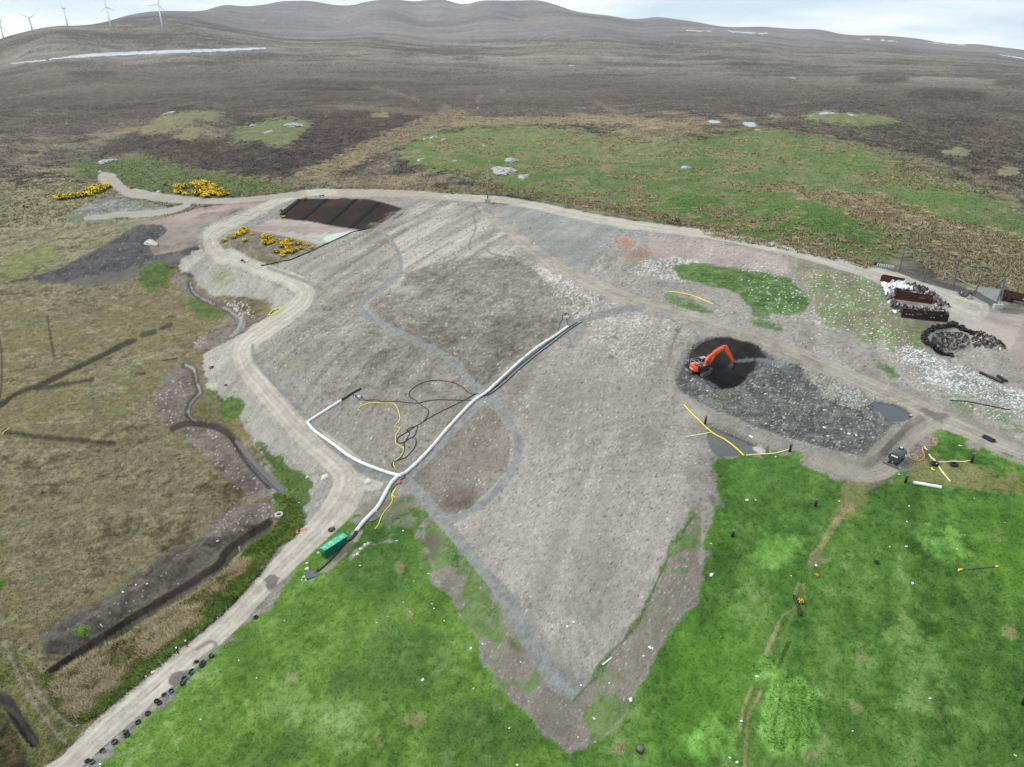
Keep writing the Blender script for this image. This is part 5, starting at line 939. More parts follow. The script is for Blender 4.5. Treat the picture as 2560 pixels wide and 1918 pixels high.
cab = up(MB().box((.75,.82,1.75), (1.5,.95,1.0)).box((.72,.82,2.98), (1.35,.95,.09))).build('cab', CABG, ex, bevel=.05)
up(MB().box((.72,.82,2.6), (1.3,.86,.7))).build('window', GLS, cab)
pm = MB()
for (x, y) in ((.1,.4),(.1,1.25),(1.4,.4),(1.42,1.25)): pm.tube([(x,y,2.2),(x,y,2.95)], .04, 6)
up(pm).build('cab_frame', CABG, cab)
hr = MB()
for x0, x1, y in ((-1.9,.3,1.28),(-1.9,-.2,-1.22)):
    hr.tube([(x0,y,2.1),(x0,y,2.95),(x1,y,2.95),(x1,y,2.1)], .035, 6).tube([(x0,y,2.5),(x1,y,2.5)], .03, 6)
hr.tube([(-1.9,1.28,2.95),(-1.9,-1.22,2.95)], .035, 6).tube([(-1.9,0,2.1),(-1.9,0,2.95)], .03, 6)
up(hr).build('handrail', mat('grey rail', (160,162,164), .5), ex)
up(MB().tube([(.3,.85,3.0),(.3,.85,3.22)], [.1,.06], 8)).build('beacon', mat('amber beacon', (240,150,40), .4), ex)
B0_ = (.55, 1.5); BT = (4.9, 4.75); TIP = (8.15, .55)
boom = [(.3,1.45),(.75,1.3),(1.05,2.35),(1.75,3.0),(3.3,3.75),(4.95,4.45),(5.25,4.75),(4.95,5.05),(3.0,4.35),(1.3,3.55),(.7,2.75)]
up(MB().prism(boom, -.32, .18)).build('boom', ORP, ex, bevel=.03)
stick = [(4.55,5.0),(4.95,5.3),(5.5,5.05),(6.9,3.1),(8.15,1.15),(7.95,.85),(7.7,1.0),(6.2,2.75),(5.0,4.3),(4.75,4.55)]
up(MB().prism(stick, -.24, .10)).build('arm', ORP, ex, bevel=.03)
cy = MB().tube([(1.5,-.07,2.2),(2.6,-.07,3.1)], .10, 8).tube([(1.2,-.5,1.6),(2.5,-.5,3.55)], .10, 8).tube([(2.2,-.07,4.35),(4.5,-.07,5.25)], .09, 8)
up(cy).build('boom_ram', ORP, ex, True); up(MB().tube([(3.4,-.07,4.95),(4.75,-.07,5.3)], .05, 8).tube([(5.5,-.07,5.15),(7.4,-.07,2.45)], .07, 8)).build('piston_rod', STL, ex, True)
bk = [(7.8,1.1),(8.2,1.1),(8.35,.5),(8.2,-.2),(7.7,-.55),(7.1,-.35),(7.15,-.1),(7.35,.3)]
up(MB().prism(bk, -.6, .45)).build('bucket', DRK, ex, bevel=.03)
# ---------------------------------------------------------------- black tank on skid
TNK = mat('black tank', (60,62,66), .35, .18, 1.5, spec=.5, col2=(78,80,84), thr=.6)
a, b = surf(T('F', [(330,790),(560,580)])); hd = head(a, b); tk = empty('fuel_tank', (a + (b-a)*.5) + Vector((0,0,.0)), hd, 'black cylindrical tank on a skid beside the track bend', 'tank')
Lh = 1.45; R = .92; n = 24
def barrel(x0, x1, rr, z0): return [(x0,0,z0),(x1,0,z0)]
MB().tube([(-Lh,0,1.15),(-Lh+.08,0,1.15),(Lh-.25,0,1.15),(Lh-.05,0,1.15),(Lh+.05,0,1.15)], [R*.93,R,R,R*.9,R*.6], 28).build('barrel', TNK, tk, True)
for p in tk.children[0].data.polygons:
    if len(p.vertices) > 6: p.use_smooth = False
MB().tube([(.75,0,2.0),(.75,0,2.2)], [.42,.38], 18).build('hatch', mat('dark hatch', (40,41,43), .5), tk); MB().tube([(.75,0,2.2),(.75,0,2.26)], [.24,.2], 14).build('hatch_lid', mat('pale lid', (188,190,192), .5), tk)
MB().box((-Lh-.012,0,1.5), (.02,1.0,.24)).build('label', WPL, tk, bevel=.005); MB().box((.6,-R-.0,1.2), (.5,.03,.3)).build('label', WPL, tk)
sk = MB(); 
for y in (-.6,.6): sk.box((-.1,y,.12), (3.2,.16,.24))
for x in (-.9,.9): sk.box((x,0,.3), (.25,1.3,.35))
sk.build('skid', DRK, tk); MB().box((-Lh-.55,0,.1), (.22,2.4,.16)).box((-Lh-.25,-.3,.14), (.5,.1,.1)).box((-Lh-.25,.3,.14), (.5,.1,.1)).build('tow_bar', mat('grey steel', (96,94,90), .6), tk)
MB().tube([(-Lh,0,.5),(-Lh-.3,0,.5)], .09, 8).tube([(-Lh-.3,0,.5),(-Lh-.3,0,.75)], .05, 8).build('valve', mat('brass', (170,160,120), .4), tk)
# ---------------------------------------------------------------- green container
GPT = mat('green paint', (10,92,66), .5, .12, 2, spec=.4); GTP = mat('lit weathered lid', (64,160,128), .55, .12, 2, col2=(120,190,166), thr=.52)  # dark shaded side and bright lit lid: light put into the two greens
a, b = surf(T('G', [(405,1330),(690,1110)])); hd = head(a, b); Lc = (b-a).length; gc = empty('green_container', a + (b-a)*.5, hd, 'narrow green metal container with pale lid beside the track', 'container')
c0 = .55
MB().box((0,c0,.85), (Lc,1.05,1.5)).box((0,c0-.535,.85), (Lc*.98,.03,1.3)).build('body', GPT, gc, bevel=.02)
MB().box((.0,c0,1.66), (Lc+.25,1.3,.1)).build('lid', GTP, gc, bevel=.02)
MB().box((-Lc/2-.18,c0-.1,1.3), (.35,.8,.35)).build('end_box', mat('green paint lit end', (30,120,90), .5), gc, bevel=.02)  # end box green lightened, the lit end put into its colour
MB().box((0,c0-.4,.05), (Lc+.2,.12,.12)).box((0,c0+.4,.05), (Lc+.2,.12,.12)).build('base_rail', DRK, gc)
ribs = MB(); 
for i in range(9): ribs.box((-Lc*.44 + i*Lc*.11, c0-.555, .85), (.05,.03,1.3))
ribs.build('rib', GPT, gc)
# ---------------------------------------------------------------- skips and containers in the yard
CRT = mat('rusty brown paint', (84,48,40), .8, .2, 1.2, col2=(56,38,34), thr=.52, bump=.2); CRD = mat('dark rusty steel', (52,40,38), .85, .25, 1.2, col2=(72,50,42), thr=.58, bump=.2)
def container(name, A_, B_, wid, h, m, label, group=None, marks=(), back=1, cat='container'):
    a, b = surf([A_, B_]); a.z = b.z = (a.z+b.z)/2; L_ = (b-a).length; r = empty(name, a + (b-a)*.5, head(a, b), label, cat, group); w2 = wid
    s = MB()
    for i in range(int(L_/.36)):
        x = -L_/2 + .2 + i*.36; s.box((x, -.02, h/2), (.16, .06, h-.3))
    s.box((0,.04,h/2), (L_,.05,h)); s.box((0,w2-.04,h/2), (L_,.05,h)); s.box((-L_/2+.03,w2/2,h/2), (.05,w2-.1,h)); s.box((L_/2-.03,w2/2,h/2), (.05,w2-.1,h)); s.box((0,w2/2,.1), (L_-.1,w2-.1,.08))
    s.build('body', m, r)
    f = MB()
    for x in (-L_/2, L_/2):
        for y in (0, w2): f.box((x, y, h/2), (.16,.16,h+.06))
    for y in (0, w2): f.box((0,y,h), (L_,.12,.12)); f.box((0,y,.08), (L_,.12,.14))
    for x in (-L_/2, L_/2): f.box((x,w2/2,h), (.12,w2,.12))
    f.build('frame', m, r)
    for (t, z, ww, hh) in marks: MB().box((-L_/2 + t*L_, -.062, z*h), (ww,.02,hh), 0).build('marking', mat('faded lettering', (176,160,150), .8), r)
    return r, L_
E = lambda *q: T('E', q)
k1, l1 = container('skip', *E((120,600),(430,650)), 1.9, 1.35, CRT, 'rusty open skip alone beside the upper track')
k2, l2 = container('container', *E((325,860),(865,935)), 2.3, 1.6, CRT, 'brown rusty open container piled round with white scrap', 'long rusty containers in the yard', [(.66,.78,.12,.22),(.70,.78,.12,.22),(.74,.76,.12,.22),(.78,.75,.12,.2)])
k3, l3 = container('container', *E((425,1125),(765,1170)), 2.2, 1.6, CRD, 'dark rusty container in front, left of the pair full of scrap', 'long rusty containers in the yard', [(.18,.62,.3,.2),(.32,.62,.3,.2),(.45,.62,.3,.2),(.62,.8,.18,.2),(.7,.8,.18,.2),(.78,.8,.18,.2)])
k4, l4 = container('container', *E((780,1172),(1090,1195)), 2.2, 1.7, CRD, 'dark rusty container in front, right of the pair with white sheet', 'long rusty containers in the yard', [(.2,.55,.3,.2),(.34,.55,.3,.2),(.66,.82,.25,.2)])
# crumpled sheets
def sheet(name, pts, m, label, cat, lift=.3, rough=.5, n=9, group=None):
    """a crumpled sheet with real thickness spread between four corners"""
    P = surf(pts); o = sum(P, Vector())/4; vs = []; 
    for i in range(n):
        for j in range(n):
            s_, t_ = i/(n-1), j/(n-1); q = (P[0]*(1-s_)+P[1]*s_)*(1-t_) + (P[3]*(1-s_)+P[2]*s_)*t_; jx = .12*(P[1]-P[0]).length/n
            vs.append(q - o + Vector((random.uniform(-jx,jx)*3, random.uniform(-jx,jx)*3, lift*(.3+random.random()*rough) )))
    m_ = len(vs); vs += [v - Vector((0,0,.04)) for v in vs]; fs = []
    for i in range(n-1):
        for j in range(n-1):
            a_ = i*n+j; q = (a_, a_+1, a_+n+1, a_+n)
            if (i in (0, n-2) or j in (0, n-2)) and random.random() < .3: continue
            fs += [q, tuple(x+m_ for x in q[::-1])]
    ob = MB().add(vs, fs).build(name, m, None); ob.location = o; return tag(ob, label, cat, group)
WSH = mat('white sheeting', (222,224,226), .6, .1, 1, col2=(170,174,180), thr=.56)
sheet('plastic_sheet', E((110,650),(330,655),(330,800),(180,830)), WSH, 'large white crumpled sheet at the left end of the brown container', 'sheeting', 1.2)
sheet('plastic_sheet', E((250,670),(440,660),(520,760),(280,780)), WSH, 'white sheet draped over the brown container corner', 'sheeting', 2.4)
sheet('plastic_sheet', E((420,690),(560,740),(580,775),(400,770)), WSH, 'white sheet spread along the top of the brown container', 'sheeting', 2.2)
sheet('plastic_sheet', E((290,1020),(345,1030),(360,1080),(310,1070)), WSH, 'pale square sheet left of the dark container', 'sheeting', .4)
# ---------------------------------------------------------------- litter netting
NP = [((385,475),(490,65)),((735,615),(872,180)),((1170,735),(1268,285)),((1480,820),(1645,395)),((1785,990),(1955,525))]
bp = surf([T('E', [q[0]])[0] for q in NP]); nf = empty('litter_net', bp[0], 0, 'tall litter net on leaning grey posts beside the yard', 'net fence'); tops = []
for q, b_ in zip(NP, bp):
    rx, ry, rz = [float(x) for x in ray(*T('E', [q[1]])[0])]; s = (b_.y + .8)/ry; tops.append(Vector((rx*s, ry*s, CH + rz*s)))
PST = mat('grey post', (92,96,100), .6, .15, 2); o = bp[0]
for b_, t_ in zip(bp, tops): MB().tube([b_-o, t_-o], [.20,.16], 8).box(t_-o, (.35,.35,.3)).build('post', PST, nf)
s5 = bp[-1] + Vector((1.4,.5,0)); MB().tube([s5-o, tops[-1]-o], .12, 8).build('post', STL, nf)
MB().box(bp[-1]-o+Vector((.6,-.1,.5)), (2.2,1.0,1.1)).build('anchor_block', CON, nf, bevel=.05)
rp = MB()
for a_, b_ in zip(tops[:-1], tops[1:]):
    rp.tube([a_.lerp(b_, t_) - o - Vector((0,0,.9*math.sin(math.pi*t_))) for t_ in np.linspace(0,1,11)], .10, 6)
rp.build('top_rope', DRK, nf)
mn, t, b = nt('fine netting'); tr = nd(t, 'ShaderNodeBsdfTransparent'); ms = nd(t, 'ShaderNodeMixShader'); ms.inputs[0].default_value = .13; b.inputs['Base Color'].default_value = (.05,.055,.06,1)
t.links.new(tr.outputs[0], ms.inputs[1]); t.links.new(b.outputs[0], ms.inputs[2]); t.links.new(ms.outputs[0], t.nodes['Material Output'].inputs[0])
ms2, t2, b2 = nt('gathered netting'); tr = nd(t2, 'ShaderNodeBsdfTransparent'); mm = nd(t2, 'ShaderNodeMixShader'); mm.inputs[0].default_value = .8; b2.inputs['Base Color'].default_value = (.075,.08,.082,1)
t2.links.new(tr.outputs[0], mm.inputs[1]); t2.links.new(b2.outputs[0], mm.inputs[2]); t2.links.new(mm.outputs[0], t2.nodes['Material Output'].inputs[0])
nn = MB(); sk_ = MB()
for i in range(4):
    for mb_, lo, hi in ((nn, .14, 1.0), (sk_, 0.0, .2)):
        vs = []; m_ = 13
        for a_ in range(m_):
            t_ = a_/(m_-1); B_ = bp[i].lerp(bp[i+1], t_); T_ = tops[i].lerp(tops[i+1], t_) - Vector((0,0,.9*math.sin(math.pi*t_)))
            bow = Vector((0, -.5*math.sin(math.pi*t_) + .15*math.sin(a_*2.3), .1*math.sin(a_*3.1)))
            for k_ in (lo, (lo+hi)/2, hi): vs.append(B_.lerp(T_, k_) + bow*(1.5 if hi < .5 else .5) - o)
        mb_.add(vs, [(3*a_+k_, 3*a_+3+k_, 3*a_+4+k_, 3*a_+1+k_) for a_ in range(m_-1) for k_ in (0,1)])
nn.build('net', mn, nf); sk_.build('gathered_net', ms2, nf)
line_thing('steel_beam', 'E', [(1075,495),(1280,610),(1490,715)], .14, STL, 'long grey steel beam lying in the grass behind the net', 'beam', lift=.5)
line_thing('steel_beam', 'E', [(1020,600),(1060,500),(1105,462)], .10, STL, 'bent light steel frame behind the net', 'beam', lift=.5)
pl = empty('pallet_stack', S1('E', 190, 410), head(*surf(E((100,400),(280,425)))), 'stack of pale slatted frames beside the upper track', 'frames')
for j in range(3):
    m = MB()
    for i in range(8): m.box((-2.2 + i*.6, 0, .3 + j*.25), (.18, 2.6, .1))
    m.box((0,-1.1,.2+j*.25), (5,.15,.1)).box((0,1.1,.2+j*.25), (5,.15,.1)).build('frame', mat('pale frame', (168,172,176), .6), pl)
tyre(S1('E', 50, 365), 3.0, 'large tyre at the verge beside the pale frames', 'loose tyres')
# ---------------------------------------------------------------- dumper at the right edge
p = S1('E', 2080, 930); dt = empty('dump_truck', p, head(*surf(E((2000,940),(2230,1000)))), 'rusty open-bodied truck parked at the right edge of the yard', 'truck')
a, b = surf(E((1880,870),(1990,940)))
MB().box((-1.6,0,1.75), (4.6,.08,1.2)).box((-1.6,2.3,1.75), (4.6,.08,1.2)).box((-3.9,1.15,1.75), (.08,2.3,1.2)).box((.7,1.15,1.9), (.08,2.3,1.5)).box((-1.6,1.15,1.2), (4.6,2.3,.08)).build('tipping_body', RUST, dt)
rb = MB()
for i in range(7): rb.box((-3.7+i*.7,-.06,1.75), (.1,.08,1.2))
rb.build('body_rib', RUST, dt); MB().box((0,1.15,.85), (8.2,.9,.35)).build('chassis', DRK, dt)
cb = MB().box((2.6,1.15,1.8), (1.6,2.2,1.5), taper=.92).box((3.9,1.15,1.35), (1.3,1.9,.8)).build('cab', mat('orange-brown cab', (150,92,52), .6, .2, 2, col2=(110,84,66)), dt, bevel=.06)
MB().box((2.6,.02,2.15), (1.0,.06,.5)).box((3.42,1.15,2.15), (.06,1.6,.5)).build('window', GLS, cb)
for x in (-3.0,-1.6,3.3):
    for y in (.05, 2.25):
        w_ = MB().tube([(x,y-.2,.6),(x,y+.2,.6)], .6, 18).build('wheel', TYR, dt, True); MB().tube([(x,y-.23,.6),(x,y+.23,.6)], .26, 10).build('rim', RUST, w_)
# ---------------------------------------------------------------- weather mast
p = S1('A1', 900, 1232); ms_ = empty('weather_mast', p, 0, 'tall thin mast on a concrete block beside the upper track', 'mast')
rx, ry, rz = [float(x) for x in ray(*T('A1', [(897,1015)])[0])]; s = p.y/ry; top = CH + rz*s - p.z
m = MB()
for i in range(3):
    for j in range(2): m.box((-.85+i*.85 + .0, -.45+j*.9, .75), (.8,.85,1.5))
m.build('concrete_block', CON, ms_, bevel=.04); MB().tube([(0,0,1.5),(0,0,2.6)], .28, 10).build('base_bracket', DRK, ms_)
MB().tube([(0,0,1.5),(0,0,top*.45),(0,0,top)], [.2,.16,.1], 10).build('pole', mat('mast grey', (140,150,146), .5), ms_, True)
MB().tube([(.2,0,top*.42),(.8,0,top*.42)], .05, 6).build('cross_arm', STL, ms_); MB().tube([(-.3,0,top),(.3,0,top)], .12, 8).tube([(0,0,top-.3),(0,0,top+.5)], .2, 8).tube([(.0,0,top+.3),(1.2,0,top+.8)], .05, 6).build('sensor', STL, ms_)
# ---------------------------------------------------------------- rock outcrops and boulders
ROCK = mat('pale gneiss', (172,168,164), .95, .3, 1.4, col2=(92,92,82), thr=.54, bump=.8)
WROCK = mat('white boulder', (206,203,196), .9, .15, 2.0, col2=(140,138,130), thr=.62, bump=.5)
def rock(px, wpx, hpx, label, cat='rock outcrop', group=None, m=ROCK, flat=.13, res=16, lay=None):
    P = surf([px, (px[0]+wpx/2, px[1]), (px[0]-wpx/2, px[1])]); c = P[0]; w_ = wpx*c.y/F*1.08; D = c.y
    P2 = surf([(px[0], px[1]-hpx/2), (px[0], px[1]+hpx/2)]); dpt = max(w_*.25, min((P2[0]-P2[1]).length, w_*1.6)) if lay is None else w_*lay
    vs = []; n = res; m_ = res//2 + 1; sd = random.random()*99
    for i in range(m_):
        e = math.pi/2*(1 - i/(m_-1)) - .12
        for j in range(n):
            a_ = 2*math.pi*j/n; k = 1 + .32*math.sin(3*a_+sd) * .5 + random.uniform(-.2,.2); r_ = math.cos(e)
            vs.append(Vector((w_/2*r_*math.cos(a_)*k, dpt/2*r_*math.sin(a_)*k, w_*flat*math.sin(e)*random.uniform(.8,1.15))))
    for v in vs: v.z += float(H(c.x+v.x, c.y+v.y)) - c.z
    fs = [(i*n+j, i*n+(j+1)%n, (i+1)*n+(j+1)%n, (i+1)*n+j) for i in range(m_-1) for j in range(n)] + [tuple(range(n))[::-1]]
    ob = MB().add(vs, fs).build('rock' if cat != 'boulder' else 'boulder', m, None); ob.location = c; return tag(ob, label, cat, group)
for k, u, v, w_, h_, lab in [('A1',990,1045,130,46,'largest pale rock outcrop behind the mast'),('A1',1040,978,75,24,'long pale outcrop above the largest one'),('A1',1115,1078,60,34,'rounded pale outcrop right of the largest one'),('A1',568,838,46,36,'pale outcrop at the top left of the green hill, middle one'),('A1',520,846,34,22,'pale outcrop at the top left of the green hill, leftmost'),('A1',632,850,32,22,'pale outcrop at the top left of the green hill, rightmost'),
                         ('A1',876,886,24,20,'small pale rock high on the green hill'),('A1',897,945,12,24,'narrow pale rock above the mast'),('A1',912,985,16,14,'small round white stone just above the mast'),('A1',488,975,40,18,'low outcrop on the left flank of the green hill'),('A1',700,980,24,12,'low outcrop halfway up the green hill'),('A1',2105,1022,54,18,'pale rock in the right half of the green hill'),
                         ('A0',1790,765,90,40,'broad pale outcrop on the right heathery knoll'),('A0',1635,805,46,26,'small outcrop on the right heathery knoll'),('A0',1540,765,36,12,'flat outcrop at the back of the right heathery knoll'),('A0',648,985,80,44,'pale outcrop beyond the end of the spur track'),('A0',1035,690,60,8,'thin pale ledge at the top of the left knoll'),
                         ('A2',985,695,78,28,'broad grey slab on the far rocky knoll'),('A2',1145,705,44,20,'smaller slab at the middle of the far rocky knoll'),('A2',900,708,22,14,'boulder at the left end of the far rocky knoll'),('A2',570,793,30,8,'low stone behind the small pools'),('A1',1415,404,34,12,'distant pale rock in the brown moor'),('A2',780,478,40,10,'distant pale rock beside a dark knoll'),('A1',840,658,16,14,'white stone in the moor behind the green hill')]:
    rock(T(k, [(u, v)])[0], w_*.4104, h_*.4104, lab)
for k, u, v, w_, h_, lab in [('G',148,1455,50,60,'largest white boulder left of the green container'),('G',147,1380,36,36,'boulder farthest up, left of the green container'),('G',108,1565,42,40,'white boulder below the largest one'),('G',298,1243,36,26,'pale boulder at the container left corner'),('G',78,1605,26,22,'small white stone at the lower left of the boulders'),('G',136,1605,28,22,'small white stone next to the slab'),
                         ('G',925,1135,40,40,'white boulder at the top of the stone line in the grass'),('G',965,1115,28,26,'white stone at the end of the stone line'),('G',865,1190,46,34,'pale boulder in the middle of the stone line'),('G',820,1262,46,34,'pale boulder near the bottom of the stone line'),('G',775,1275,28,22,'white stone at the bottom of the stone line'),('G',1070,690,28,28,'white stone beside the white pipe'),('G',385,235,90,60,'white rubble mass on the spoil heap beside the track'),
                         ('G',150,232,40,32,'white boulder at the top of the spoil heap'),('G',955,300,80,40,'flat pale slab at the track edge by the junction'),('D',322,785,34,30,'white block beside the black tyres at the bend'),('A0',925,1490,52,24,'pale boulder beside the dark peat heap'),('A0',610,1050,16,16,'white stone at the end of the spur track'),('A0',965,1172,18,14,'white stone beside the spur track')]:
    s_ = dict(G=.1871, D=.2351, A0=.4104)[k]; rock(T(k, [(u, v)])[0], w_*s_*1.35, h_*s_*1.35, lab, 'boulder', flat=.4, lay=.8, m=WROCK, res=10)
# concrete ring, orange debris, slab, posts
p = S1('B0', 1702, 1638); r = empty('manhole_ring', p, 0, 'grey concrete manhole ring in the green hollow', 'manhole ring')
m = MB(); n = 20; vs = []
for i in range(n):
    a = 2*math.pi*i/n
    for rr, z in ((.75,0),(.75,.7),(.5,.7),(.5,.1)): vs.append((rr*math.cos(a), rr*math.sin(a), z))
m.add(vs, [(4*i+j, 4*((i+1)%n)+j, 4*((i+1)%n)+(j+1)%4, 4*i+(j+1)%4) for i in range(n) for j in range(4)]).build('wall', CON, r, True); MB().tube([(0,0,.05),(0,0,.12)], .5, 16).build('base', DRK, r)
sheet('orange_sheet', T('G', [(0,960),(20,940),(40,990),(5,1000)]), mat('orange plastic', (196,110,70), .6), 'torn orange plastic piece on the track verge', 'plastic', .5, n=5)
sheet('orange_sheet', T('G', [(60,925),(130,910),(135,940),(70,955)]), mat('faded orange board', (198,150,120), .7), 'faded orange board on the track verge', 'board', .3, n=5)
p = S1('G', 210, 1540); sl_ = empty('drain_cover', p, .4, 'dark grey slab cover beside the white boulders', 'cover'); MB().box((0,0,.1), (1.9,1.7,.25)).build('slab', mat('dark slab', (92,90,96), .9, .2, 3, bump=.4), sl_, bevel=.04); MB().tube([(.8,.3,.2),(1.2,.6,.5)], .12, 8).build('pipe_stub', BLK, sl_)
for (u, v, lab) in ((1455,90,'short dark post with white top, upper of two by the track'), (1340,178,'short dark post with white top, lower of two by the track')):
    p = S1('J', u, v); r = empty('marker_post', p, 0, lab, 'post', 'short posts beside the bottom track'); MB().tube([(0,0,-.1),(-.1,0,1.2)], .07, 6).build('stake', mat('dark stake', (60,50,44), .9), r); MB().box((-.1,0,1.25), (.18,.18,.12)).build('cap', WPL, r)
p = S1('C0', 1462, 345); r = empty('marker_post', p, 0, 'short white post at the edge of the ditch', 'post'); MB().tube([(0,0,0),(0,0,1.0)], .11, 8).build('stake', WPL, r); MB().tube([(0,0,1.0),(0,0,1.06)], .14, 8).build('cap', CON, r)
# dark heaps of torn liner
def heap(k, u, v, wpx, m, label, cat, flat=.4):
    P = surf([T(k, [(u, v)])[0], T(k, [(u+wpx/2, v)])[0], T(k, [(u-wpx/2, v)])[0]]); R_ = wpx*{'J':.1989,'G':.1871}.get(k, .4104)*P[0].y/F/2*1.35; mb = MB()
    for i in range(int(60)):
        a_ = random.random()*6.3; q = R_*random.random()**.6; h_ = R_*flat*(1-(q/R_)**2); c = Vector((q*math.cos(a_), q*math.sin(a_), h_*random.uniform(.3,1))); s_ = R_*random.uniform(.14,.32)
        M_ = Matrix.Translation(c) @ Matrix.Rotation(random.random()*6, 4, 'Z') @ Matrix.Rotation(random.uniform(-.7,.7), 4, 'X'); mb.box((0,0,0), (s_, s_*.7, s_*.3), 0, M_, random.uniform(.5,.9))
    ob = mb.build('heap', m, None); ob.location = P[0]; ob.name = 'liner_heap' if 'liner' in label else 'debris_heap'; return tag(ob, label, cat)
heap('J', 335, 605, 150, BLK, 'heap of torn black liner in the rushes', 'liner heap'); heap('G', 485, 930, 110, BLK, 'heap of torn black liner beside the green container', 'liner heap'); heap('B0', 1293, 728, 36, BLK, 'round black liner bundle on the track embankment', 'liner bundle')
heap('B0', 1380, 835, 30, BLK, 'small black liner scrap on the embankment below the bundle', 'liner scrap', .2); heap('C0', 88, 890, 30, BLK, 'small black liner heap beside the grass track', 'liner heap', .2); heap('A2', 620, 1472, 60, BLK, 'dark peat clod beside the upper track', 'clod', .2); heap('A2', 70, 1352, 60, BLK, 'dark culvert mouth at the upper track', 'culvert', .25)
p = S1('D', 1128, 76)
# ---------------------------------------------------------------- scattered small stuff, built where the cover allows it
cover_col = C
def blades(name, sel, count, hgt, wid, nb, colf, m, label=None, cat=None, spread=.5, lean=1.6):
    i = rng.choice(sel, count); x = X[i] + rng.uniform(-.5,.5,count)*(Y[i]*STEP/F); y = Y[i] + rng.uniform(-.5,.5,count)*(Y[i]*STEP/F*1.6); z = H(x, y)
    base = C[i]*colf(i)[:, None] if colf(i).ndim == 1 else colf(i)
    V_ = []; Cc = []
    hs = hgt*rng.uniform(.6, 1.35, count)
    for b in range(nb):
        a = rng.random(count)*6.283; r_ = spread*rng.random(count)*hgt; bx = x + r_*np.cos(a); by = y + r_*np.sin(a); a2 = rng.random(count)*6.283
        px, py = np.cos(a2)*wid/2, np.sin(a2)*wid/2; ln = lean*hs*(.3+.7*rng.random(count))
        k = 1.06*rng.uniform(.75, 1.25, count)[:, None]
        V_.append(np.stack([np.stack([bx-px, by-py, z-.05], 1), np.stack([bx+px, by+py, z-.05], 1), np.stack([bx+ln*np.cos(a), by+ln*np.sin(a), z+hs], 1)], 1)); Cc.append(np.repeat((base*k)[:, None], 3, 1))
    V_ = np.concatenate(V_).reshape(-1, 3); Cc = np.clip(np.concatenate(Cc).reshape(-1, 3), .003, .95); nf = len(V_)//3
    T3 = V_.reshape(-1, 3, 3); cr = np.cross(T3[:,1]-T3[:,0], T3[:,2]-T3[:,0]); fl = cr[:,2] < 0; T3[fl] = T3[fl][:, [1,0,2]]; V_ = T3.reshape(-1, 3)
    nr = np.tile(np.array([[0, 0, 1.0]], np.float32), (len(V_), 1)) + np.repeat(rng.normal(0, .3, (nf, 3)), 3, 0); nr /= np.linalg.norm(nr, axis=1)[:, None]
    me = raw_mesh(name, V_, np.arange(nf*3).reshape(-1, 3), 3, Cc, nr); me.materials.append(m)
    o = bpy.data.objects.new(name, me); COL.objects.link(o); tag(o, label, cat, kind='stuff'); return o
def stones(name, sel, count, s0, s1, cols, m, label, cat, flat=.6):
    i = rng.choice(sel, count); x = X[i] + rng.uniform(-.5,.5,count)*(Y[i]*STEP/F); y = Y[i] + rng.uniform(-.5,.5,count)*(Y[i]*STEP/F*1.6); z = H(x, y)
    s = s0 + (s1-s0)*rng.random(count)**3; s = s*np.clip(Y[i]/110, .7, 3.0)
    T_ = np.array([[1,0,0],[-.5,.87,0],[-.5,-.87,0],[0,0,1]]); F_ = np.array([[0,1,3],[1,2,3],[2,0,3]])
    P_ = T_[None]*s[:, None, None]*rng.uniform(.6,1.4,(count,4,1)); P_[:,:,2] *= flat; a = rng.random(count)*6.283
    xr = P_[:,:,0]*np.cos(a)[:,None] - P_[:,:,1]*np.sin(a)[:,None]; yr = P_[:,:,0]*np.sin(a)[:,None] + P_[:,:,1]*np.cos(a)[:,None]
    V_ = np.stack([xr + x[:,None], yr + y[:,None], P_[:,:,2] + z[:,None] - .01], -1).reshape(-1, 3); f = (F_[None] + 4*np.arange(count)[:,None,None]).reshape(-1, 3)
    cc = np.repeat(ramp(cols, rng.random(count)), 4, 0)
    me = raw_mesh(name, V_, f, 3, cc, None, False); me.materials.append(m); o = bpy.data.objects.new(name, me); COL.objects.link(o); tag(o, label, cat, kind='stuff'); return o
def where(m, cls=None, thr=.5):
    i = np.nonzero(m.inside(U, V))[0]; a = m.sample(U[i], V[i]); i = i[a > thr]
    return i if cls is None else i[np.isin(K[i], cls)]
gm = ground_mat('blades', 1.0, .05, 0, .9)
inview = (U > -250) & (U < 2800) & (V < 2050)
green_near = np.nonzero((K == GRASS) & (Y < 165) & inview)[0]
blades('grass', green_near, 60000, .14, .09, 3, lambda i: rng.uniform(.85, 1.25, len(i)), gm, 'short green grass over the restored landfill', 'grass', spread=1.2)
bog = where(poly(BOG, 2)); bog = bog[inview[bog] & (K[bog] != WATER) & (K[bog] != PEATC)]
blades('bog_grass', bog, 60000, .17, .10, 3, lambda i: rng.uniform(.9, 1.4, len(i)), gm, 'straw-coloured rough grass over the bog', 'rough grass', spread=1.0)
rv = where(poly(RV, 2), [GRASS]); blades('rushes', rv, 16000, .4, .13, 4, lambda i: rng.uniform(.75, 1.35, len(i)), gm, 'tussocky grass between the ditch and the track', 'rough grass', spread=1.0)
hs = where(poly(HS, 2)); blades('hill_grass', hs, 40000, .35, .25, 2, lambda i: rng.uniform(.85, 1.2, len(i)), gm, 'green grass over the low hill', 'grass', spread=1.2)
moor = np.nonzero((K == MOOR) & (Y < 900) & (Y > 330) & inview)[0]; blades('heather', moor, 50000, .5, .5, 2, lambda i: rng.uniform(.75, 1.25, len(i)), gm, 'brown heather over the moor', 'heather', spread=1.5)
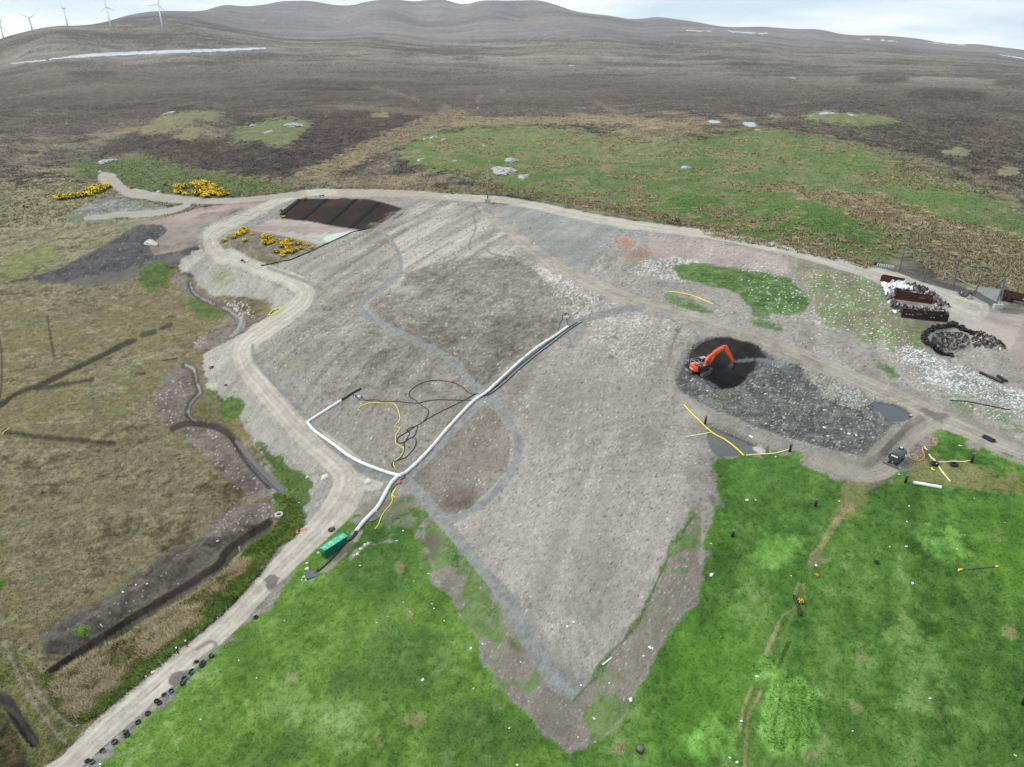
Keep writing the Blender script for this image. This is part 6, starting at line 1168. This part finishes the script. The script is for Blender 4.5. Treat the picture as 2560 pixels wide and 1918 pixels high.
nett = np.concatenate([where(poly(T('C2', p), 4)) for p in ([(700,1060),(850,1130),(960,1250),(950,1400),(850,1540),(700,1570),(600,1480),(620,1300)], [(560,1040),(640,970),(680,1000),(620,1080),(560,1120)])])
blades('nettles', nett, 1200, .14, .12, 4, lambda i: rng.uniform(1.2, 1.7, len(i)), gm, 'lush bright green nettle patches in the field', 'nettles', spread=.8)
grey = np.nonzero((K == GREY) & inview & (Y < 300))[0]
sm = ground_mat('loose stones', 2.0, .1, 0, .9)
stones('stones', grey, 26000, .03, .10, [(104,100,94),(140,135,128),(176,171,163),(206,202,195)], sm, 'loose stones over the grey landfill slope', 'stones')
stones('weeds', grey, 9000, .05, .16, [(92,90,68),(104,100,76),(88,98,62),(110,102,88)], sm, 'sparse dry weeds over the grey slope', 'weeds', flat=.8)
cell = where(poly(CELL, 2), [CELLC]); cell = np.setdiff1d(cell, where(poly(HOLE, 2), None, .3)); stones('rubble', cell, 5000, .04, .15, [(60,58,56),(90,88,86),(150,148,146),(206,205,202)], sm, 'dark rubble and scraps over the waste cell', 'rubble')
lit = np.concatenate([where(LITTER)]*5 + [where(poly(T('B2', [(450,100),(1250,180),(1400,400),(1600,640),(2193,860),(2193,1100),(1900,1000),(1600,850),(1300,600),(1000,480),(700,400),(500,300)]), 5)), where(poly(T('E', [(480,650),(620,680),(900,780),(1000,900),(1120,960),(1100,1000),(900,960),(860,800),(600,760),(520,720)]), 2))])
stones('litter', lit, 1700, .07, .26, [(170,170,172),(210,210,212),(236,236,238),(228,228,230),(205,206,210)], sm, 'white plastic litter strewn over the bank', 'litter', flat=.5)
pit = where(ell(EC[0], EC[1], 48, 22, 2)); stones('pit_litter', pit, 2600, .12, .5, [(46,43,41),(76,70,66),(110,104,100),(168,164,160)], sm, 'mixed scraps filling the tyre-ringed pit', 'litter', flat=.8)
scr = np.concatenate([where(poly(T('E', q), 1)) for q in ([(430,650),(560,640),(760,700),(940,800),(1000,880),(1120,960),(1120,1000),(1000,980),(900,950),(880,840),(600,760),(480,720)], [(430,960),(600,990),(780,1000),(1000,1020),(1110,1070),(1080,1110),(770,1060),(450,1020)], [(200,700),(330,740),(340,880),(430,960),(430,1060),(370,1040),(280,960),(220,860)], [(1200,750),(1300,780),(1420,800),(1480,850),(1420,870),(1280,810)], [(1560,1320),(1700,1400),(1850,1480),(1960,1570),(1900,1600),(1700,1560),(1500,1560),(1450,1450)])])
stones('scrap', scr, 3400, .12, .55, [(44,40,38),(70,64,60),(96,90,86),(140,134,130),(206,206,208)], sm, 'mixed scrap heaped around the rusty containers', 'scrap', flat=1.0)
# ---------------------------------------------------------------- rush tussocks on the green hill
def tussock_mesh(n=60, R=1.0, h=.8, seed=0):
    r_ = random.Random(seed); mb = MB()
    for i in range(n):
        a = r_.random()*6.283; q = R*.55*r_.random()**.5; b = Vector((q*math.cos(a), q*math.sin(a), -.05)); t = Vector((b.x + .95*R*math.cos(a)*r_.random(), b.y + .95*R*math.sin(a)*r_.random(), h*r_.uniform(.55,1))); w_ = .16; c = r_.random()*6.283
        mb.add([b + Vector((w_*math.cos(c), w_*math.sin(c), 0)), b - Vector((w_*math.cos(c), w_*math.sin(c), 0)), t], [(0,1,2)])
    return mb
RSH = [mat('dry rushes', (204,188,150), .9, .25, 1.2), mat('brown rushes', (170,154,120), .9, .3, 1.2)]
protos = [tussock_mesh(seed=k, h=.8, n=90).build('rush_tussock', RSH[k % 2], None) for k in range(4)]
sel = where(poly(HS, 2)); sel = sel[(FR['n20'][sel] > .35) & (U[sel] < 2600) & (V[sel] > 345)]
wt = .12 + (FR['n6'][sel]*FR['n20'][sel])**3*4; pick = rng.choice(sel, 250, replace=False, p=wt/wt.sum())
def tussock(i, s, k, first=False):
    o = protos[k] if first else protos[k].copy()
    if not first: COL.objects.link(o)
    o.location = (X[i], Y[i], Z[i]); o.scale = (s, s, s*random.uniform(.8,1.2)); o.rotation_euler = (0, 0, random.random()*6)
    tag(o, 'dry brown rush tussock on the green hillside', 'rush tussock', 'rush tussocks on the green hillside')
for n_, i in enumerate(pick): tussock(i, random.uniform(.6, 1.15), n_ % 4, n_ < 4)
mass = np.concatenate([where(poly(TP, 3)), where(poly(HS, 2))[FR['n20'][where(poly(HS, 2))] > .62], where(line(T('A1', [(880,1130),(1100,1170),(1400,1220),(1800,1290),(2193,1380)])+T('A2', [(300,1425),(700,1495),(1100,1580),(1250,1620)]), 6, 9)), where(poly(T('A2', [(1500,1400),(2193,1480),(2900,1680),(2193,1790),(1700,1700),(1480,1560)]), 3))])
tuf = where(poly(TUF, 3)); tuf = tuf[FR['n2'][tuf] + .6*FR['n6'][tuf] > .75]
blades('pale_rushes', tuf, 7000, .55, .12, 6, lambda i: ramp([(104,94,66),(150,136,104),(184,168,138)], rng.random(len(i))), gm, 'pale dry tussocks between the ditch and the track', 'rushes', spread=.7)
blades('rush_beds', mass, 17000, .6, .26, 5, lambda i: ramp([(104,94,70),(150,136,106),(182,164,134)], rng.random(len(i))), gm, 'dense beds of dry rushes on the green hill', 'rushes', spread=1.0)
# ---------------------------------------------------------------- gorse
LEAF = mat('gorse green', (56,64,32), .8, .3, 3); FLW = mat('gorse yellow', (238,196,26), .7, .22, 4)
def gorse_proto(seed, R=1.0, h=1.0, yellow=.75):
    r_ = random.Random(seed); root = bpy.data.objects.new('gorse_bush', None); COL.objects.link(root); lobes = [(r_.uniform(-.5,.5)*R, r_.uniform(-.5,.5)*R, r_.uniform(.45,.8)*h*.6, r_.uniform(.4,.62)*R) for _ in range(6)]
    f = MB(); y = MB()
    for i in range(620):
        lx, ly, lz, lr = lobes[i % 6]; d = Vector((r_.gauss(0,1), r_.gauss(0,1), abs(r_.gauss(0,1))*.9 - .15)).normalized(); c = Vector((lx, ly, lz)) + d*lr*r_.uniform(.75,1.08); c.z = max(.02, c.z)
        s = r_.uniform(.06,.15); a = Vector((r_.gauss(0,1), r_.gauss(0,1), r_.gauss(0,1))).normalized(); b = d.cross(a).normalized() if d.cross(a).length > .1 else a; a = b.cross(d)
        isy = d.z > .0 and r_.random() < yellow
        tgt = y if isy else f; off = d*.05 if isy else Vector()
        tgt.add([c+off+(a+d*.5)*s, c+off+(b-d*.3)*s, c+off-(a)*s, c+off-(b-d*.4)*s], [(0,1,2,3)])
    stem = MB(); 
    for i in range(5): stem.tube([(0,0,-.1), (lobes[i][0]*.8, lobes[i][1]*.8, lobes[i][2])], [.05,.02], 5)
    f.build('foliage', LEAF, root); y.build('flowers', FLW, root); stem.build('stem', mat('gorse stem', (70,58,44), .9), root); return root
gp = [gorse_proto(i, yellow=[.55,.45,.62,.4,.25][i]) for i in range(5)]; used = [0]*5
def gorse(k, u, v, wpx, label, group, kind=None):
    j = random.choice([0,1,2,3]) if kind is None else kind; P = surf([T(k, [(u, v)])[0]]); c = P[0]; s_ = dict(A0=.4104, A1=.4104, B0=.4104, C2=.4104, D=.2351)[k]; w_ = wpx*s_/F*c.y*(1.7 if k == 'D' else 1.25)
    o = gp[j] if used[j] == 0 else copy_tree(gp[j]); used[j] += 1
    o.location = c - Vector((0,0,.05)); o.scale = (w_/2.1, w_/2.1, w_/2.1*random.uniform(.8,1.1)); o.rotation_euler = (0,0,random.random()*6); tag(o, label, 'gorse bush', group)
g1 = [(200,525,50),(235,500,60),(270,480,60),(310,462,60),(90,560,40),(300,560,45),(385,490,36),(510,520,50),(550,530,55),(590,545,55),(515,590,60),(575,590,45),(600,570,45),(700,570,50),(740,600,70),(700,620,60),(790,560,50),(790,610,55),(770,640,50),(650,680,55),(740,690,60),(800,680,65),(850,665,45),(720,720,45),(890,600,60),(905,640,50),(850,590,40),(985,605,40),(1020,640,40)]
for u, v, w_ in g1: gorse('D', u, v+8, w_, 'yellow gorse bush on the low mound inside the track bend', 'gorse bushes on the mound inside the track bend')
for u, v, w_ in [(360,1215,60),(400,1212,60),(445,1208,60),(490,1203,60),(540,1195,60),(580,1180,60),(610,1168,60),(650,1150,60),(590,1160,50),(560,1170,50),(660,1140,40)]: gorse('A0', u, v, w_, 'yellow gorse bush in the long row west of the spur track', 'gorse bushes in the row beside the spur track')
for u, v, w_ in [(1080,1150,50),(1120,1150,60),(1090,1180,50),(1130,1190,40),(1190,1130,60),(1230,1130,60),(1260,1140,60),(1230,1160,70),(1270,1165,60),(1290,1170,50),(1210,1190,60),(1260,1190,60),(1300,1190,55),(1250,1205,50),(1350,1170,50),(1370,1190,50),(1340,1200,50),(1290,1145,50)]: gorse('A0', u, v, w_, 'yellow gorse bush on the green bank behind the spur track', 'gorse bushes on the green bank')
for u, v, w_, lab in [(155,1265,30,'small gorse bush alone in the olive grass on the left'),(800,1150,24,'sparse gorse on the green bank left of the main clump'),(1005,1130,24,'sparse gorse high on the green bank'),(1855,1218,24,'small gorse at the top left corner of the lined bank'),(1715,1285,24,'gorse beside the leftmost row of tyres'),(1728,1328,28,'gorse at the foot of the leftmost row of tyres')]: gorse('A0', u, v, w_, lab, None, 4)
gorse('A1', 940, 1242, 26, 'small gorse bush beside the mast block', None, 0)
gorse('C2', 830, 650, 52, 'small flowering gorse bush beside the black pipe in the field', None, 3)
gorse('C2', 930, 490, 34, 'small gorse bush on the bare strip above the black pipe', None, 3)
# ---------------------------------------------------------------- small green tree
tr_ = empty('small_tree', S1('C0', 515, 870), 0, 'small bright green tree beside the peat ditch', 'tree'); r_ = random.Random(5)
tk_ = MB().tube([(0,0,-.2),(.05,0,.7),(0,.1,1.5)], [.09,.07,.03], 7)
for i in range(7): a = i*.9; tk_.tube([(0,0,.5+i*.12), (.5*math.cos(a), .5*math.sin(a), 1.1+i*.12)], [.04,.015], 5)
tk_.build('trunk', mat('bark', (84,72,58), .9), tr_, True); cr = MB()
for i in range(1500):
    d = Vector((r_.gauss(0,1), r_.gauss(0,1), r_.gauss(0,.8))).normalized(); c = Vector((0,0,1.35)) + d*r_.uniform(.3,1.0)*(1+.25*math.sin(4*math.atan2(d.y,d.x))); s = r_.uniform(.05,.11); a = Vector((r_.gauss(0,1), r_.gauss(0,1), r_.gauss(0,1))).normalized(); b = d.cross(a)
    if c.z > .25: cr.add([c+a*s, c+b*s, c-a*s, c-b*s], [(0,1,2,3)])
cr.build('crown', mat('young leaves', (112,150,52), .7, .25, 3), tr_)
# ---------------------------------------------------------------- single scraps of litter in the grass
SCR = [mat('white scrap', (228,230,232), .6, .06, 2)]
def scrap_mesh(seed):
    r_ = random.Random(seed); vs = []; n = 5
    for i in range(n):
        for j in range(n):
            vs.append(((i-2)*.12 + r_.uniform(-.05,.05), (j-2)*.09 + r_.uniform(-.05,.05), .06 + r_.uniform(0,.12)))
    m_ = len(vs); vs += [(x, y, z-.02) for x, y, z in vs]; fs = []
    for i in range(n-1):
        for j in range(n-1):
            if r_.random() < .15: continue
            a_ = i*n+j; fs += [(a_, a_+1, a_+n+1, a_+n), (a_+m_, a_+n+m_, a_+n+1+m_, a_+1+m_)]
    return MB().add(vs, fs)
sp = [scrap_mesh(k).build('plastic_scrap', SCR[0], None) for k in range(4)]; cnt = [0]
def scrap(p, s, label, group):
    k = cnt[0] % 4; o = sp[k] if cnt[0] < 4 else sp[k].copy()
    if cnt[0] >= 4: COL.objects.link(o)
    cnt[0] += 1; o.location = p; o.scale = (s*.62, s*.62, s*.62); o.rotation_euler = (random.uniform(-.2,.2), random.uniform(-.2,.2), random.random()*6); tag(o, label, 'scrap', group)
for k, q, lab, grp in [('C1', [(797,935,1.2),(503,1127,1.3),(572,692,1),(560,662,.7),(385,218,1),(122,430,.8),(225,778,.7),(385,653,.7),(813,1178,.7),(1032,1420,.8),(450,527,.7),(345,280,.9),(635,767,.7),(1080,1645,.9),(292,742,.6),(425,712,.7),(540,480,.8)], 'small white plastic scrap in the left-hand green field', 'plastic scraps in the left-hand field'),
                     ('C2', [(505,32,1.5),(558,32,1),(285,297,.9),(290,490,1.8),(1067,38,.8),(1475,315,1.3),(1375,315,.8),(1480,163,.8),(1492,68,.8),(1515,540,1.2),(1832,245,.6),(568,1107,1.3),(470,1377,1),(445,1628,1.2),(400,1600,.9),(1148,1438,.7),(925,430,1.2),(1785,330,.9),(774,492,.7),(2140,1588,.9),(1620,1240,1),(2078,170,.6),(1890,935-935+20,.6)], 'small white plastic scrap in the right-hand green field', 'plastic scraps in the right-hand field'),
                     ('B1', [(425,432,1.5),(375,430,.8),(1370,338,1),(884,942,1.6),(745,785,1.1),(973,747,1),(825,1197,.9),(1800,365,1.1),(505,1068,.8)], 'small white plastic scrap on the grey slope', 'plastic scraps on the grey slope'),
                     ('C1', [(1422,775,1.3),(1385,803,1.2),(1890,935,2.2),(1770,1250,1.8),(1547,1363,1.2),(1450,1475,.7),(1640,1145,.8),(1467,1160,.8),(1848,980,.9),(1100,1018,.7),(868,908,1)], 'small white plastic scrap around the point of the grey slope', 'plastic scraps around the slope point'),
                     ('C0', [(893,1103,1.3),(932,1080,1.6),(1330,710,1),(1325,748,1),(1455,1008,.8),(1222,1368,.8),(1563,1115,.6),(1733,765,.7),(750,592,1.3),(828,548,1),(895,542,1),(1755,172,1.3),(1820,48,.9),(610,1640,.9),(472,1403,1.1),(1325,282,1.4),(800,885,1),(960,970,.9),(1245,770,.7)], 'small white plastic scrap beside the bottom track or ditch', 'plastic scraps beside the bottom track'),
                     ('B2', [(975,988,1.2),(975,1097,1.8),(1128,1137,2.2),(998,1150,1.7),(1170,1143,1.5),(1252,1045,1.2),(560,945,1),(400,895,1),(620,893,1.8),(265,872,1.3),(165,811,1.2),(1080,1108,1.2),(1505,1022,1.6),(540,828,1.3),(528,1152,2),(680,1275,1.1),(1803,1208,1.6),(1455,560,1.6),(1430,1382,1.3),(900,555,1.2),(725,395,1.4),(1220,262,1.3),(620,1070,1),(740,1015,.9),(1330,1080,1),(1270,1155,1)], 'small white plastic scrap around the waste cell', 'plastic scraps around the waste cell')]:
    for u, v, s_ in q: scrap(S1(k, u, v), s_, lab, grp)
# ---------------------------------------------------------------- daylight
w = bpy.data.worlds.new('World'); SC.world = w; w.use_nodes = True; t = w.node_tree; L = t.links
bg = t.nodes['Background']
sky = nd(t, 'ShaderNodeTexSky', sky_type='NISHITA', sun_disc=False); sky.sun_elevation = math.radians(42); sky.sun_rotation = math.radians(-75); sky.air_density = 1.0; sky.dust_density = 2.0; sky.altitude = 100
tc = nd(t, 'ShaderNodeTexCoord'); mp = nd(t, 'ShaderNodeMapping'); mp.inputs['Scale'].default_value = (1.2, 1.2, 9); mp.inputs['Rotation'].default_value = (.05, .04, .3)
L.new(tc.outputs['Generated'], mp.inputs['Vector'])
cn = nd(t, 'ShaderNodeTexNoise', Scale=2.2, Detail=6.0, Roughness=.55); L.new(mp.outputs[0], cn.inputs['Vector'])
rg = nd(t, 'ShaderNodeMapRange'); rg.inputs['From Min'].default_value = .38; rg.inputs['From Max'].default_value = .62; rg.inputs['To Min'].default_value = .25; rg.inputs['To Max'].default_value = .92
L.new(cn.outputs['Fac'], rg.inputs['Value'])
mx = nd(t, 'ShaderNodeMix', data_type='RGBA'); mx.inputs[7].default_value = (9.0, 9.1, 9.1, 1)
L.new(rg.outputs[0], mx.inputs[0]); tn = nd(t, 'ShaderNodeMix', data_type='RGBA'); tn.inputs[0].default_value = .7; tn.inputs[7].default_value = (4.6, 7.0, 8.6, 1); L.new(sky.outputs[0], tn.inputs[6]); L.new(tn.outputs[2], mx.inputs[6]); sx = nd(t, 'ShaderNodeSeparateXYZ'); L.new(tc.outputs['Generated'], sx.inputs[0])
er = nd(t, 'ShaderNodeMapRange'); er.inputs['From Min'].default_value = .05; er.inputs['From Max'].default_value = .8; er.inputs['To Min'].default_value = 1.0; er.inputs['To Max'].default_value = 1.55; L.new(sx.outputs[2], er.inputs['Value'])
vm = nd(t, 'ShaderNodeVectorMath', operation='SCALE'); L.new(mx.outputs[2], vm.inputs[0]); L.new(er.outputs[0], vm.inputs['Scale']); L.new(vm.outputs[0], bg.inputs['Color']); bg.inputs["Strength"].default_value = .12
sl = bpy.data.lights.new('sun', 'SUN'); sl.energy = 2.2; sl.angle = math.radians(10); sl.color = (1, .97, .90); so = bpy.data.objects.new('sun', sl); COL.objects.link(so)
el, az = math.radians(42), math.radians(-75)      # azimuth from +Y towards +X
dv = Vector((math.sin(az)*math.cos(el), math.cos(az)*math.cos(el), math.sin(el))); so.rotation_euler = dv.to_track_quat('Z', 'Y').to_euler()
SC.view_settings.view_transform = 'Standard'; SC.view_settings.look = 'None'; SC.view_settings.gamma = 1; SC.view_settings.exposure = EXPO
if HAZE:
    zmin = float(Z.min()) - 1; zmax = float(Z.max()) + 40; y1 = float(Y.max()) + 20; xm = float(np.abs(X).max()) + 50
    hb = MB(); hb.box((0, (y1-120)/2, (zmin+zmax)/2), (2*xm, y1+120, zmax-zmin)); m, t, b = nt('haze'); t.nodes.remove(b)
    pv = nd(t, 'ShaderNodeVolumePrincipled', Density=HAZE, Anisotropy=.2); pv.inputs['Color'].default_value = (.86, .90, 1, 1); t.links.new(pv.outputs[0], t.nodes['Material Output'].inputs['Volume'])
    tag(hb.build('haze', m), kind='stuff')
